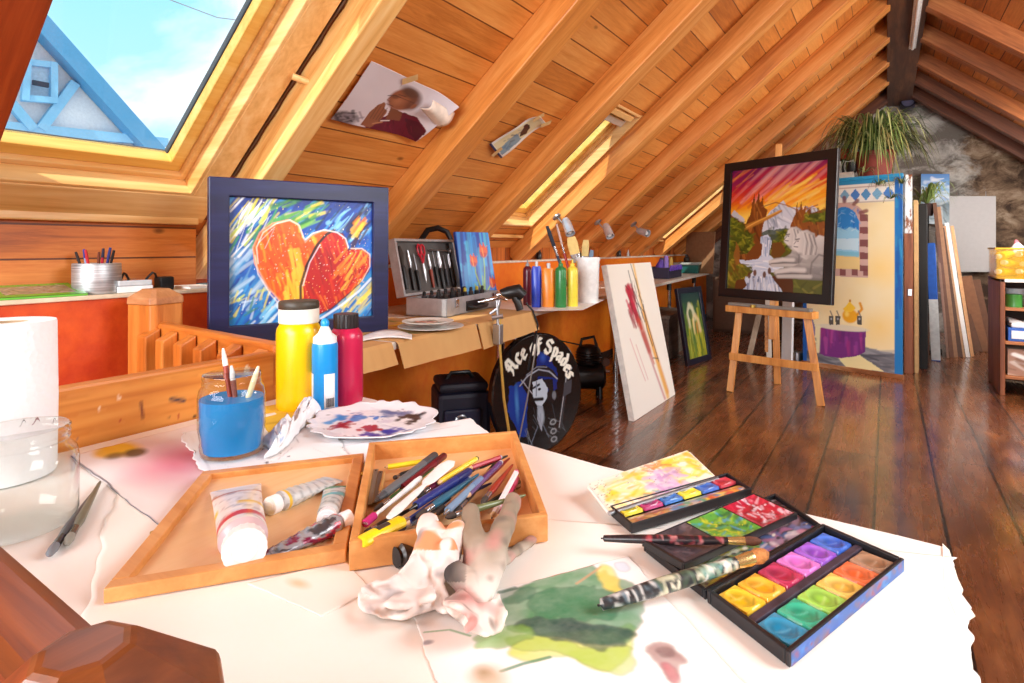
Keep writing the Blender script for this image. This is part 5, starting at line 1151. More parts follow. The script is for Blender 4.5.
# beige under-sheet over the front half
A = Art(120, 90, (247, 243, 236)); A.mix(A.noise(3, 3, 3)*.3, (244, 236, 222)); A.splat(14, (0, 0, 1, 1), .006, [(220, 200, 180), (90, 80, 70)], 5, .6)
sheet('beige_paper', 'large beige paper sheet spread over the front of the table', ((120, 478), (950, 556), (990, 720), (40, 760)), TZ, A, .004, 3)
mb = MB()
# stained pink and yellow sheet
Q = ((70, 456), (196, 424), (282, 470), (162, 528)); mp_ = mapper(Q, TZ+.001)
A = Art(110, 90, (238, 230, 228)); c = mp_(178, 465); A.ell(c[0], c[1], .42, .5, (206, 70, 100), .75, 1.0); A.ell(*mp_(195, 455), .3, .3, (190, 30, 70), .8, 1.0); A.ell(*mp_(160, 470), .3, .2, (225, 130, 150), .5, 1)
A.ell(*mp_(120, 449), .18, .16, (236, 190, 40), 1, .5, .3); A.ell(*mp_(108, 453), .12, .1, (230, 180, 40), .9, .5); A.ell(*mp_(137, 453), .11, .08, (96, 66, 16), .95, .5); A.ell(*mp_(116, 456), .09, .06, (110, 80, 20), .8, .6)
A.line([mp_(72, 457), mp_(106, 481), mp_(125, 500), mp_(161, 526)], .02, (50, 50, 70), .9); A.line([mp_(125, 500), mp_(150, 521)], .035, (30, 36, 90), .9)
sheet('stained_paper', 'paper sheet stained pink and yellow beside the wooden rail', Q, TZ+.001, A, .004, 8)
# torn white sheet below the blue jar
A = Art(90, 60, (236, 236, 236)); A.strokes(24, (.1, .1, .9, .9), .3, 1.2, .18, .012, [(190, 190, 196), (120, 116, 120), (205, 205, 210)], 4, .6); A.line([(.1, .62), (.22, .70)], .03, (60, 56, 60)); A.line([(.2, .5), (.26, .62)], .02, (90, 86, 90)); A.splat(12, (0, .4, .6, 1), .02, [(80, 76, 80), (150, 140, 140)], 6)
sheet('torn_sheet', 'torn crumpled white sheet under the jar of blue paint', ((180, 434), (318, 404), (352, 458), (206, 479)), TZ+.002, A, .012, 9, ripple=.0015)
A = Art(90, 40, (238, 238, 240)); A.line([(.1, .3), (.9, .2)], .02, (205, 205, 210)); sheet('white_paper', 'plain white sheet between the torn sheet and the wooden box', ((268, 452), (470, 418), (505, 446), (300, 470)), TZ+.0006, A, .003, 4)
A = Art(60, 40, (244, 236, 226)); A.ell(.35, .3, .12, .2, (222, 196, 160), .9, .8); sheet('scrap_paper', 'small white paper scrap in front of the wooden lid', ((247, 583), (345, 560), (372, 590), (322, 616)), TZ+.001, A, .004, 5)
# yellow folded envelope behind the jar
A = Art(50, 30, (226, 190, 60)); A.line([(.0, .7), (1, .7)], .05, (200, 160, 40)); A.splat(20, (0, 0, 1, 1), .02, [(190, 150, 40), (240, 215, 110)], 3); sheet('yellow_envelope', 'yellow paper sheet under the yellow paint bottle', ((255, 408), (300, 400), (330, 424), (268, 432)), TZ+.003, A, .004, 6)
# the watercolour sheet
Q = ((412, 612), (628, 556), (760, 700), (450, 720)); mp_ = mapper(Q, TZ+.001)
A = Art(230, 190, (247, 245, 242))
def blob(pts, c, al=.9, wob=.05, seed=1):
    # smooth the outline, wash the paint unevenly, pool it at the rim
    q = [mp_(*p) for p in pts]
    for _ in range(2): q = [((a[0]*w1_+b_[0]*(1-w1_)), (a[1]*w1_+b_[1]*(1-w1_))) for a, b_ in zip(q, q[1:]+q[:1]) for w1_ in (.75, .25)]
    m = A.blur(A.inside(q, wob*1.4, seed).astype(float), 3); rim = np.clip(m*(1-m)*4, 0, 1)
    A.mix(m*al*(.62+.55*A.noise(9, 9, seed+3)), c); A.mix(rim*.35*al, tuple(int(x*.75) for x in c))
blob([(500, 642), (520, 650), (560, 634), (585, 644), (615, 632), (625, 600), (600, 610), (540, 620)], (204, 216, 90), .9, .03, 3)
blob([(495, 632), (530, 622), (580, 628), (622, 616), (618, 640), (590, 644), (560, 632), (520, 640)], (170, 200, 70), .8, .04, 4)
blob([(500, 600), (530, 580), (560, 570), (590, 566), (618, 574), (640, 580), (625, 596), (622, 612), (600, 624), (560, 622), (520, 625), (500, 622)], (70, 140, 90), .95, .05, 5)
blob([(520, 600), (560, 582), (600, 578), (615, 590), (600, 604), (540, 610)], (40, 116, 76), .8, .07, 7)
blob([(510, 620), (545, 606), (595, 608), (620, 606), (612, 622), (575, 626), (540, 624)], (20, 62, 60), .9, .06, 9); blob([(500, 590), (540, 582), (530, 596), (500, 602)], (40, 110, 80), .7, .05, 10); blob([(470, 632), (520, 616), (540, 622), (500, 640), (475, 644)], (120, 170, 60), .8, .05, 12)
A.line([mp_(500, 660), mp_(520, 650), mp_(545, 640)], .02, (40, 130, 90), .8); A.line([mp_(425, 632), mp_(450, 628), mp_(470, 632)], .014, (110, 170, 120), .8); A.line([mp_(515, 588), mp_(500, 592)], .03, (30, 90, 70), .8)
A.line([mp_(552, 576), mp_(580, 568), mp_(608, 558)], .014, (200, 130, 100), .8); A.line([mp_(575, 580), mp_(600, 566)], .016, (206, 150, 110), .7); blob([(590, 572), (605, 562), (616, 572), (618, 586), (604, 580)], (238, 214, 90), .9, .03, 14); blob([(612, 562), (625, 560), (628, 566), (615, 568)], (200, 214, 230), .8, .02, 15)
blob([(626, 618), (640, 610), (655, 612), (662, 620), (650, 624), (652, 634), (645, 638), (638, 626)], (150, 100, 96), .85, .02, 16); blob([(636, 616), (648, 612), (652, 618), (640, 622)], (110, 76, 80), .7, .02, 17); blob([(640, 624), (652, 624), (654, 636), (646, 638)], (196, 90, 106), .7, .02, 18)
blob([(660, 640), (672, 636), (682, 650), (676, 656), (690, 672), (700, 690), (684, 690), (668, 664), (658, 652)], (224, 160, 166), .8, .03, 19); blob([(662, 640), (672, 640), (668, 652), (660, 650)], (205, 110, 120), .6, .02, 20); blob([(672, 636), (686, 648), (680, 652)], (236, 208, 190), .7, .02, 22)
c = mp_(487, 668); A.ell(c[0], c[1], .085, .13, (214, 190, 160), .9, .7); A.ell(*mp_(483, 664), .045, .075, (170, 140, 100), .8, .9); A.ell(*mp_(498, 678), .05, .08, (232, 214, 190), .7, .8)
A.line([mp_(533, 675), mp_(566, 677)], .012, (150, 160, 215), .8); A.ell(*mp_(428, 642), .03, .03, (130, 130, 150), .8, .6); A.mix(A.noise(40, 40, 8)*.10*(A.p.mean(-1) < .6), (235, 240, 220))
sheet('watercolour_sheet', 'white sheet with a green watercolour patch and pink drips', Q, TZ+.0014, A, .003, 7)
# ------------------------------------------------------------------ kitchen roll
def proj_(p):
    v = np.array(p)-C0; z = v @ cf; return 512+FPX*(v @ cr)/z, CY-FPX*(v @ cu)/z
kr = thing('paper_roll', 'white kitchen paper roll standing behind the empty jar', 'paper roll', (-1.193, .326, TZ))
m_, nt, b = newmat('embossed_paper'); vo = nt.nodes.new('ShaderNodeTexVoronoi'); vo.inputs['Scale'].default_value = 110; link(nt, coord(nt), vo.inputs['Vector']); bump(nt, b, vo.outputs['Distance'], .5, .002); b.inputs['Base Color'].default_value = lin4((244, 244, 246)); b.inputs['Roughness'].default_value = .9
lathe_part('paper', m_, kr, (-1.193, .326, TZ), [(.066, .001), (.067, .004), (.0685, .12), (.067, .246), (.066, .25), (.034, .25), (.033, .246), (.033, .004)], 48)
lathe_part('core', plain((176, 150, 116), .8), kr, (-1.193, .326, TZ), [(.0325, .002), (.0325, .248), (.030, .248), (.030, .002)], 32)
# ------------------------------------------------------------------ big empty jar
GLJ = glass((243, 247, 245), .42, .04)
jp = (-.955, .273, TZ)
jr = thing('glass_jar', 'large empty glass jar with a screw rim at the left edge of the table', 'jar', jp)
prof = [(0, .002), (.05, .001), (.062, .006), (.066, .016), (.0665, .085), (.064, .098), (.056, .107), (.0545, .112), (.0575, .115), (.0555, .119), (.0575, .122), (.0555, .126), (.0575, .130), (.055, .132), (.053, .131)]
lathe_part('glass_body', GLJ, jr, jp, prof, 56)
A = Art(96, 20, (150, 40, 40)); mb = MB()
for a, w_, h_, c in ((2.5, .16, .010, (120, 20, 30)), (2.75, .12, .006, (40, 30, 30)), (3.3, .1, .008, (150, 30, 40)), (2.1, .1, .006, (80, 60, 50))):
    mb = MB(); mb.grid(lambda u, v: (jp[0]+.0583*math.cos(a+w_*(u-.5)), jp[1]+.0583*math.sin(a+w_*(u-.5)), TZ+.124+h_*.35*(v-.2)*math.sin(PI*(.1+.8*u))+.004*math.sin(u*5)), 8, 3); mb.build('paint_smear', plain(c, .4), jr, smooth=True, mods=[('SOLIDIFY', dict(thickness=.0008))])
# ------------------------------------------------------------------ paint bottles
p, r, h = place(299, 407.5, TZ, 43, 107)
yb = thing('paint_bottle', 'tall yellow paint bottle with a white ring under its black cap', 'bottle', tuple(p))
lathe_part('body', plain((236, 190, 4), .28, 0, .03), yb, p, [(r*.9, 0), (r*.98, .004), (r, .012), (r, h*.70), (r*.97, h*.745), (r*.86, h*.785), (r*.80, h*.80)], 40)
lathe_part('neck_ring', plain((226, 220, 206), .5, 0, .1), yb, p, [(r*.80, h*.79), (r*.90, h*.80), (r*.90, h*.925), (r*.86, h*.93)], 40)
lathe_part('cap', plain((60, 52, 40), .5), yb, p, [(r*.86, h*.925), (r*.90, h*.935), (r*.90, h*.985), (r*.84, h), (0, h)], 40)
p, r, h = place(346, 402.5, TZ, 33, 90)
pb = thing('paint_bottle', 'pink paint bottle with a ridged black cap', 'bottle', tuple(p))
lathe_part('body', plain((192, 30, 74), .3, 0, .03), pb, p, [(r*.92, 0), (r, .008), (r, h*.72), (r*.97, h*.77), (r*.75, h*.825), (r*.62, h*.84)], 36)
mb = MB(); pr = []
for k in range(48):
    a = 2*PI*k/48; q = r*.72*(1+.03*(k % 2)); pr.append((q*math.cos(a), q*math.sin(a)))
mb.prism(pr, h*.16, Matrix.Translation(V(p)), h*.83); mb.build('cap', plain((30, 24, 26), .4), pb, bevel=.002)
p, r, h = place(325, 411, TZ, 25, 93)
bb = thing('paint_bottle', 'light blue paint bottle with white label and pointed nozzle', 'bottle', tuple(p))
lathe_part('body', plain((20, 142, 214), .3, 0, .03), bb, p, [(r*.92, 0), (r, .005), (r, h*.70), (r*.96, h*.735), (r*.6, h*.75)], 32)
mb = MB(); a0 = YAW-PI/2-.25
for s_, w_ in ((a0-.95, .9), (a0+.95, .9)):
    mb.grid(lambda u, v: (p[0]+r*1.008*math.cos(s_+w_*(u-.5)), p[1]+r*1.008*math.sin(s_+w_*(u-.5)), p[2]+h*.06+h*.36*v), 8, 2)
lb = mb.build('label', plain((240, 240, 240), .5), bb, smooth=True, mods=[('SOLIDIFY', dict(thickness=.0004))])
mb = MB(); rb_ = random.Random(3)
s_ = a0+.95; x = -.30
while x < .34:
    w_ = rb_.choice((.02, .035, .05)); mb.grid(lambda u, v: (p[0]+r*1.02*math.cos(s_+x+w_*u), p[1]+r*1.02*math.sin(s_+x+w_*u), p[2]+h*.075+h*.09*v), 2, 1); x += w_+rb_.choice((.02, .03))
mb.build('barcode', plain((40, 40, 44), .6), lb)
lathe_part('collar', plain((236, 238, 240), .4), bb, p, [(r*.92, h*.735), (r*.9, h*.80), (r*.55, h*.84), (r*.34, h*.90), (r*.22, h*.93)], 28)
lathe_part('nozzle', plain((24, 150, 224), .3), bb, p, [(r*.30, h*.83), (r*.26, h*.90), (r*.34, h*.93), (r*.32, h*.965), (r*.2, h*.99), (0, h)], 20)
# ------------------------------------------------------------------ jar of blue paint
p, r, h = place(232, 453, TZ+.0035, 62, 80)
p = p+np.array([.0, .0, 0])
bj = thing('paint_jar', 'glass jar filled with bright blue paint water', 'jar', tuple(p))
prof = [(r*.78, 0), (r*.92, .004), (r*.95, .02), (r*.93, .028), (r, .05), (r*1.0, h*.72), (r*.95, h*.82), (r*.86, h*.87), (r*.88, h*.90), (r*.85, h*.93), (r*.88, h*.96), (r*.86, h), (r*.83, h*.995)]
lathe_part('glass_body', GLJ, bj, p, prof, 48)
lathe_part('blue_paint', plain((18, 132, 206), .25, 0, .04), bj, p, [(0, .008), (r*.83, .009), (r*.875, .022), (r*.88, .03), (r*.945, .05), (r*.945, h*.70), (r*.90, h*.70), (0, h*.695)], 40)
pj = V(p)
for k, (lab, bx_, tx, c1, c2, tip) in enumerate((('wooden brush handle with a pale tip standing in the blue jar', (.01, .0), (-.022, .012), (176, 90, 60), (150, 60, 44), (236, 226, 214)), ('clear acrylic brush handle leaning in the blue jar', (.015, -.01), (-.004, .006), (196, 196, 200), (130, 70, 60), (205, 205, 205)), ('short cream brush handle at the right rim of the blue jar', (.0, .0), (.047, .0), (232, 214, 170), (232, 214, 170), (240, 226, 190)))):
    up_ = (h+.042, h+.012, h+.012)[k]
    a = pj+Vector((cr[0]*bx_[0], cr[1]*bx_[0], .012)); e = pj+Vector((cr[0]*tx[0]+cf[0]*tx[1], cr[1]*tx[0]+cf[1]*tx[1], up_))
    br = thing('paint_brush', lab, 'paint brush', tuple(a), group='brushes in the blue jar')
    mb = MB(); mb.tube([a, a.lerp(e, .5), a.lerp(e, .82)], [.003, .0042, .0050], 10); mb.build('handle', plain(c2, .3), br, smooth=True)
    mb = MB(); mb.tube([a.lerp(e, .80), a.lerp(e, .9), e], [.0048, .0045, .002], 10); mb.build('handle_end', plain(tip, .4), br, smooth=True)
# ------------------------------------------------------------------ plate palette
def art_big(nu, nv, r):
    A = Art(200, 200, (232, 230, 234)); A.strokes(60, (.1, .1, .9, .9), .4, 1.5, .12, .02, [(205, 205, 215), (246, 246, 248), (214, 216, 226)], 5, .6)
    Rt = -YAW
    def rp(x, y): # screen-like plate coordinates to world-aligned art
        dx, dy = (x-374)/120, (422-y)/48*.5/.5
        dx *= 1; dy *= 1
        X = dx*math.cos(YAW)-dy*math.sin(YAW); Y = dx*math.sin(YAW)+dy*math.cos(YAW); return (.5+X*.98, .5-Y*.98)
    def pt(x, y, rx, ry, c, al=.95, n=14, seed=1):
        rr = random.Random(seed)
        for _ in range(n):
            u, v = rr.gauss(0, .55)*rx, rr.gauss(0, .6)*ry; q = rp(x+u, y+v); A.ell(q[0], q[1], rx/120*.5, rx/120*.36, c, al, .4, rr.uniform(0, 3))
    pt(358, 421, 26, 10, (240, 238, 242), .5, 8, 13); 
    pt(342, 417, 13, 5, (30, 140, 214), .95, 16, 2); pt(348, 411, 6, 2.5, (20, 100, 180), .8, 6, 3); pt(372, 416, 8, 2.5, (40, 120, 210), .9, 8, 4); pt(388, 410, 16, 3, (70, 90, 150), .7, 10, 5)
    pt(345, 427, 9, 3.5, (160, 8, 20), 1, 22, 6); pt(375, 430, 10, 3.5, (166, 10, 26), 1, 22, 7); pt(353, 425, 6, 2, (150, 10, 20), .9, 6, 17)
    pt(407, 415, 11, 6, (50, 30, 28), .95, 18, 8); pt(414, 421, 6, 3, (36, 26, 24), .9, 8, 9); pt(396, 434, 11, 3, (30, 36, 150), .95, 14, 10); pt(380, 437, 10, 2.5, (70, 40, 140), .9, 10, 11); pt(402, 430, 7, 3, (50, 60, 170), .8, 8, 12); pt(366, 424, 5, 3, (236, 232, 240), .9, 6, 14); pt(385, 422, 10, 4, (214, 205, 220), .6, 8, 15)
    A.splat(120, (.05, .05, .95, .95), .008, [(150, 70, 90), (90, 100, 150), (190, 180, 190), (60, 60, 70)], 8, .7)
    q = polar(A, nu, nv); return q
plate('plate_palette', 'foil-edged white plate smeared with blue, red and brown paint', 374, 424, .128, TZ+.0025, 3, h=.010, art=art_big, wave=.05)
# ------------------------------------------------------------------ blobs (crumpled cloth and paper) grown as one surface
def blobmesh(mb, name, voxel, smooth, colfn, parent=None, rough=.8, wrinkle=0.0, seed=0, base=None):
    me = bpy.data.meshes.new('tmp'); me.from_pydata(mb.v, [], mb.f); o = bpy.data.objects.new('tmp', me); COL.objects.link(o)
    m1 = o.modifiers.new('r', 'REMESH'); m1.mode = 'VOXEL'; m1.voxel_size = voxel
    m2 = o.modifiers.new('s', 'SMOOTH'); m2.iterations = smooth; m2.factor = .5
    dg = bpy.context.evaluated_depsgraph_get(); dg.update()
    e = bpy.data.meshes.new_from_object(o.evaluated_get(dg)); bpy.data.objects.remove(o)
    out = MB(); nz = random.Random(seed)
    from mathutils import noise as mn
    for v, in zip(e.vertices,):
        p = v.co.copy()
        if wrinkle: p += v.normal*wrinkle*(mn.noise(p*42+Vector((seed, 0, 0)))*.7+mn.noise(p*95)*.3)
        out.v.append(tuple(p)); out.c[len(out.v)-1] = np.array(lin(colfn(p)))
    out.f = [tuple(f.vertices) for f in e.polygons]
    return out.build(name, vcol(rough), parent, smooth=True, angle=180, base=base)
def lerpc(a, b_, t): t = max(0, min(1, t)); return tuple(a[i]+(b_[i]-a[i])*t for i in range(3))
from mathutils import noise as mnoise
# crumpled tissue between jar and plate
def tiss(u, v):
    x = 262+62*u-6*v+10*math.sin(v*3)*(1-u); y = 452-44*u-(16-6*u)*v+4*math.sin(u*6)
    q = P2(x, y+7, TZ+.0045); e = min(1, 4.5*u, 4.5*(1-u), 4*v, 4*(1-v))
    r1 = 1-abs(mnoise.noise(Vector((u*4.2, v*2.6, 1.7)))*2); r2 = 1-abs(mnoise.noise(Vector((u*9, v*6, 4.7)))*2)
    return (q[0]+.004*r2, q[1]+.003*r1, TZ+.0045+e**.6*(.006+.030*max(0, r1)*(.6+.4*math.sin(PI*u))+.010*max(0, r2)))
A = Art(90, 50, (242, 242, 244)); A.strokes(10, (.1, .4, .5, .8), .2, .6, .12, .06, [(60, 150, 215), (110, 180, 226), (90, 130, 150)], 4, .8); A.strokes(8, (.25, .1, .8, .5), .2, .6, .14, .03, [(70, 110, 130), (120, 140, 150), (60, 160, 220)], 6, .7)
mb = MB(); painted(mb, tiss, A); T(mb.build('crumpled_tissue', vcol(.9), smooth=True, angle=50, base=P2(290, 440, TZ+.004), mods=[('SOLIDIFY', dict(thickness=.001, offset=1))]), 'crumpled white tissue with blue smudges between the blue jar and the plate', 'tissue')
# ------------------------------------------------------------------ wooden pencil box with its lid laid flat
bxr = thing('pencil_box', 'open wooden pencil box with its shallow lid folded out flat', 'box', tuple(P2(350, 540)))
LIDW = wood((184, 118, 58), (208, 144, 80), (224, 168, 104), 'x', 14, .4, .12, False)
def tray(corners, hgt, wl, zb, name, recess=.006):
    q = [V(c) for c in corners]; bl = lambda u, v: (q[0]*(1-u)+q[1]*u)*(1-v)+(q[3]*(1-u)+q[2]*u)*v
    L1 = (q[1]-q[0]).length; L2 = (q[3]-q[0]).length; a, b_ = wl/L1, wl/L2
    Z = lambda p, z: Vector((p.x, p.y, z))
    mb = MB()
    for (u0, u1, v0, v1) in ((0, 1, 0, b_), (0, 1, 1-b_, 1), (0, a, b_, 1-b_), (1-a, 1, b_, 1-b_)):
        c4 = [bl(u0, v0), bl(u1, v0), bl(u1, v1), bl(u0, v1)]; mb.hexa([Z(p, zb) for p in c4], [Z(p, zb+hgt) for p in c4])
    w_ = mb.build(name, LIDW, bxr, bevel=.0015)
    c4 = [bl(a*.5, b_*.5), bl(1-a*.5, b_*.5), bl(1-a*.5, 1-b_*.5), bl(a*.5, 1-b_*.5)]
    mb = MB(); mb.hexa([Z(p, zb+.001) for p in c4], [Z(p, zb+recess) for p in c4]); mb.build('panel', wood((214, 164, 108), (228, 184, 132), (238, 200, 154), 'y', 8, .45, .12, False), w_)
    return bl
lidc = [P2(103, 606), P2(346, 564), P2(364, 463), P2(203, 482)]
lid_bl = tray(lidc, .016, .017, TZ+.0015, 'lid', .007)
boxc = [P2(349, 573), P2(548, 543), P2(516, 450), P2(369, 463)]
box_bl = tray(boxc, .034, .010, TZ+.0015, 'box_body', .006)
for t_ in (.25, .75):
    c = V(lidc[1]).lerp(V(lidc[2]), t_); mb = MB(); mb.tube([(c.x, c.y, TZ+.012), (c.x+.01, c.y+.014, TZ+.012)], .0035, 8); mb.build('hinge', plain((190, 160, 80), .3, .9), bxr, smooth=True)
c = V(P2(160, 533, TZ+.008)); dr = (V(lidc[3])-V(lidc[0])).normalized(); mb = MB(); M = fr(c, x=tuple(dr), z=(0, 0, 1)); mb.box((0, .004, 0), (.02, .006, .009), M); mb.tube([M @ Vector((-.006, .008, 0)), M @ Vector((.004, .012, 0)), M @ Vector((.009, .008, 0))], .0015, 6); mb.build('clasp', plain((190, 150, 60), .3, .9), bxr, bevel=.001)
# ------------------------------------------------------------------ paint tubes in the lid
def paint_tube(label, tail, cap, wt, rad, colfn, capc, caplen=.016, z=TZ+.009, capr=.62, shine=.35):
    a, b_ = V(P2(*tail, z+.004)), V(P2(*cap, z+rad*.8)); ax = (b_-a); L = ax.length; ax.normalize(); side = Vector((0, 0, 1)).cross(ax).normalized(); upv = ax.cross(side)
    root = thing('paint_tube', label, 'paint tube', tuple(a), group=None)
    secs = [(0, wt, .0015), (.04, wt, .0015), (.05, wt*.98, .003), (.3, (wt*.5+rad*.5), rad*.45), (.55, rad*1.05, rad*.72), (.8, rad, rad*.9), (.84, rad, rad*.92), (.85, rad*.95, rad*.88), (.92, rad*.55, rad*.5)]
    tl = .90*L; n = 32
    def f(u, v):
        k = v*(len(secs)-1); i = min(len(secs)-2, int(k)); t = k-i; s0, s1 = secs[i], secs[i+1]
        x, w_, h_ = (s0[j]+(s1[j]-s0[j])*t for j in range(3)); ang = 2*PI*u
        dn = .0012*math.sin(x*60+ang*2)*(1 if .05 < x < .8 else 0)
        p = a+ax*(x/.92*(L-caplen))+side*(w_*math.cos(ang))+upv*((h_+dn)*math.sin(ang)); return p
    nv = 60; col = np.zeros((nv+1, n+1, 3))
    for j in range(nv+1):
        k = j/nv*(len(secs)-1); i = min(len(secs)-2, int(k)); x = secs[i][0]+(secs[i+1][0]-secs[i][0])*(k-i)
        for i2 in range(n+1): col[j, i2] = lin(colfn(x, i2/n))
    mb = MB(); mb.grid(f, n, nv, col); mb.build('tube_body', vcol(shine, .2, .15), root, smooth=True, angle=60)
    M = along(b_-ax*(caplen+.002), b_+ax*.01)
    kk = rad*capr; pr = [(kk*(1+.03*(i % 2))*math.cos(2*PI*i/40), kk*(1+.03*(i % 2))*math.sin(2*PI*i/40)) for i in range(40)]
    mb = MB(); mb.prism(pr, caplen, M, 0); mb.lathe([(kk*.6, caplen), (kk*.55, caplen+.0012), (kk*.35, caplen+.0006), (0, caplen+.0006)], 24, M); mb.build('cap', plain(capc, .35), root, smooth=True, angle=30, bevel=.001)
    return root
def c_big(x, a):
    if .06 < x < .14: return (226, 224, 222)
    if .17 < x < .215: return (176, 96, 50)
    if .46 < x < .54 and math.sin(a*14) > -.55: return (226, 190, 40)
    if .70 < x < .77: return (196, 40, 66)
    if x > .84: return (214, 190, 196)
    return (230, 226, 224) if math.sin(x*37+a*20) < .86 else (190, 186, 188)
paint_tube('largest white paint tube with yellow and red bands lying in the box lid', (236, 488), (245, 551), .034, .027, c_big, (238, 236, 236), .018, capr=.86)
def c_two(x, a):
    if .05 < x < .5 and math.cos((a-.62)*6.28) > .5: return (222, 180, 50)
    if .8 < x < .84: return (226, 190, 60)
    return (206, 210, 210) if math.sin(x*50+a*9) < .7 else (170, 176, 178)
paint_tube('slim silver white paint tube with a yellow edge, rear one in the lid', (333, 479), (268, 507), .020, .015, c_two, (240, 240, 240), .014, capr=.8)
def c_three(x, a):
    if x < .10: return (40, 130, 80)
    if .34 < x < .44: return (90, 180, 190)
    return (200, 206, 206) if math.sin(x*40+a*12) < .6 else (150, 160, 162)
paint_tube('short silver paint tube with a green crimped end beside the hinge', (337, 487), (326, 520), .019, .014, c_three, (238, 236, 240), .012, capr=.85)
def c_four(x, a):
    n = 3*mnoise.noise(Vector((x*5, math.cos(a*6.28)*.9, math.sin(a*6.28)*.9+3)))
    return (120, 26, 62) if n > .5 else ((196, 40, 60) if n > .15 and x > .5 else ((150, 150, 156) if n > -.9 else (70, 66, 70)))
paint_tube('squeezed metal paint tube smeared maroon with a white cap', (266, 556), (352, 517), .012, .014, c_four, (240, 236, 236), .014, z=TZ+.010, capr=.75, shine=.25)
# ------------------------------------------------------------------ pens and brushes in the box
def stick(kind, label, a, b_, z, r, c1, c2=(190, 190, 194), c3=(60, 50, 44), group='pens and brushes in the wooden box', za=0, zb=0):
    """a: tip end, b: far end (pixels at height z)"""
    p, q = V(P2(*a, z+za)), V(P2(*b_, z+zb)); L = lambda t: p.lerp(q, t)
    def part(nm, ts, rs, c, rough=.35, metal=0, flat=1.0, n=12):
        mb = MB(); mb.tube([L(t) for t in ts], [r*k for k in rs], n, flat=flat); return mb.build(nm, plain(c, rough, metal), root, smooth=True)
    nm = {'brush': 'paint_brush', 'pencil': 'pencil', 'marker': 'marker', 'pen': 'pen', 'knife': 'palette_knife', 'cutter': 'craft_knife', 'ruler': 'metal_ruler', 'tooth': 'toothbrush'}[kind]
    cat = nm.replace('_', ' ')
    root = thing(nm, label, cat, tuple(p), group=group)
    if kind == 'brush':
        part('bristles', (0, .03, .08, .13), (.15, .8, 1.0, .85), c3, .8); part('ferrule', (.12, .24), (.9, .85), c2, .2, .9); part('handle', (.23, .34, .6, .97, 1), (.85, 1.15, .9, .45, .3), c1, .3)
    elif kind == 'pencil':
        part('lead', (0, .03), (.1, .3), c3); part('sharpened_wood', (.02, .08), (.3, 1), (222, 180, 130)); part('barrel', (.075, .98), (1, 1), c1, .35, n=6); part('end', (.97, 1), (1, .9), c2)
    elif kind == 'marker':
        part('tip', (0, .05), (.3, .5), c3); part('grip', (.045, .14), (.6, .9), c2); part('barrel', (.13, .8), (1, 1), c1); part('cap', (.78, .98, 1), (1.1, 1.08, .9), c2)
    elif kind == 'pen':
        part('tip', (0, .06, .1), (.2, .5, .8), c2, .25, .8); part('barrel', (.09, .75), (1, 1), c1); part('cap', (.74, .97, 1), (1.08, 1.05, .7), c3)
    elif kind == 'knife':
        part('blade', (0, .1, .42, .5), (1.6, 3.0, 2.2, .8), c2, .4, 0, .14); part('handle', (.48, .6, .9, 1), (.8, 1.3, 1.7, 1.0), c1, .4, 0, .5)
    elif kind == 'cutter':
        part('body', (0, .03, .82, .86), (1.1, 1.4, 1.4, 1.0), c1, .4, 0, .7); part('slider', (.3, .55), (1.1, 1.1), c3, .5, 0, 1.0); part('blade', (.84, 1), (.9, .5), c2, .25, .9, .1)
    elif kind == 'ruler':
        part('strip', (0, 1), (1, 1), c1, .3, .7, .15); part('hang_hole', (.93, .97), (.4, .4), c3, .5, 0, .6)
    elif kind == 'tooth':
        part('bristles', (0, .14), (1.2, 1.2), c2, .8); part('head', (.0, .16), (1.0, 1.0), c1, .3, 0, .5); part('handle', (.15, .35, .9, 1), (.5, .6, 1.1, .9), c1, .3)
    return root
K = lambda x, y: (340+x/3.105, 430+y/3.105)
ZB = TZ+.0125
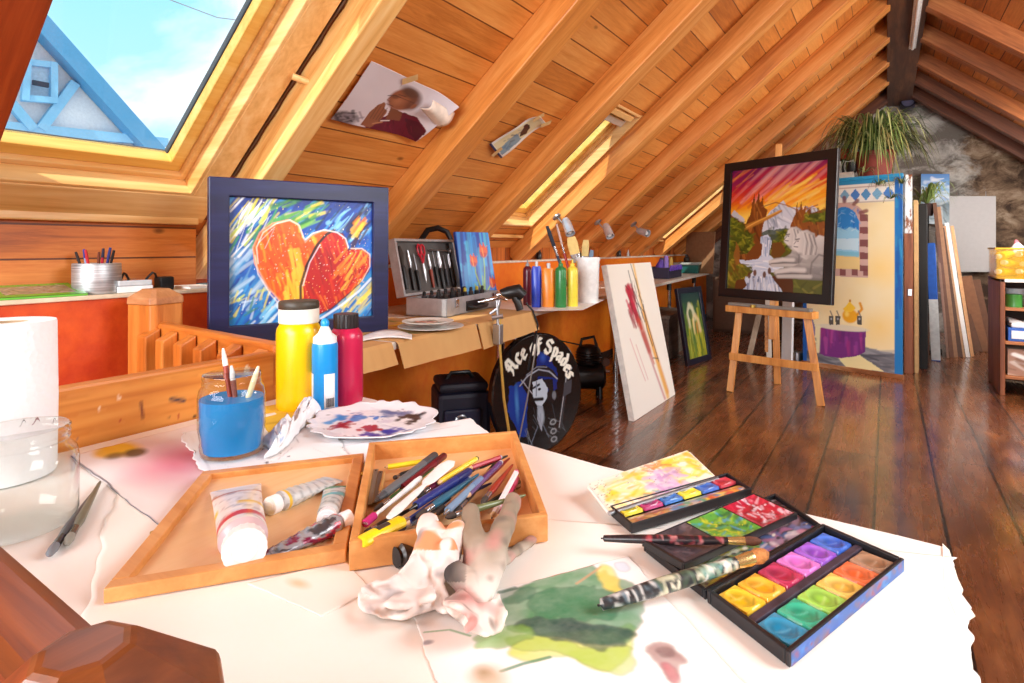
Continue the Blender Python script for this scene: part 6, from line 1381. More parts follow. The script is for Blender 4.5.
data = [
 ('ruler', 'narrow metal ruler standing at the left wall of the box', (92, 232), (112, 122), 0, .004, (150, 160, 170)), ('ruler', 'second thin grey strip beside the metal ruler', (108, 225), (126, 128), .001, .0035, (120, 120, 120)), ('brush', 'light wooden stick beside the rulers', (120, 215), (138, 128), 0, .003, (206, 170, 110)),
 ('pencil', 'yellow pencil lying along the back wall of the box', (138, 116), (258, 98), .008, .0042, (244, 206, 30)), ('brush', 'black brush behind the yellow pencil end', (165, 150), (240, 118), .002, .0035, (30, 36, 40)),
 ('marker', 'thick grey marker, leftmost of the long pens', (108, 222), (296, 78), .016, .0062, (96, 100, 104), (70, 72, 76)), ('pen', 'dark red pen beside the grey marker', (180, 192), (326, 78), .012, .0055, (110, 14, 34), (80, 20, 30), (90, 14, 30)),
 ('knife', 'white plastic palette spatula on top of the pens', (345, 96), (152, 272), .026, .0042, (240, 238, 234), (244, 242, 240)), ('tooth', 'white toothbrush with magenta bristles at the left of the box', (78, 290), (250, 150), .020, .0042, (240, 238, 238), (190, 30, 110)),
 ('brush', 'green handled brush left of the white spatula', (104, 250), (290, 120), .010, .0035, (60, 110, 60)), ('brush', 'maroon brush between the spatula and the blue pens', (240, 210), (380, 110), .018, .0042, (96, 20, 56)),
 ('pencil', 'yellow pencil with black end crossing the middle of the box', (300, 168), (426, 88), .022, .0040, (240, 206, 40), (40, 36, 30)), ('pen', 'dark blue pen in the middle of the box', (215, 248), (405, 126), .024, .0055, (36, 50, 120), (60, 60, 60), (30, 40, 100)),
 ('pencil', 'dark blue pencil next to the dark blue pen', (190, 300), (402, 150), .016, .0042, (40, 60, 130)), ('brush', 'teal handled brush right of the blue pens', (236, 272), (430, 138), .022, .0046, (40, 96, 120)), ('pen', 'pale steel blue pen in the right half', (322, 262), (440, 150), .024, .0048, (120, 150, 180), (170, 180, 190), (110, 140, 180)),
 ('brush', 'light wooden brush right of the pale blue pen', (300, 262), (470, 120), .016, .0040, (190, 150, 110)), ('brush', 'black brush with a silver band right of centre', (350, 270), (490, 92), .014, .0044, (30, 28, 34)), ('pencil', 'violet pencil at the upper right of the box', (390, 210), (500, 100), .022, .0040, (90, 50, 110)), ('brush', 'black thin brush along the back right corner', (400, 128), (520, 80), .020, .0035, (26, 26, 28)), ('brush', 'dark red brush near the back right corner', (420, 180), (526, 88), .014, .0040, (120, 26, 34)),
 ('brush', 'red brown brush right of the violet pencil', (440, 228), (536, 108), .018, .0044, (150, 50, 36)), ('pencil', 'white pencil with pink stripes, second from the right wall', (470, 276), (548, 130), .020, .0042, (236, 226, 228), (200, 60, 110)), ('pen', 'magenta pen along the right wall of the box', (482, 262), (552, 150), .010, .0042, (180, 40, 90), (150, 150, 150), (200, 80, 120)),
 ('cutter', 'yellow craft knife at the front left of the box', (66, 348), (214, 272), .020, .0070, (244, 208, 24)), ('brush', 'black brush behind the yellow craft knife', (74, 322), (230, 240), .012, .0038, (36, 30, 32)), ('brush', 'ochre wooden brush in front of the craft knife', (110, 346), (250, 260), .004, .0038, (196, 150, 70)), ('brush', 'grey brush under the white gloves', (180, 312), (330, 230), .006, .0040, (100, 100, 104)),
 ('pencil', 'thin red pencil across the right pens', (400, 120), (500, 84), .026, .0034, (170, 30, 50)), ('brush', 'navy brush low between the blue pens', (260, 260), (470, 165), .006, .0040, (30, 34, 70)), ('pencil', 'dark green pencil low on the right', (430, 250), (540, 180), .004, .0038, (40, 70, 60)), ('brush', 'olive handled brush laid across the front right of the box', (326, 272), (576, 202), .036, .0040, (110, 120, 80)),
]
for (k, lab, a, b_, dz, r, c1, *rest) in data: stick(k, lab, K(*a), K(*b_), ZB+dz, r, c1, *rest)
p = P2(*K(545, 180), TZ+.012); T_ = thing('eraser', 'small round grey eraser at the right wall of the box', 'eraser', tuple(p)); lathe_part('eraser_body', plain((120, 112, 108), .8), T_, p, [(.006, 0), (.008, .002), (.008, .010), (.006, .012)], 16); lathe_part('band', plain((200, 200, 200), .4), T_, p, [(.0082, .004), (.0082, .008)], 16)
stick('brush', 'bristle brush with dark wooden handle left of the gloves', K(168, 398), K(235, 372), TZ+.012, .012, (60, 54, 52), (60, 58, 56), (40, 38, 38), group=None)
# two pencils by the big jar
stick('brush', 'short grey brush lying nearest the big empty jar', (48, 556), (98, 487), TZ+.006, .0055, (70, 72, 76), (90, 90, 92), (120, 124, 130), group=None)
stick('brush', 'olive grey brush lying beside the short grey brush', (66, 545), (100, 482), TZ+.006, .0055, (104, 104, 84), (110, 108, 96), (140, 140, 130), group=None)
# ------------------------------------------------------------------ cloth gloves
def thick_sheet(mb, fn, nu, nv, th):
    """closed cloth sheet: fn(u, v) gives the middle surface, th its thickness"""
    k = len(mb.v); P = [[V(fn(i/nu, j/nv)) for i in range(nu+1)] for j in range(nv+1)]; W = nu+1
    for sg in (1, -1):
        for j in range(nv+1):
            for i in range(nu+1):
                a = P[j][min(i+1, nu)]-P[j][max(i-1, 0)]; b_ = P[min(j+1, nv)][i]-P[max(j-1, 0)][i]; n = a.cross(b_); n = n.normalized() if n.length > 1e-9 else Vector((0, 0, 1))
                mb.v.append(tuple(P[j][i]+n*th*.5*sg))
    o = (nu+1)*(nv+1); I = lambda i, j: k+j*W+i
    for j in range(nv):
        for i in range(nu): mb.f += [(I(i, j), I(i+1, j), I(i+1, j+1), I(i, j+1)), (o+I(i, j+1), o+I(i+1, j+1), o+I(i+1, j), o+I(i, j))]
    rim = [I(i, 0) for i in range(nu)]+[I(nu, j) for j in range(nv)]+[I(i, nv) for i in range(nu, 0, -1)]+[I(0, j) for j in range(nv, 0, -1)]
    for q in range(len(rim)): a, b_ = rim[q], rim[(q+1) % len(rim)]; mb.f.append((b_, a, a+o, b_+o))
def lerp_line(pts, t):
    k = t*(len(pts)-1); i = min(len(pts)-2, int(k)); f = k-i; return tuple(pts[i][q]+(pts[i+1][q]-pts[i][q])*f for q in range(len(pts[0])))
def glove(pal, fingers, sheets, name, label, colfn, seed, base):
    mb = MB()
    for (pts, rs, flat) in pal+fingers: mb.tube([P2(x, y, TZ+z) for x, y, z in pts], list(rs), 14, flat=flat)
    for (pts, rs, flat) in pal+fingers:
        for (x, y, z), r in ((pts[0], rs[0]), (pts[-1], rs[-1])): mb.ball(P2(x, y, TZ+z), r*.98, 12, 8, sc=(1, 1, max(flat, .6)))
    for (hem, wrist, rip, fr_, th) in sheets:
        def f(u, v):
            a, b_ = lerp_line(hem, u), lerp_line(wrist, u); x, y, z = (a[q]+(b_[q]-a[q])*v for q in range(3))
            return P2(x, y, TZ+z+rip*(1-v)*(.5+.5*math.sin(u*fr_+seed)))
        thick_sheet(mb, f, 44, 12, th)
        mb.tube([P2(*(lerp_line(hem, t)[:2]), TZ+lerp_line(hem, t)[2]+rip*(.5+.5*math.sin(t*fr_+seed))) for t in np.linspace(0, 1, 45)], th*.75, 8)
    o = blobmesh(mb, name, .0019, 3, colfn, wrinkle=.0032, seed=seed, base=base); return T(o, label, 'glove')
def fold(p, s_, k): return max(0, 1-abs(mnoise.noise(p*s_+Vector((k, 0, 0))))*6)
def cg2(p):
    x, y = proj_(tuple(p)); n = mnoise.noise(p*38)
    c = lerpc((238, 228, 220), (146, 130, 110), (596-y)/62+n*.3)
    c = lerpc(c, (196, 128, 122), max(0, mnoise.noise(p*34+Vector((3, 0, 0)))-.12)*1.6)
    if x < 466 and 550 < y < 600: c = lerpc(c, (52, 48, 48), max(0, min(.9, (470-x)/26+n*.4))*(1 if y < 582 else .4))
    c = lerpc(c, (110, 100, 90), max(0, mnoise.noise(p*70+Vector((0, 6, 0)))-.2)*1.2)
    return c
glove([([(476, 600, .014), (481, 584, .018), (484, 566, .024), (486, 550, .032)], (.016, .020, .025, .025), .62)],
      [([(478, 556, .032), (473, 535, .043), (471, 511, .050)], (.015, .0125, .0105), 1), ([(494, 552, .032), (503, 528, .043), (513, 501, .048)], (.015, .0122, .010), 1), ([(498, 562, .022), (514, 553, .016), (532, 540, .010)], (.011, .007, .0065), .7), ([(472, 586, .02), (457, 574, .026), (444, 562, .026)], (.015, .0125, .011), .9)],
      [([(446, 598, .020), (450, 610, .012), (460, 618, .010), (472, 628, .012), (486, 634, .010), (500, 628, .006), (506, 612, .008)], [(462, 590, .024), (466, 596, .026), (472, 600, .026), (478, 602, .024), (486, 602, .024), (494, 598, .022), (498, 592, .020)], .010, 16, .0045), ([(444, 602, .034), (456, 606, .036), (468, 612, .032), (474, 622, .026), (466, 630, .020)], [(462, 592, .026), (470, 598, .026), (478, 604, .022), (484, 612, .018), (480, 622, .012)], .006, 11, .0045)],
      'cloth_glove', 'dirt-stained cloth glove with two fingers reaching over the box edge', cg2, 5, P2(480, 590))
def cg1(p):
    x, y = proj_(tuple(p)); n = mnoise.noise(p*40)
    c = lerpc((242, 235, 229), (216, 203, 197), .35+n)
    if y < 550: c = lerpc(c, (232, 132, 74), max(0, min(1, (mnoise.noise(p*46+Vector((1, 5, 0)))+.02)*5))*.8)
    c = lerpc(c, (150, 142, 142), max(0, mnoise.noise(p*45+Vector((7, 2, 1)))-.28)*2)
    return c
glove([([(434, 558, .026), (430, 572, .018), (420, 584, .012)], (.022, .022, .018), .6)],
      [([(434, 558, .03), (430, 540, .042), (428, 524, .046)], (.017, .014, .0125), 1), ([(446, 556, .03), (452, 541, .04), (458, 530, .044)], (.016, .013, .012), 1), ([(420, 562, .02), (424, 546, .038), (436, 530, .048)], (.013, .011, .010), 1), ([(442, 572, .024), (449, 560, .034), (447, 547, .044)], (.012, .011, .010), 1)],
      [([(360, 593, .004), (360, 602, .004), (370, 611, .004), (384, 617, .004), (402, 617, .004), (420, 611, .006), (436, 606, .006), (446, 612, .006), (450, 602, .010)], [(404, 574, .018), (408, 580, .016), (414, 585, .014), (418, 588, .014), (424, 590, .014), (430, 590, .014), (436, 588, .014), (440, 584, .016), (444, 580, .018)], .010, 20, .0045),
       ([(362, 590, .014), (374, 584, .018), (388, 582, .020), (400, 576, .024), (412, 562, .030), (418, 552, .034)], [(388, 602, .008), (398, 598, .010), (408, 596, .012), (416, 590, .016), (424, 580, .022), (430, 566, .028)], .010, 14, .0045),
       ([(376, 606, .006), (390, 604, .020), (404, 606, .022), (420, 602, .020), (434, 596, .018)], [(390, 590, .010), (400, 590, .016), (412, 590, .018), (424, 588, .020), (434, 584, .022)], .008, 12, .0045)],
      'cloth_glove', 'white cotton glove with orange-stained fingers and a ruffled cuff', cg1, 9, P2(410, 595))
# ------------------------------------------------------------------ watercolour sets
SV = lambda q: [V(x) for x in q]
def qmap(q):
    q = SV(q); return lambda u, v, z=0: ((q[0]*(1-u)+q[1]*u)*(1-v)+(q[3]*(1-u)+q[2]*u)*v)+Vector((0, 0, z))
BLKM = plain((24, 24, 28), .35)
def qtray(bl, root, name, mat, z0, h, wu, wv, floor=.003):
    mb = MB(); Zs = lambda u, v, z: bl(u, v, z)
    for (u0, u1, v0, v1) in ((0, 1, 0, wv), (0, 1, 1-wv, 1), (0, wu, wv, 1-wv), (1-wu, 1, wv, 1-wv)):
        c4 = [(u0, v0), (u1, v0), (u1, v1), (u0, v1)]; mb.hexa([bl(u, v, z0) for u, v in c4], [bl(u, v, z0+h) for u, v in c4])
    c4 = [(wu*.5, wv*.5), (1-wu*.5, wv*.5), (1-wu*.5, 1-wv*.5), (wu*.5, 1-wv*.5)]; mb.hexa([bl(u, v, z0) for u, v in c4], [bl(u, v, z0+floor) for u, v in c4])
    return mb.build(name, mat, root, bevel=.0012)
def qpaint(bl, root, name, art, z, m=(.03, .03), wells=None, rough=.35, coat=.15):
    def f(u, v):
        uu, vv = m[0]+(1-2*m[0])*u, m[1]+(1-2*m[1])*(1-v); return bl(uu, vv, z+(wells(u, 1-v) if wells else 0))
    mb = MB(); painted(mb, f, art); return mb.build(name, vcol(rough, coat), root, smooth=True, angle=60)
def smear(w_, h_, cols, seed, base, n=120, wd=.1, ln=.25):
    A = Art(w_, h_, base); A.strokes(n, (0, 0, 1, 1), .4, 1.6, ln, wd, cols, seed, .7); A.splat(n//2, (0, 0, 1, 1), wd*.35, cols, seed+1, .8); return A
CC = lambda x, y: (570+x*.3661, 430+y*.3660)
pan_cols1 = [(232, 186, 24), (242, 170, 30), (176, 24, 70), (214, 110, 196), (140, 70, 190), (40, 90, 190)]
pan_cols2 = [(20, 130, 170), (30, 160, 120), (150, 200, 70), (224, 176, 70), (220, 96, 46), (150, 110, 80)]
# big set: black tray with twelve round pans, lid folded out behind
c_near, c_right, c_back, c_left = P2(*CC(600, 652), TZ+.002), P2(*CC(914, 385), TZ+.002), P2(*CC(690, 284), TZ+.002), P2(*CC(374, 472), TZ+.002)
big = thing('watercolour_box', 'large black watercolour box with twelve round pans and its lid open', 'paint box', tuple(c_near))
bl = qmap([c_left, c_back, c_right, c_near])   # u along the hinge side from left to back, v to the front
qtray(bl, big, 'tray', BLKM, 0, .014, .022, .05)
A = smear(90, 44, [(40, 36, 44), (90, 60, 90), (150, 120, 110), (60, 50, 60), (70, 90, 110), (120, 90, 60)], 4, (58, 52, 60), 120, .05, .12); qpaint(bl, big, 'tray_floor', A, .0045, (.022, .05))
A = smear(90, 10, [(40, 100, 180), (30, 80, 160), (120, 80, 60), (60, 140, 200), (150, 60, 60)], 6, (40, 90, 160), 60, .4, .5)
mb = MB(); painted(mb, lambda u, v: bl(.01+.98*u, 1.002, .0005+.013*v), A); mb.build('stained_side', vcol(.35), big)
def pan(bl, u0, u1, v0, v1, c, root, z, seed):
    uc, vc = (u0+u1)/2, (v0+v1)/2
    x_ = bl(u1, vc)-bl(u0, vc); y_ = bl(uc, v1)-bl(uc, v0); sx, sy = x_.length, y_.length
    M = Matrix((x_.normalized(), (y_-x_.normalized()*y_.dot(x_.normalized())).normalized(), Vector((0, 0, 1)))).transposed().to_4x4(); M.translation = bl(uc, vc, z)
    if M.to_3x3().determinant() < 0: M = M @ Matrix.Diagonal((1, -1, 1, 1))
    A = Art(26, 26, c); r = random.Random(seed)
    dark = tuple(int(x*.55) for x in c); lite = tuple(min(250, int(x*.7+75)) for x in c)
    A.mix(A.noise(3, 3, seed)*.6, lite)
    A.ell(.5+r.uniform(-.06, .06), .5+r.uniform(-.06, .06), .34, .36, dark, .55, .4); A.ell(.5+r.uniform(-.08, .08), .5+r.uniform(-.08, .08), .24, .24, c, .9, .5); A.line([(.3, .3+.3*r.random()), (.7, .4+.2*r.random())], .06, lite, .7); A.line([(.2, .75), (.5, .86), (.8, .7)], .05, dark, .6)
    def f(u, v):
        a, b_ = u-.5, v-.5; rr = math.hypot(a, b_)*2
        h = .0045 if rr > .92 else (.0052 if rr > .84 else .0052-.0040*(1-(rr/.84)**2))
        if max(abs(a), abs(b_)) > .485: h = 0
        k = .5*sx*.94, .5*sy*.94
        return M @ Vector((2*a*k[0], 2*b_*k[1], h+.0015))
    mb = MB(); painted(mb, f, A); return mb.build('paint_pan', vcol(.28, .4), root, smooth=True, angle=50)
for i in range(6):
    pan(bl, .035+.155*i, .035+.155*(i+1)-.003, .055, .445, pan_cols1[i], big, .003, 30+i)
    pan(bl, .035+.155*i, .035+.155*(i+1)-.003, .555, .945, pan_cols2[i], big, .003, 50+i)
mb = MB(); mb.hexa([bl(.02, .455, .004), bl(.98, .455, .004), bl(.98, .545, .004), bl(.02, .545, .004)], [bl(.02, .455, .009), bl(.98, .455, .009), bl(.98, .545, .009), bl(.02, .545, .009)]); mb.build('brush_channel', plain((60, 50, 62), .4, 0, .5, 60), big, bevel=.001)
# its lid: long mixing palette behind the hinge
lq = [P2(*CC(200, 330), TZ+.002), P2(*CC(560, 190), TZ+.002), P2(*CC(686, 278), TZ+.002), P2(*CC(370, 466), TZ+.002)]
l2 = qmap(lq); qtray(l2, big, 'lid', BLKM, 0, .010, .02, .04)
A = Art(110, 70, (70, 62, 66)); 
A.strokes(60, (0, .5, .5, 1.0), .5, 1.4, .2, .09, [(60, 120, 70), (200, 190, 60), (40, 80, 60), (220, 214, 190), (236, 200, 60)], 3, .8); A.strokes(60, (.5, .5, 1.0, 1.0), .5, 1.4, .2, .08, [(150, 120, 140), (180, 110, 140), (60, 56, 70), (210, 190, 190), (90, 110, 160)], 4, .8); A.strokes(50, (.4, .0, 1, .5), .3, 1.4, .2, .07, [(200, 190, 200), (60, 120, 190), (120, 80, 110), (226, 150, 90)], 5, .8); A.splat(70, (0, 0, 1, 1), .03, [(60, 50, 60), (236, 220, 200), (60, 130, 80), (190, 60, 110)], 6)
qpaint(l2, big, 'mixing_surface', A, .004, (.02, .04))
# three-well mixing tray resting on the lid
tq = [P2(*CC(196, 316), TZ+.014), P2(*CC(502, 186), TZ+.014), P2(*CC(622, 242), TZ+.014), P2(*CC(312, 386), TZ+.014)]
t3 = qmap(tq); mt = thing('mixing_tray', 'black-rimmed mixing tray with three stained wells on the open lid', 'palette', tuple(tq[0]))
qtray(t3, mt, 'tray', plain((30, 28, 30), .3), -.001, .009, .018, .035)
for i, (cols, base) in enumerate((([(70, 60, 66), (96, 84, 88), (50, 44, 50), (120, 104, 108)], (76, 66, 70)), ([(70, 150, 60), (205, 196, 40), (30, 110, 60), (60, 150, 190), (150, 190, 60), (24, 80, 50)], (90, 150, 60)), ([(176, 24, 50), (130, 16, 40), (220, 190, 200), (205, 60, 80), (90, 20, 40), (214, 205, 214)], (170, 30, 56)))):
    u0, u1 = .02+.325*i, .02+.325*(i+1)-.008
    A = smear(44, 44, cols, 9+i, base, 90, .08, .22)
    mb = MB(); wl = lambda u, v: -.004*min(1, 6*min(u, 1-u, v, 1-v)); painted(mb, lambda u, v: t3(u0+(u1-u0)*u, .04+.92*(1-v), .0075+wl(u, v)), A); mb.build('mixing_well', vcol(.3, .25), mt, smooth=True, angle=70)
# smaller set behind: white lid with yellow and lilac mixes, two rows of pans
aq = [P2(*CC(108, 232), TZ+.002), P2(*CC(430, 138), TZ+.002), P2(*CC(497, 182), TZ+.002), P2(*CC(168, 285), TZ+.002)]
a4 = qmap(aq); sm = thing('watercolour_box', 'smaller watercolour box behind with a white lid stained yellow and lilac', 'paint box', tuple(aq[0]))
qtray(a4, sm, 'tray', BLKM, 0, .013, .016, .05)
colsA = [(226, 206, 40), (170, 30, 100), (30, 100, 180), (226, 210, 40), (40, 90, 180), (176, 24, 44)]
for i, c in enumerate(colsA): pan(a4, .025+.16*i, .025+.16*(i+1)-.004, .07, .45, c, sm, .004, 70+i)
A = smear(100, 22, [(190, 110, 60), (150, 90, 50), (60, 130, 190), (230, 200, 60), (40, 110, 90), (200, 60, 60), (205, 196, 190)], 12, (170, 120, 80), 130, .25, .3); A.strokes(30, (.0, 0, .35, 1), .6, .6, .3, .2, [(170, 100, 60), (120, 70, 40), (196, 150, 90)], 3); A.strokes(24, (.35, 0, .7, 1), .6, .6, .3, .2, [(50, 120, 180), (60, 150, 120), (120, 170, 200)], 4); A.strokes(20, (.68, 0, 1, 1), .6, .6, .3, .2, [(200, 50, 40), (236, 200, 60), (226, 150, 50)], 5)
mb = MB(); painted(mb, lambda u, v: a4(.02+.96*u, .52+.44*(1-v), .006+.003*math.sin(PI*v)), A); mb.build('mixing_surface', vcol(.3, .2), sm, smooth=True)
wq = [P2(*CC(44, 148), TZ+.016), P2(*CC(322, 54), TZ+.016), P2(*CC(392, 122), TZ+.010), P2(*CC(106, 226), TZ+.010)]
for k, z in ((0, TZ+.022), (1, TZ+.022), (2, TZ+.012), (3, TZ+.012)): wq[k] = P2(*[CC(44, 148), CC(322, 54), CC(404, 132), CC(106, 228)][k], z)
w4 = qmap(wq)
mb = MB(); ou = [(.0, .06), (.04, 0), (.94, 0), (1, .08), (1, 1), (0, 1)]; n_ = 6
mb.add([w4(u, v, -.004) for u, v in ou]+[w4(u, v, 0) for u, v in ou], [tuple(range(6))[::-1], tuple(range(6, 12))]+[(i, (i+1) % 6, 6+(i+1) % 6, 6+i) for i in range(6)]); ld = mb.build('lid', plain((238, 234, 226), .35), sm, bevel=.001)
A = Art(110, 60, (236, 230, 214)); A.strokes(60, (.05, .1, .45, .95), .6, 1.4, .25, .1, [(240, 214, 70), (232, 196, 40), (246, 232, 150), (226, 214, 180), (236, 180, 50)], 3, .7); A.strokes(50, (.62, .1, 1, .8), .5, 1.2, .25, .1, [(240, 206, 40), (246, 226, 110), (232, 180, 40)], 4, .8); A.strokes(44, (.42, .35, .75, .95), .7, 1.0, .22, .1, [(196, 150, 200), (216, 180, 216), (170, 130, 190), (226, 200, 220)], 5, .75); A.strokes(16, (.5, .05, .7, .25), .3, 1, .15, .06, [(206, 120, 70), (214, 150, 60)], 6); A.splat(90, (0, 0, 1, 1), .012, [(60, 56, 60), (40, 110, 180), (180, 50, 60), (240, 240, 240), (120, 90, 50)], 7); A.strokes(10, (.3, .85, .5, 1), .3, 1, .15, .04, [(50, 150, 160), (180, 60, 60)], 8); A.splat(40, (0, 0, .12, 1), .015, [(90, 70, 50), (205, 160, 60), (60, 60, 66)], 9)
mb = MB(); painted(mb, lambda u, v: w4(.015+.97*u, .02+.96*(1-v), .0008+.001*math.sin(PI*u)*math.sin(PI*v)), A); mb.build('mixing_surface', vcol(.3, .25), ld, smooth=True)
mb = MB(); q0, q1 = w4(0, 1, 0), w4(1, 1, 0); mb.tube([q0, q1], .003, 8); mb.build('hinge', STEEL, sm, smooth=True)
# two brushes laid over the boxes
def big_brush(label, a, b_, za, zb, r, hc, spots, bc, seed):
    """a: handle end, b: bristle tip"""
    p, q = V(P2(*a, za)), V(P2(*b_, zb)); L = lambda t: p.lerp(q, t)
    root = thing('paint_brush', label, 'paint brush', tuple(p))
    ax = (q-p).normalized(); sd = Vector((0, 0, 1)).cross(ax).normalized(); up = ax.cross(sd); rr = random.Random(seed)
    A = Art(120, 20, hc)
    for (u0, u1, c, n) in spots: A.strokes(n, (u0, 0, u1, 1), .2, 1.5, .3, .16, c, rr.randint(1, 999), .9)
    def f(u, v):
        t = .80*v; k = r*(.55+.75*math.sin(PI*min(1, .12+v*.7))) if v > .02 else r*.2; a_ = 2*PI*u
        return L(t)+sd*(k*math.cos(a_))+up*(k*math.sin(a_))
    col = A.p.transpose(1, 0, 2); mb = MB(); mb.grid(f, 19, 119, col); mb.build('handle', vcol(.35, .2), root, smooth=True, angle=180)
    mb = MB(); mb.tube([L(.79), L(.88), L(.90)], [r*.95, r*1.15, r*1.1], 14); mb.build('ferrule', plain((206, 180, 120), .25, .8), root, smooth=True)
    mb = MB(); mb.tube([L(.895), L(.94), L(.98), L(1)], [r*1.05, r*1.3, r*.9, r*.25], 14); mb.build('bristles', plain(bc, .8, 0, .3, 300), root, smooth=True)
big_brush('slim dark brush with reddish bands lying across the mixing tray', CC(84, 296), CC(524, 304), TZ+.018, TZ+.030, .0042, (30, 24, 28), [(.0, .4, [(20, 18, 22), (60, 40, 46)], 20), (.35, 1, [(110, 30, 46), (150, 60, 66), (60, 20, 30), (196, 130, 130)], 40)], (86, 48, 30), 3)
big_brush('thick paint-spattered brush with orange-brown bristles crossing both boxes', CC(76, 480), CC(542, 336), TZ+.010, TZ+.034, .0064, (44, 46, 48), [(0, .45, [(36, 40, 44), (214, 214, 210), (20, 22, 24), (90, 110, 120)], 90), (.4, .75, [(90, 110, 90), (190, 190, 160), (70, 90, 70), (220, 214, 190)], 70), (.7, 1, [(206, 200, 180), (150, 170, 150), (230, 226, 214), (90, 140, 130)], 50)], (176, 112, 56), 5)
# ================================================================== easel and its landscape
EZ = .69
def art_land():
    A = Art(190, 250, (240, 150, 30))
    A.p = A.grad([(0, (112, 18, 78)), (.08, (140, 24, 80)), (.16, (190, 34, 50)), (.23, (226, 84, 26)), (.31, (246, 160, 30)), (.38, (252, 210, 90)), (1, (252, 210, 90))], A.y+.08*(A.x-.5)+.03*(A.noise(5, 5, 3)-.5))
    for i, (x, w_, al) in enumerate(((.36, .05, .55), (.5, .06, .5), (.72, .04, .5), (.62, .03, .3), (.9, .03, .3), (.22, .03, .35))): A.line([(x+.22, -.02), (x-.22, .28)], (w_, w_*.6), (246, 190, 180), al, 1)
    A.strokes(50, (0, .02, 1, .3), math.radians(-38), .2, .3, .02, [(150, 20, 60), (226, 60, 40), (246, 150, 50), (200, 40, 60)], 4, .35)
    A.strokes(40, (.45, .18, 1, .36), math.radians(-30), .3, .3, .025, [(252, 200, 60), (246, 140, 30), (252, 226, 120)], 5, .5)
    A.poly([(0, .52), (1, .50), (1, 1), (0, 1)], (88, 92, 34), 1, .03, 2); A.strokes(60, (0, .55, 1, 1), .5, 1.4, .07, .025, [(120, 124, 44), (60, 66, 22), (150, 140, 60)], 3, .6)
    # snowy mountains
    A.poly([(.34, .50), (.40, .42), (.46, .37), (.52, .33), (.57, .29), (.62, .34), (.7, .35), (.78, .37), (.86, .34), (.95, .40), (1, .42), (1, .55), (.3, .55)], (206, 214, 226), 1, .02, 6)
    A.strokes(40, (.36, .33, .95, .5), math.radians(55), .5, .12, .016, [(120, 134, 156), (236, 240, 246), (160, 172, 190)], 7, .7, A.inside([(.34, .50), (.46, .37), (.57, .29), (.7, .35), (.86, .34), (1, .42), (1, .55), (.3, .55)]))
    A.poly([(.0, .40), (.06, .34), (.12, .38), (.18, .42), (.18, .5), (0, .5)], (190, 200, 214), .9, .02)
    A.poly([(.30, .56), (.42, .51), (.58, .5), (.7, .53), (.7, .6), (.3, .6)], (66, 84, 70), .9, .03); A.strokes(24, (.32, .5, .7, .56), math.radians(90), .1, .03, .012, [(40, 60, 50), (90, 110, 70)], 8)
    # left brown spires and cliff
    A.poly([(.0, .36), (.06, .40), (.14, .44), (.2, .46), (.24, .38), (.26, .30), (.275, .22), (.29, .30), (.31, .26), (.325, .19), (.34, .29), (.36, .28), (.37, .24), (.385, .33), (.42, .36), (.40, .42), (.38, .5), (.36, .6), (.40, .68), (.40, .76), (.2, .78), (0, .8)], (122, 66, 26), 1, .02, 9)
    A.strokes(80, (.02, .3, .42, .8), math.radians(80), .4, .12, .014, [(90, 46, 18), (170, 100, 40), (60, 30, 14), (196, 130, 60)], 10, .6, A.inside([(.0, .36), (.2, .46), (.275, .22), (.325, .19), (.37, .24), (.42, .36), (.38, .5), (.40, .76), (0, .8)]))
    A.line([(.05, .56), (.22, .48), (.42, .42), (.56, .37)], (.05, .018), (186, 124, 50)); A.line([(.05, .55), (.3, .45), (.55, .365)], .01, (226, 170, 80)); A.line([(.36, .33), (.5, .3), (.62, .33), (.74, .38), (.9, .34)], .008, (150, 90, 60), .9)
    # right spires
    A.poly([(.66, .48), (.70, .40), (.705, .30), (.72, .38), (.74, .36), (.745, .30), (.77, .38), (.79, .33), (.80, .39), (.84, .36), (.85, .40), (1, .36), (1, .6), (.66, .6)], (140, 80, 34), 1, .015, 12); A.strokes(40, (.66, .34, 1, .56), math.radians(80), .4, .08, .012, [(100, 54, 22), (190, 126, 56), (70, 40, 18)], 13, .6, A.inside([(.66, .48), (.7, .35), (.84, .36), (1, .36), (1, .6), (.66, .6)]))
    # foliage
    for (x, y, rx, ry) in ((.08, .50, .14, .07), (.18, .58, .13, .07), (.06, .62, .12, .08), (.24, .66, .1, .05), (.03, .44, .08, .04), (.62, .56, .1, .06), (.7, .63, .08, .06), (.58, .62, .08, .04), (.9, .43, .12, .04)):
        A.ell(x, y, rx, ry, (70, 84, 22), .95, .3); A.strokes(26, (x-rx*.8, y-ry*.8, x+rx*.8, y+ry*.7), .4, 1.2, .04, .018, [(120, 130, 30), (50, 64, 16), (160, 160, 50), (96, 110, 30)], int(x*100)+int(y*90), .75)
    A.poly([(.0, .66), (.10, .70), (.14, .78), (.2, .82), (.3, .86), (.34, 1), (0, 1)], (96, 96, 26), 1, .03, 14); A.strokes(70, (0, .68, .3, 1), .6, 1.2, .06, .02, [(150, 140, 40), (70, 76, 20), (190, 170, 60), (110, 70, 26), (130, 130, 40)], 15, .7, A.inside([(.0, .66), (.14, .76), (.34, .9), (.34, 1), (0, 1)]))
    A.poly([(.10, .60), (.14, .66), (.15, .78), (.11, .80), (.08, .72)], (150, 96, 40), .9, .02)
    # waterfall and river
    A.poly([(.36, .56), (.44, .55), (.48, .60), (.46, .70), (.52, .74), (.62, .76), (.6, .82), (.46, .84), (.56, .90), (.62, 1), (.18, 1), (.22, .90), (.30, .84), (.28, .79), (.16, .78), (.14, .75), (.34, .74), (.38, .70)], (206, 218, 236), 1, .02, 16)
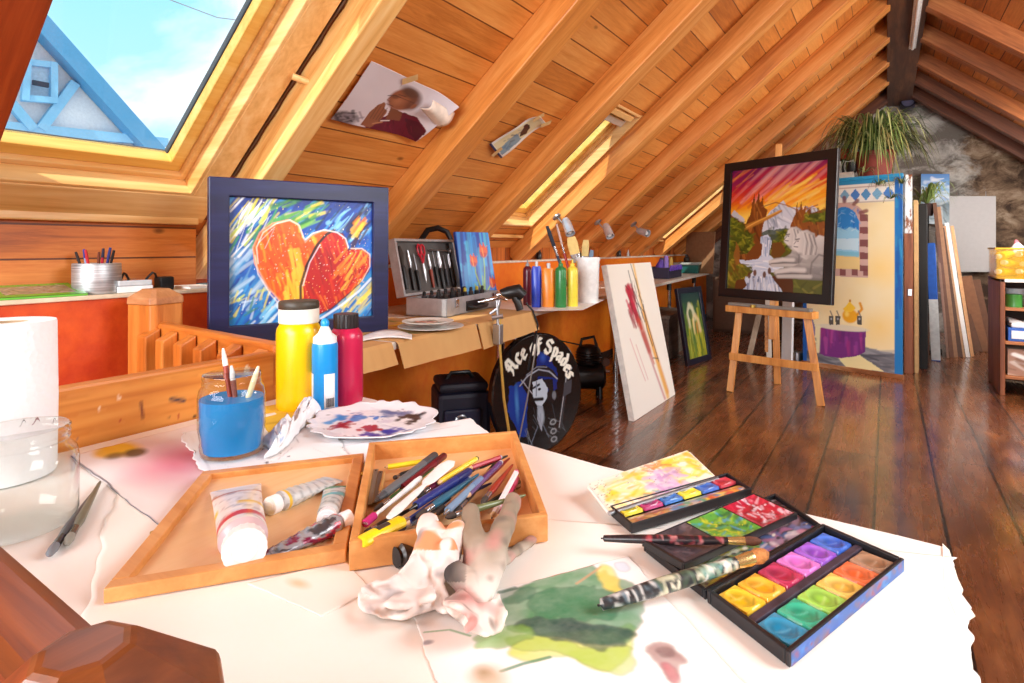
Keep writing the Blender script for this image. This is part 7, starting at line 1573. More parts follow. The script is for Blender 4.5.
    A.strokes(50, (.36, .55, .5, .74), math.radians(88), .12, .12, .012, [(246, 248, 252), (130, 156, 196), (180, 200, 226), (90, 120, 160)], 17, .8, A.inside([(.37, .56), (.47, .57), (.46, .72), (.38, .72)])); A.strokes(60, (.15, .72, .66, .84), .05, .2, .12, .012, [(248, 250, 252), (190, 206, 228), (220, 228, 240)], 18, .7, A.inside([(.14, .75), (.6, .75), (.6, .82), (.3, .84)])); A.strokes(60, (.2, .86, .62, 1), math.radians(84), .25, .12, .014, [(248, 250, 252), (120, 150, 190), (200, 214, 232), (80, 100, 140)], 19, .8, A.inside([(.22, .88), (.54, .87), (.62, 1), (.18, 1)]))
    for (x, y) in ((.32, .85), (.42, .86), (.47, .83), (.26, .87)): A.ell(x, y, .02, .03, (96, 60, 36), .95, .3)
    A.poly([(.5, .88), (.58, .84), (.7, .86), (.72, 1), (.62, 1), (.56, .94)], (84, 46, 22), 1, .03, 20); A.poly([(.12, .92), (.2, .9), (.24, .95), (.16, 1), (.1, 1)], (96, 56, 26), 1, .02, 21); A.poly([(.34, .60), (.38, .62), (.38, .7), (.33, .74), (.2, .75), (.22, .70)], (120, 66, 28), 1, .02, 22)
    A.poly([(.48, .62), (.58, .6), (.62, .68), (.54, .74), (.48, .71)], (110, 70, 30), 1, .02, 23)
    # two pale crouching stone lions at the right
    def lion(dx, dy, s_):
        q = lambda x, y: ((x-.78)*s_+.78+dx, (y-.7)*s_+.7+dy); Q = lambda *p: [q(*c) for c in p]
        body = Q((.52, .86), (.52, .83), (.58, .805), (.70, .79), (.77, .76), (.80, .70), (.84, .62), (.92, .56), (1.02, .58), (1.06, .7), (1.06, .88), (.9, .885), (.7, .88), (.56, .88))
        m = A.blur(A.inside(body, .006, 31).astype(float), 1); sh = np.clip((A.y-q(.8, .56)[1])/.3/s_, 0, 1)
        A.mix(m, A.grad([(0, (214, 211, 206)), (.5, (178, 175, 171)), (1, (122, 120, 120))], sh)); A.strokes(30, (q(.5, .55)[0], q(.5, .55)[1], q(1.05, .9)[0], q(1.05, .9)[1]), math.radians(12), .3, .16, .03, [(205, 202, 198), (150, 148, 146), (190, 187, 184)], 32, .25, m)
        A.line(Q((.54, .835), (.68, .815), (.80, .815)), .034*s_, (222, 219, 214), .9, .9); A.line(Q((.56, .868), (.72, .862), (.86, .86)), .028*s_, (206, 203, 198), .9, .9); A.line(Q((.55, .852), (.7, .842), (.84, .842)), .008, (96, 94, 94), .8)
        head = Q((.70, .66), (.685, .645), (.70, .635), (.69, .615), (.715, .585), (.725, .55), (.76, .525), (.82, .52), (.88, .55), (.90, .62), (.88, .70), (.82, .74), (.77, .72), (.74, .69))
        m2 = A.blur(A.inside(head, .003, 33).astype(float), 1); A.mix(m2, A.grad([(0, (232, 229, 224)), (.6, (196, 193, 189)), (1, (140, 138, 136))], np.clip((A.x-q(.69, 0)[0])/.22/s_, 0, 1)))
        A.ell(*q(.755, .70), .04*s_, .02*s_, (110, 108, 108), .7, 1)
        A.line(Q((.715, .590), (.745, .585)), .010, (100, 98, 98), .9); A.ell(*q(.735, .602), .010, .006, (70, 68, 70), .9, .5); A.line(Q((.70, .642), (.735, .645)), .007, (90, 88, 88), .9); A.line(Q((.72, .60), (.70, .622)), .007, (120, 118, 118), .8)
        for k in range(6):
            A.line(Q((.775+.02*k, .535+.006*k), (.80+.022*k, .60+.01*k), (.79+.022*k, .70)), .007, (118, 116, 116) if k % 2 else (226, 223, 218), .75)
        A.line(Q((.86, .84), (.87, .76), (.93, .70), (1.01, .72)), .012, (110, 108, 108), .7, .9)
    lion(-.10, -.055, .84); lion(.0, .0, 1.0)
    return A
EASEL = wood((176, 104, 40), (214, 146, 72), (232, 172, 100), 'z', 12, .4, .1, False)
LP, LPM, LPW, LPH = picture('landscape_painting', 'black framed fantasy landscape under a purple and orange sky on the easel', 'painting', ((726.5, 158.5), (835.5, 154), (831.5, 305.5), (718, 296)), EZ, .075, .04, art_land(), plain((18, 16, 20), .35), .3, zr=EZ)
es = thing('easel', 'light wooden studio easel holding the black framed landscape', 'easel', (-.66, 5.05, 0))
LF, RF, BF = V(onz(730, 391.5, 0)), V(onz(821, 406, 0)), V(onz(777.5, 384, 0))
tl, tr = V(onz(740, 304, EZ-.02)), V(onz(806, 309.5, EZ-.02))
def stout(p, q, w_, h_, nm, up=(0, 1, 0)): mb = MB(); mb.beam(p, q, w_, h_, up=up); return mb.build(nm, EASEL, es, bevel=.004)
apexL, apexR = LF.lerp(tl, 2.0), RF.lerp(tr, 2.0)
bk_ = (tl-LF).normalized()
fx_ = (tr-tl).normalized(); ndir = Vector((0, 0, 1)).cross(fx_).normalized()
if ndir.dot(V(C0)-tl) < 0: ndir = -ndir
stout(LF+ndir*.0, LF.lerp(tl, 1.0), .05, .03, 'front_leg'); stout(RF, RF.lerp(tr, 1.0), .05, .03, 'front_leg')
topm = LPM @ Vector((LPW*.47, -.02, -.075)); mast_top = LPM @ Vector((LPW*.47, LPH+.12, -.075))
stout(BF, topm.lerp(mast_top, .12)-ndir*.03, .05, .03, 'back_leg')
stout(topm+Vector((0, 0, -.30)), mast_top, .05, .025, 'mast')
a_, b_ = LF.lerp(tl, .40), RF.lerp(tr, .40); stout(a_-fx_*.03+ndir*.02, b_+fx_*.03+ndir*.02, .06, .02, 'cross_bar', up=(0, 0, 1)) if False else None
mb = MB(); M = fr(a_+ndir*.02, x=tuple(b_-a_), z=(0, 0, 1)); mb.box(((b_-a_).length/2, 0, 0), ((b_-a_).length+.05, .022, .055), M); mb.build('cross_bar', EASEL, es, bevel=.003)
w0 = (tr-tl).length
M = fr(tl, x=tuple(fx_), z=(0, 0, 1)); sgn = 1 if (M.to_3x3() @ Vector((0, 1, 0))).dot(ndir) > 0 else -1
mb = MB(); mb.box((w0/2, sgn*.03, -.035), (w0+.16, .10, .05), M); mb.build('ledge', EASEL, es, bevel=.004)
mb = MB(); mb.box((w0/2, sgn*.05, .002), (w0+.12, .05, .022), M); mb.build('tray_strip', plain((140, 138, 132), .4, .5), es, bevel=.003)
mb = MB(); mb.lathe([(.0, 0), (.02, 0), (.02, .02), (0, .022)], 14, Matrix.Translation(M @ Vector((w0*.30, sgn*.085, -.008)))); mb.build('brass_knob', plain((190, 160, 80), .3, .9), es, smooth=True)
mb = MB()
for k in range(9): mb.box((0, 0, .04*k), (.022, .03, .022), Matrix.Translation(topm-ndir*.0-fx_*.045+Vector((0, 0, -.38))))
mb.box((0, .012, .16), (.024, .012, .38), Matrix.Translation(topm-ndir*.0-fx_*.045+Vector((0, 0, -.38)))); mb.build('ratchet', wood((150, 90, 40), (190, 130, 70), (210, 150, 90), 'z', 12, .5), es)
# ================================================================== painted cupboard
BL, BR = onz(803, 364.5, 0), onz(902.5, 379.5, 0); CH = 1.715
cx = BR-BL; CWd = float(np.linalg.norm(cx)); cx = cx/CWd; cb = np.array([-cx[1], cx[0], 0]); cb = cb if cb[1] > 0 else -cb
nrm_ = -cb
def mu(x, y):
    p = onpl(x, y, BL, nrm_); return (float((p-BL) @ cx)/CWd, 1-p[2]/CH)
A = Art(150, 300, (240, 222, 176)); A.mix(A.noise(4, 6, 3)*.6, (246, 212, 130)); A.mix(A.noise(7, 12, 5)*.4, (250, 236, 206)); A.ell(*mu(880, 270), .3, .12, (250, 206, 110), .6, 1); A.ell(*mu(880, 330), .25, .12, (246, 200, 100), .6, 1)
A.poly([(0, .025), (1, .025), (1, .125), (0, .125)], (240, 236, 226)); y0 = mu(866, 195)[1]; dxn = (mu(877, 195)[0]-mu(866, 195)[0]); x0 = mu(866, 195)[0]
for k in range(-7, 6):
    x = x0+dxn*k; c = [(60, 140, 196), (110, 170, 205), (40, 120, 200)][k % 3]; hh = .033; A.poly([(x, y0-hh), (x+dxn*.47, y0), (x, y0+hh), (x-dxn*.47, y0)], c, .95, .004)
for y in (y0-.04, y0+.04): A.line([(0, y), (1, y)], .004, (150, 110, 90), .8)
def px(*pts): return [mu(*p) for p in pts]
# arched window
A.poly(px((826, 278), (826, 214), (832, 207), (840, 203.5), (849, 203.5), (858, 207), (864, 213), (868, 222), (868, 280)), (206, 170, 160))
A.poly(px((829, 270), (829, 222), (834, 212), (841, 208), (848, 208), (855, 213), (859, 222), (859.5, 272)), (150, 206, 236))
A.poly(px((829, 248), (829, 222), (834, 212), (841, 208), (848, 208), (855, 213), (859, 222), (859.5, 232), (850, 228), (845, 231), (838, 228), (834, 240)), (40, 130, 206)); A.strokes(40, (*mu(828, 210), *mu(860, 232)), .5, 1.5, .02, .006, [(200, 228, 244), (90, 170, 226), (20, 90, 180)], 4)
A.poly(px((829, 240), (859, 240), (859, 252), (829, 250)), (214, 236, 246), .7, .01); A.poly(px((829, 256), (859.5, 258), (859.5, 272), (829, 270)), (236, 206, 140)); A.poly(px((829, 252), (859, 254), (859, 259), (829, 257)), (120, 190, 214), .8)
for i, (ya, yb_) in enumerate(((215, 222), (228, 235), (241, 248), (254, 261), (267, 273))): A.poly(px((860, ya), (868, ya+.5), (868, yb_+.5), (860, yb_)), (120, 56, 60), .9, .004)
for i, (xa, xb) in enumerate(((828, 834), (840, 846), (852, 858), (863, 868))): A.poly(px((xa, 271), (xb, 271.5), (xb, 278), (xa, 277.5)), (124, 62, 66), .9, .004)
for a0 in (.4, 1.0, 1.6, 2.2, 2.8):
    c = mu(845, 222); A.line([(c[0]+.17*math.cos(a0), c[1]-.105*math.sin(a0)), (c[0]+.23*math.cos(a0), c[1]-.125*math.sin(a0))], .02, (124, 60, 64), .85)
# floor of the painted room, table, pot and glasses
A.poly(px((800, 345), (868, 352), (905, 360), (905, 386), (800, 372)), (120, 122, 132), .95, .01); A.strokes(40, (0, mu(850, 350)[1], 1, 1), .1, .3, .2, .02, [(90, 92, 104), (160, 160, 166), (60, 62, 74)], 6, .6); A.poly(px((834, 357), (860, 359), (884, 376), (848, 373)), (246, 230, 170), .95, .01)
A.poly(px((818, 331), (818, 356), (826, 360), (840, 362), (856, 360), (865, 356), (866, 332)), (120, 44, 126), 1, .006); A.strokes(30, (*mu(818, 332), *mu(866, 361)), math.radians(90), .1, .08, .02, [(150, 60, 150), (170, 50, 130), (96, 36, 110), (190, 80, 160)], 7, .6, A.inside(px((818, 331), (818, 356), (840, 362), (865, 356), (866, 332)))); c = mu(842, 331); A.ell(c[0], c[1], .29, .018, (226, 214, 190), 1, .2)
A.poly(px((803, 318), (812, 318), (816, 332), (815, 356), (803, 352)), (120, 110, 160), .9, .02); A.line(px((819, 330), (818, 355)), .02, (240, 226, 180))
c = mu(850, 319); A.ell(c[0], c[1], .085, .042, (236, 168, 30), 1, .2); A.poly(px((843, 312), (850, 304), (856, 312), (852, 315), (846, 315)), (246, 196, 50), 1, .01); A.line(px((857, 318), (862, 312), (860, 306)), .012, (226, 150, 20)); A.ell(*mu(847, 317), .03, .02, (252, 220, 110), .8, .6); A.ell(*mu(850, 303.5), .012, .008, (200, 130, 20))
for x in (831.5, 838, 859.5): A.poly(px((x-2.4, 319), (x+2.4, 319), (x+2, 328), (x-2, 328)), (50, 50, 56), .95, .004); A.ell(*mu(x, 322), .012, .008, (190, 190, 200), .8, .5); A.line(px((x-1, 314), (x+1, 319)), .006, (120, 110, 110))
A.poly([(0, 0), (1, 0), (1, .022), (0, .022)], (30, 140, 190)); A.poly([(.93, 0), (1, 0), (1, 1), (.93, 1)], (24, 120, 190)); A.strokes(20, (.93, 0, 1, 1), math.radians(90), .1, .12, .02, [(20, 90, 180), (60, 160, 205), (14, 70, 160)], 9, .6, (A.x > .93)); A.poly([(0, 0), (.05, 0), (.05, 1), (0, 1)], (24, 90, 170))
cup_ = thing('painted_cupboard', 'tall cupboard painted with an arched window and a purple table', 'cupboard', tuple((BL+BR)/2))
Mq = Matrix((V(cx), V(cb), Vector((0, 0, 1)))).transposed().to_4x4(); Mq.translation = V(BL)
def skew(z0, h, g=0.0):
    m = MB(); a0, b0 = BL-cx*g-cb*g, BR+cx*g-cb*g; k = np.array([.012, .36+g, 0]); m.hexa([a0+[0, 0, z0], b0+[0, 0, z0], b0+k+[0, 0, z0], a0+k+[0, 0, z0]], [a0+[0, 0, z0+h], b0+[0, 0, z0+h], b0+k+[0, 0, z0+h], a0+k+[0, 0, z0+h]]); return m
mb = skew(0, CH); mb.build('carcass', plain((28, 110, 170), .5), cup_, bevel=.004)
mb = MB(); mb.box((CWd/2, .0, .02), (CWd+.02, .03, .04), Mq); mb.build('worn_plinth', wood((120, 66, 30), (160, 100, 56), (200, 160, 120), 'x', 10, .6), cup_, bevel=.003)
mb = skew(CH+.001, .03, .008); mb.build('top_board', plain((40, 150, 200), .45), cup_, bevel=.004)
mb = MB(); painted(mb, lambda u, v: Mq @ Vector((CWd*u, -.0022, .04+(CH-.04)*v)), A); mb.build('painted_front', vcol(.5), cup_)
CT = CH+.031
# ---- spider plant
def ribbons(n, c, rmin, rmax, seed, up=.25, wide=.012, cols=None, spread=(0, 2*PI)):
    r = random.Random(seed); mb = MB(); c = V(c)
    for i in range(n):
        a = r.uniform(*spread); L = r.uniform(rmin, rmax); h_ = up*r.uniform(.45, 1.25); w_ = wide*r.uniform(.6, 1.2); N = 9
        k0 = len(mb.v); col = r.choice(cols); dr = Vector((math.cos(a), math.sin(a), 0)); sd = Vector((-dr.y, dr.x, 0)); drop = r.uniform(.5, 1.25)
        for j in range(N+1):
            t = j/N; p = c+dr*(L*(t**.85))*(1-.12*t*t)+Vector((0, 0, h_*math.sin(min(PI, t*2.2))*1.0-drop*L*.75*max(0, t-.35)**1.5*1.6)); wv = w_*(1-t)**.6*(.6+.4*min(1, t*5))
            for q, cc in ((-1, col[0]), (-.3, col[1]), (.3, col[1]), (1, col[0])):
                mb.v.append(tuple(p+sd*wv*q+Vector((0, 0, -.25*wv*abs(q))))); mb.c[len(mb.v)-1] = np.array(lin(cc))
        for j in range(N):
            for q in range(3): mb.f.append((k0+j*4+q, k0+j*4+q+1, k0+j*4+q+5, k0+j*4+q+4))
    return mb
GC = [((50, 72, 26), (160, 168, 96)), ((38, 60, 22), (104, 124, 60)), ((64, 86, 34), (196, 196, 130)), ((44, 62, 26), (80, 100, 46)), ((40, 56, 22), (64, 84, 36)), ((100, 92, 50), (160, 144, 90))]
pp = V(onpl(879, 180, BL+cb*.17, nrm_)); pp.z = CT; pp = Mq @ Vector(((CWd*.66), .2, CT))
pl = thing('spider_plant', 'large spider plant in a terracotta pot on top of the painted cupboard', 'plant', tuple(pp))
mb = MB(); mb.lathe([(.12, 0), (.16, .19), (.17, .19), (.17, .23), (.155, .23), (.145, .2), (0, .19)], 28, Matrix.Translation(pp)); mb.build('pot', plain((122, 42, 26), .7), pl, smooth=True)
mb = ribbons(330, pp+Vector((0, 0, .2)), .28, .62, 4, .36, .013, GC)
m3 = ribbons(110, pp+Vector((0, 0, .2)), .22, .42, 14, .16, .013, GC)
k_ = len(mb.v); mb.v += m3.v; mb.f += [tuple(i+k_ for i in f) for f in m3.f]; mb.c.update({i+k_: c for i, c in m3.c.items()}); mb.build('foliage', vcol(.45), pl, smooth=True, angle=180)
mb = MB(); rr = random.Random(6)
for i, (dx, dz) in enumerate(((.13, -.30), (.22, -.42), (.02, -.18), (.30, -.30))):
    e = pp+V(cx*dx)+Vector((-cb[0]*.3, -cb[1]*.3, dz+.2)); mb.tube([pp+Vector((0, 0, .2)), pp+V(cx*dx*.6)+Vector((-cb[0]*.2, -cb[1]*.2, .36)), e], .003, 6)
mb.build('runner_stems', plain((150, 150, 80), .6), pl, smooth=True)
for i, (dx, dz) in enumerate(((.13, -.30), (.22, -.42), (.02, -.18), (.30, -.30))):
    e = pp+V(cx*dx)+Vector((-cb[0]*.3, -cb[1]*.3, dz+.2)); mb = ribbons(16, e, .08, .16, 20+i, .06, .006, GC); mb.build('plantlet', vcol(.45), pl, smooth=True, angle=180)
# things beside the pot
def on_top(u, d, z=CT): q = BL+cx*CWd*u+np.array([.01, d, 0]); return Vector((q[0], q[1], z))
c = on_top(.40, .1); tr_ = thing('white_tray', 'shallow white tray with a dark cup on the painted cupboard left of the spider plant', 'tray', tuple(c)); mb = MB(); mb.hexa([on_top(.32, .02), on_top(.52, .02), on_top(.52, .22), on_top(.32, .22)], [on_top(.31, .0, CT+.05), on_top(.53, .0, CT+.05), on_top(.53, .24, CT+.05), on_top(.31, .24, CT+.05)]); mb.build('tray_body', plain((222, 214, 200), .4), tr_, bevel=.004); c2 = on_top(.50, .12, CT+.05); lathe_part('cup', BLK, tr_, c2, [(.03, 0), (.045, .02), (.05, .10), (.045, .10), (.03, .02)], 18)
for i, (u, r_, h_, c_, lab, cat, nm) in enumerate(((.13, .085, .14, (60, 62, 70), 'dark grey pot on the painted cupboard behind the landscape frame', 'pot', 'metal_pot'), (.08, .028, .30, (40, 36, 40), 'slim black bottle on the painted cupboard behind the landscape frame', 'bottle', 'slim_bottle'), (.25, .024, .36, (190, 170, 160), 'slim pale bottle beside the dark grey pot on the painted cupboard', 'bottle', 'slim_bottle'))):
    c = on_top(u, .2-.06*i if i else .14); t = thing(nm, lab, cat, tuple(c)); lathe_part('body', plain(c_, .35), t, c, [(r_*.9, 0), (r_, .01), (r_, h_*.62), (r_*.8, h_*.72)], 20); lathe_part('neck' if i else 'rim', plain(tuple(int(x*.8) for x in c_), .35), t, c, [(r_*.82, h_*.71), (r_*.5 if i else r_*1.08, h_*.8), (r_*.45 if i else r_*1.08, h_), (r_*.3, h_)], 18)
c = on_top(.40, .27); t = thing('lamp', 'small lamp with a red cone shade on the painted cupboard', 'lamp', tuple(c)); lathe_part('base', BLK, t, c, [(.05, 0), (.05, .02), (.012, .03), (.012, .22), (0, .22)], 16); lathe_part('lamp_shade', plain((180, 50, 40), .5), t, c, [(.09, .2), (.045, .30), (.04, .30), (.085, .2)], 20)
# ================================================================== boards and canvases stacked at the gable
def slab(name, label, foot, top, t_, dep, col, cat, d_top=None, group=None, mat=None, yaw=0.0, edgecol=None):
    """a board seen on its edge: foot pixel on the floor, top pixel at the same distance"""
    a = V(onz(*foot, 0)); d = float((a-V(C0)).dot(V(cf))); b_ = V(atd(*top, d+(d_top or .05)))
    ax = (b_-a).normalized(); bk = Vector((a.x*.35+.30+yaw, a.y, 0)).normalized(); bk = (bk-ax*bk.dot(ax)).normalized(); sx = bk.cross(ax).normalized()
    L = (b_-a).length; M = Matrix((sx, bk, ax)).transposed().to_4x4(); M.translation = a
    if M.to_3x3().determinant() < 0: M = M @ Matrix.Diagonal((-1, 1, 1, 1))
    root = thing(name, label, cat, tuple(a), group=group)
    mb = MB(); mb.box((0, dep/2, L/2), (t_, dep, L), M); mb.build('panel', mat or plain(col, .7), root, bevel=.003)
    if edgecol: mb = MB(); mb.box((0, -.004, L/2), (t_*1.15, .012, L), M); mb.build('edge_strip', plain(edgecol, .7), root, bevel=.002)
    return root, M, L
m_, nt, b = newmat('peeling_white'); n = noise(nt, mapping(nt, coord(nt), (1, 1, .25)), 9, 6, .7); r_ = ramp(nt, [(.47, (150, 84, 48)), (.50, (232, 226, 216))]); link(nt, n.outputs['Fac'], r_.inputs['Fac']); link(nt, r_.outputs['Color'], b.inputs['Base Color']); b.inputs['Roughness'].default_value = .7
p = V(onz(908.5, 374, 0)); post = thing('timber_post', 'worn timber post with peeling white paint beside the painted cupboard', 'post', tuple(p))
mb = MB(); mb.box((p.x, p.y+.03, .62), (.065, .06, 1.24), None); mb.build('lower_post', wood((96, 46, 22), (140, 74, 40), (170, 100, 60), 'z', 12, .6), post, bevel=.004)
mb = MB(); mb.box((p.x, p.y+.03, 1.5), (.055, .05, .52), None); mb.build('painted_upper_post', m_, post, bevel=.004)
mb = MB(); mb.box((p.x+.01, p.y-.005, .72), (.03, .012, .06)); mb.build('latch', STEEL, post, bevel=.002)
slab('leaning_board', 'pale narrow board upright just right of the timber post', (916.5, 373), (915.5, 200), .03, .35, (206, 164, 110), 'board', .02)
slab('leaning_board', 'reddish brown board upright between the post and the pale board', (912.5, 373), (911.5, 216), .022, .3, (120, 66, 36), 'board', .02)
slab('shadow_panel', 'tall black panel standing right of the pale narrow board', (923, 369), (922, 204), .07, .5, (16, 15, 16), 'panel', .05)  # black slab stands in for the shadow between the upright boards
slab('stretched_canvas', 'canvas painted blue above and white below, seen from its edge', (936, 361), (930.5, 243), .07, .6, (40, 96, 190), 'canvas', .05)
r_, M_, L_ = slab('thin_stick', 'thin brown stick left of the blue and white canvas', (928.5, 362), (926, 268), .015, .02, (110, 70, 50), 'stick', .02)
# white lower half of that canvas
o_ = [o for o in bpy.data.objects if o.name.startswith('stretched_canvas')][0]; kid = [x for x in bpy.data.objects if x.parent == o_][0]
zs = [v.co.z for v in kid.data.vertices]; 
mb = MB(); a = V(onz(936, 361, 0)); d = float((a-V(C0)).dot(V(cf))); b_ = V(atd(930.5, 243, d+.05)); mid = a.lerp(b_, .52)
mb.beam(a+Vector((0, -.006, .01)), mid+Vector((0, -.006, 0)), .074, .02, up=(0, 1, 0)); mb.build('white_half', plain((226, 226, 222), .6), o_)
stk = [((952, 357.5), (934.5, 203), .03, (104, 72, 54), 'dark brown board leftmost of the leaning stack at the gable'), ((956, 357.5), (938.5, 207), .03, (150, 112, 82), 'mid brown board second from the left in the leaning stack'), ((960.5, 357.5), (942, 228), .035, (84, 60, 48), 'dark short board third in the leaning stack'), ((964, 357.5), (944.5, 226), .02, (172, 134, 100), 'pale brown board in front of the white panel edge'), ((968, 357), (946.5, 223), .03, (232, 228, 220), 'white edged board in the leaning stack at the gable'), ((972.5, 356.5), (952, 226), .025, (176, 132, 92), 'light brown board rightmost of the leaning stack'), ((948, 358), (936.5, 232), .02, (130, 96, 74), 'brown board just right of the blue and white canvas')]
for i, (f, t_, th, c, lab) in enumerate(stk): slab('leaning_board', lab, f, t_, th, .75, c, 'board', .25, group='boards leaning at the gable', edgecol=tuple(min(255, int(x*1.15)) for x in c))
for i, (f, t_, th, c, lab) in enumerate((((984, 352), (966, 276), .10, (124, 82, 54), 'short brown plank leaning below the white wall panel, left one'), ((990, 351), (975, 280), .09, (104, 66, 44), 'short dark plank leaning below the white wall panel, right one'), ((978, 352), (962, 300), .08, (96, 64, 46), 'low brown offcut at the foot of the leaning planks'))): slab('plank_offcut', lab, f, t_, th, .03, c, 'plank', .2)
# white panel and blue picture on the gable wall
def wall_rect(x0, y0, x1, y1, Y): return [ony(*c, Y) for c in ((x0, y1), (x1, y1), (x1, y0), (x0, y0))]
q = wall_rect(949, 196, 996, 272, 9.14); wp = thing('blank_board', 'blank white panel hanging on the stone gable wall', 'panel', tuple(q[0])); mb = MB(); mb.hexa([x for x in q], [x+np.array([0, .03, 0]) for x in q]); mb.build('panel_board', plain((196, 192, 190), .6, 0, .03), wp, bevel=.003)
for dx in (.2, .8): pq = q[3]*(1-dx)+q[2]*dx; mb = MB(); mb.tube([pq+np.array([0, .04, -.02]), pq+np.array([0, .05, .06])], .006, 6); mb.build('hook', STEEL, wp)
A = Art(50, 80, (150, 190, 226)); A.p = A.grad([(0, (70, 130, 205)), (.3, (150, 196, 230)), (.48, (226, 236, 244)), (.52, (180, 206, 226)), (.6, (110, 130, 140)), (1, (170, 190, 200))]); A.strokes(20, (0, .1, 1, .5), .1, .4, .3, .06, [(240, 244, 248), (90, 150, 214)], 3, .7); A.strokes(20, (0, .55, 1, 1), .5, 1, .3, .06, [(90, 100, 100), (200, 210, 214), (60, 70, 70)], 4, .7)
q = wall_rect(921, 174, 949.5, 224, 9.10); bp = thing('sky_picture', 'blue and white landscape picture on the gable wall behind the trailing plant', 'picture', tuple(q[0])); mb = MB(); mb.hexa([x+np.array([0, .004, 0]) for x in q], [x+np.array([0, .03, 0]) for x in q]); mb.build('stretcher', WHT, bp); mb = MB(); painted(mb, lambda u, v: (q[0]*(1-u)+q[1]*u)*(1-v)+(q[3]*(1-u)+q[2]*u)*v, A); mb.build('painted_front', vcol(.5), bp)
# trailing plant before it
c = V(atd(927, 214, 6.15)); st_ = thing('trailing_plant', 'leafy trailing plant on a tall stand in front of the blue wall picture', 'plant', (c.x, c.y, 0))
mb = MB(); mb.tube([(c.x, c.y, 0), (c.x, c.y, c.z-.02)], .018, 10); mb.tube([(c.x, c.y, 0), (c.x, c.y, .03)], .13, 20); mb.build('stand', BLK, st_, smooth=True)
mb = MB(); mb.lathe([(.05, 0), (.075, .12), (.08, .12), (.07, .13), (0, .11)], 20, Matrix.Translation(c-Vector((0, 0, .02)))); mb.build('pot', plain((70, 46, 40), .6), st_, smooth=True)
LC = [((90, 110, 50), (120, 140, 70)), ((70, 96, 40), (150, 160, 90)), ((120, 130, 60), (170, 170, 100))]
mb = ribbons(60, c+Vector((0, 0, .11)), .10, .34, 9, .22, .012, LC); mb.build('foliage', vcol(.5), st_, smooth=True, angle=180)
# ================================================================== boards behind the easel
def lean_panel(name, label, quad, z, dep, col, cat='canvas'):
    M, w_, h_ = fit_lean(*quad, z); root = thing(name, label, cat, M=M); mb = MB(); mb.box((w_/2, h_/2, -dep/2), (w_, h_, dep), M); mb.build('panel', plain(col, .6, 0, .04), root, bevel=.003); return root
lean_panel('blank_canvas', 'narrow white canvas behind the easel left of its back leg', ((763, 300), (769.5, 300.5), (771.5, 364), (766.5, 363.5)), 0, .03, (226, 220, 210))
lean_panel('blank_canvas', 'wider white canvas leaning behind the easel right of its back leg', ((780, 296), (795, 298), (791, 366), (781, 364)), 0, .03, (214, 214, 216))
a, b_ = V(onz(748.5, 360, 0)), V(atd(761, 306, float((onz(748.5, 360, 0)-C0) @ cf)+.1)); mb = MB(); mb.beam(a, b_, .05, .02, up=(0, 1, 0)); T(mb.build('wooden_stick', wood((120, 100, 84), (160, 140, 120), (186, 168, 150), 'z', 12, .7), base=a), 'grey wooden slat leaning diagonally behind the easel', 'stick')
c = V(onz(797, 362, 0)); t = thing('metal_can', 'small steel can on the floor behind the easel before the painted cupboard', 'can', tuple(c)); lathe_part('body', STEEL, t, c, [(.05, 0), (.052, .01), (.052, .09)], 20); lathe_part('lid', plain((150, 150, 154), .3, .8), t, c, [(.054, .088), (.054, .10), (.03, .104), (0, .104)], 20)
# brown cupboard side and floor clutter under the far end of the desk
c = np.array([-2.0, 8.1, 0]); pn_ = thing('brown_cabinet', 'plain brown cabinet in the shade behind the easel under the slope', 'cabinet', (-1.54, 7.87, 0)); mb = MB(); mb.box((-1.54, 8.1, .36), (.8, .5, .72)); mb.build('carcass', plain((92, 62, 42), .7), pn_, bevel=.006); mb = MB(); mb.box((-1.54, 7.84, .36), (.74, .02, .64)); dd = mb.build('door', plain((104, 70, 48), .6), pn_, bevel=.004); mb = MB(); mb.box((-1.24, 7.825, .42), (.02, .02, .1)); mb.build('handle', BLK, dd)
# ================================================================== shelf at the right edge
SX, SY = .716, 5.65; SW, SD = .95, .62; ZS = (.878, .665, .41, .15)
WSH = wood((104, 52, 26), (150, 86, 48), (180, 116, 72), 'z', 12, .5)
sh = thing('shelf_unit', 'brown open shelf unit of paint supplies at the right edge', 'shelf', (SX+SW/2, SY+SD/2, 0))
for x in (SX+.015, SX+SW-.015):
    mb = MB(); mb.box((x, SY+SD/2, .44), (.03, SD, .88)); mb.build('side_panel', WSH, sh, bevel=.003)
for i, z in enumerate(ZS):
    mb = MB(); mb.box((SX+SW/2, SY+SD/2, z-.012), (SW-.0 if i == 0 else SW-.06, SD, .024)); mb.build('shelf_board' if i else 'top_board', plain((232, 226, 216), .5) if i == 0 else wood((120, 66, 34), (166, 100, 56), (192, 130, 80), 'x', 12, .5), sh, bevel=.003)
mb = MB(); mb.box((SX+SW/2, SY+SD-.006, .44), (SW-.06, .012, .86)); mb.build('back_panel', plain((70, 46, 34), .7), sh)
def can(x, y, z, r, h, c, lab, lidc=(60, 60, 64)):
    t = thing('paint_can', lab, 'can', (x, y, z)); lathe_part('body', plain(c, .35), t, (x, y, z), [(r, 0), (r*1.02, .004), (r, .01), (r, h-.01), (r*1.03, h-.006), (r*1.03, h)], 24); lathe_part('lid', plain(lidc, .35, .5), t, (x, y, z), [(r*1.0, h-.002), (r*.9, h+.003), (0, h+.002)], 24)
can(SX+.09, SY+.08, ZS[1], .05, .095, (60, 120, 50), 'green paint can on the second shelf of the brown unit', (40, 90, 40))
can(SX+.22, SY+.10, ZS[1], .062, .10, (30, 40, 110), 'dark blue paint can next to the green one on the brown unit', (30, 34, 80))
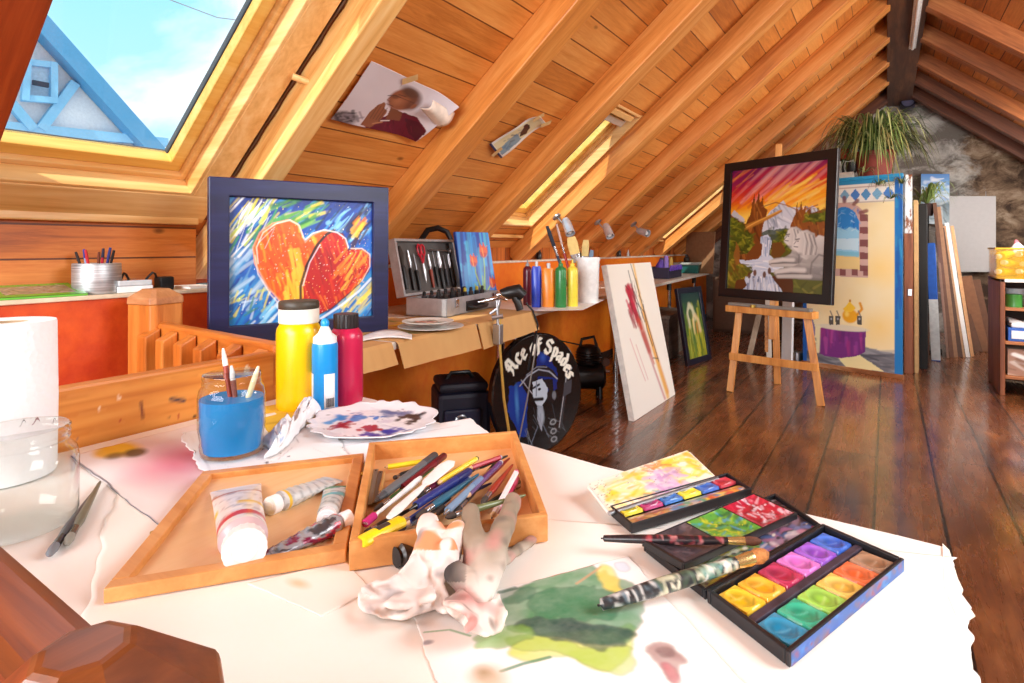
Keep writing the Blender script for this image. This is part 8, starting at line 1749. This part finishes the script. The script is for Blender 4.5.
can(SX+.36, SY+.12, ZS[1], .06, .10, (40, 50, 130), 'second dark blue paint can at the frame edge of the brown unit', (220, 220, 220))
can(SX+.13, SY+.3, ZS[1], .06, .13, (226, 226, 226), 'white paint can behind the green and blue cans', (120, 120, 124))
bxs = thing('blue_white_box', 'blue and white carton lying on the third shelf of the brown unit', 'box', (SX+.2, SY+.12, ZS[2])); mb = MB(); mb.box((SX+.20, SY+.12, ZS[2]+.05), (.30, .18, .10)); mb.build('carton', plain((40, 90, 176), .5), bxs, bevel=.004); mb = MB(); mb.box((SX+.20, SY+.12, ZS[2]+.118), (.26, .16, .036)); mb.build('carton_lid', plain((232, 232, 232), .5), bxs, bevel=.01); mb = MB(); mb.box((SX+.12, SY+.028, ZS[2]+.05), (.10, .004, .06)); mb.build('white_label', plain((230, 230, 232), .5), bxs)
A = Art(60, 40, (160, 120, 100)); A.strokes(30, (0, 0, 1, 1), .5, .4, .4, .1, [(220, 210, 200), (130, 90, 70), (190, 160, 140), (110, 76, 60)], 3, .8); A.line([(.1, .2), (.6, .6), (1, .8)], .14, (236, 230, 224))
ps = thing('paper_stack', 'stack of brown and white papers on the lowest shelf of the brown unit', 'papers', (SX+.25, SY+.1, ZS[3])); mb = MB(); mb.box((SX+.26, SY+.2, ZS[3]+.10), (.42, .32, .20)); mb.build('papers', plain((200, 180, 160), .7), ps, bevel=.006); mb = MB(); painted(mb, lambda u, v: (SX+.05+.42*u, SY+.0385, ZS[3]+.002+.196*v), A); mb.build('front_sheet', vcol(.6), ps)
mb = MB(); mb.grid(lambda u, v: (SX+.06+.3*u, SY+.05+.2*v, ZS[2]+.14+.035*math.sin(u*7+v*4)*math.sin(v*3)), 14, 10); T(mb.build('crumpled_paper', plain((228, 224, 222), .7), smooth=True, base=(SX+.1, SY+.1, ZS[2]+.137), mods=[('SOLIDIFY', dict(thickness=.002))]), 'loose crumpled white paper on the blue and white carton', 'paper')
# yellow basket on the top
yk = thing('basket', 'translucent yellow basket full of yellow tubes on the brown shelf unit', 'basket', (SX+.2, SY+.2, ZS[0]))
bx0, bx1, by0, by1, zb, ztop = SX-.02, SX+.55, SY+.02, SY+.40, ZS[0]+.001, ZS[0]+.235
mb = MB(); mb.ring([(bx0, by0), (bx1, by0), (bx1, by1), (bx0, by1)], [(bx0+.008, by0+.008), (bx1-.008, by0+.008), (bx1-.008, by1-.008), (bx0+.008, by1-.008)], ztop-zb, None, zb)
m_, nt, b = newmat('yellow_plastic'); b.inputs['Base Color'].default_value = lin4((226, 176, 20)); b.inputs['Roughness'].default_value = .3; b.inputs['Alpha'].default_value = .28; mb.build('basket_walls', m_, yk)
mb = MB(); mb.box(((bx0+bx1)/2, (by0+by1)/2, zb+.004), (bx1-bx0-.02, by1-by0-.02, .008)); mb.build('basket_floor', plain((200, 150, 20), .4), yk)
mb = MB(); mb.ring([(bx0-.008, by0-.008), (bx1+.008, by0-.008), (bx1+.008, by1+.008), (bx0-.008, by1+.008)], [(bx0+.006, by0+.006), (bx1-.006, by0+.006), (bx1-.006, by1-.006), (bx0+.006, by1-.006)], .014, None, ztop-.012); mb.build('basket_rim', plain((214, 170, 20), .35), yk, bevel=.003)
rr = random.Random(4); k = 0
for j in range(3):
    for i in range(4):
        x = bx0+.08+.12*i+.03*(j % 2); z = zb+.045+.066*j; cc = [(244, 200, 30), (236, 150, 30), (250, 214, 60), (226, 170, 20)][(i+j*2) % 4]; a = rr.uniform(-.6, .6)
        p0 = Vector((x-.055*math.cos(a), by0+.07, z-.02*math.sin(a))); p1 = Vector((x+.05*math.cos(a), by0+.2, z+.03*math.sin(a)+.01)); t = thing('paint_tube', ['golden yellow', 'orange', 'pale yellow', 'ochre'][(i+j*2) % 4]+' tube in the '+['bottom', 'middle', 'top'][j]+' layer of the yellow basket, '+['leftmost', 'second', 'third', 'rightmost'][i], 'paint tube', tuple(p0), group='tubes in the yellow basket')
        mb = MB(); mb.tube([p0, p0.lerp(p1, .2), p1], [.036, .038, .03], 12, flat=.8); mb.build('tube_body', plain(cc, .35), t, smooth=True); mb = MB(); mb.tube([p0.lerp(p1, -.18), p0.lerp(p1, .02)], [.018, .02], 12); mb.build('cap', plain((236, 230, 220), .4), t, smooth=True)
c = Vector((SX+.14, SY+.22, ztop-.03)); mb = MB()
mb.ball(c, .07, 12, 8, sc=(1.1, .8, .7)); mb.tube([c, c+Vector((-.02, 0, .10))], [.05, .006], 10); mb.tube([c+Vector((.06, 0, 0)), c+Vector((.13, .02, .05))], [.05, .01], 10)
o = blobmesh(mb, 'plastic_bag', .008, 2, lambda p: (236, 236, 240) if mnoise.noise(p*22) < .2 else (220, 120, 130), wrinkle=.012, seed=2, base=c); T(o, 'crumpled white and pink plastic bag on top of the yellow basket', 'bag')
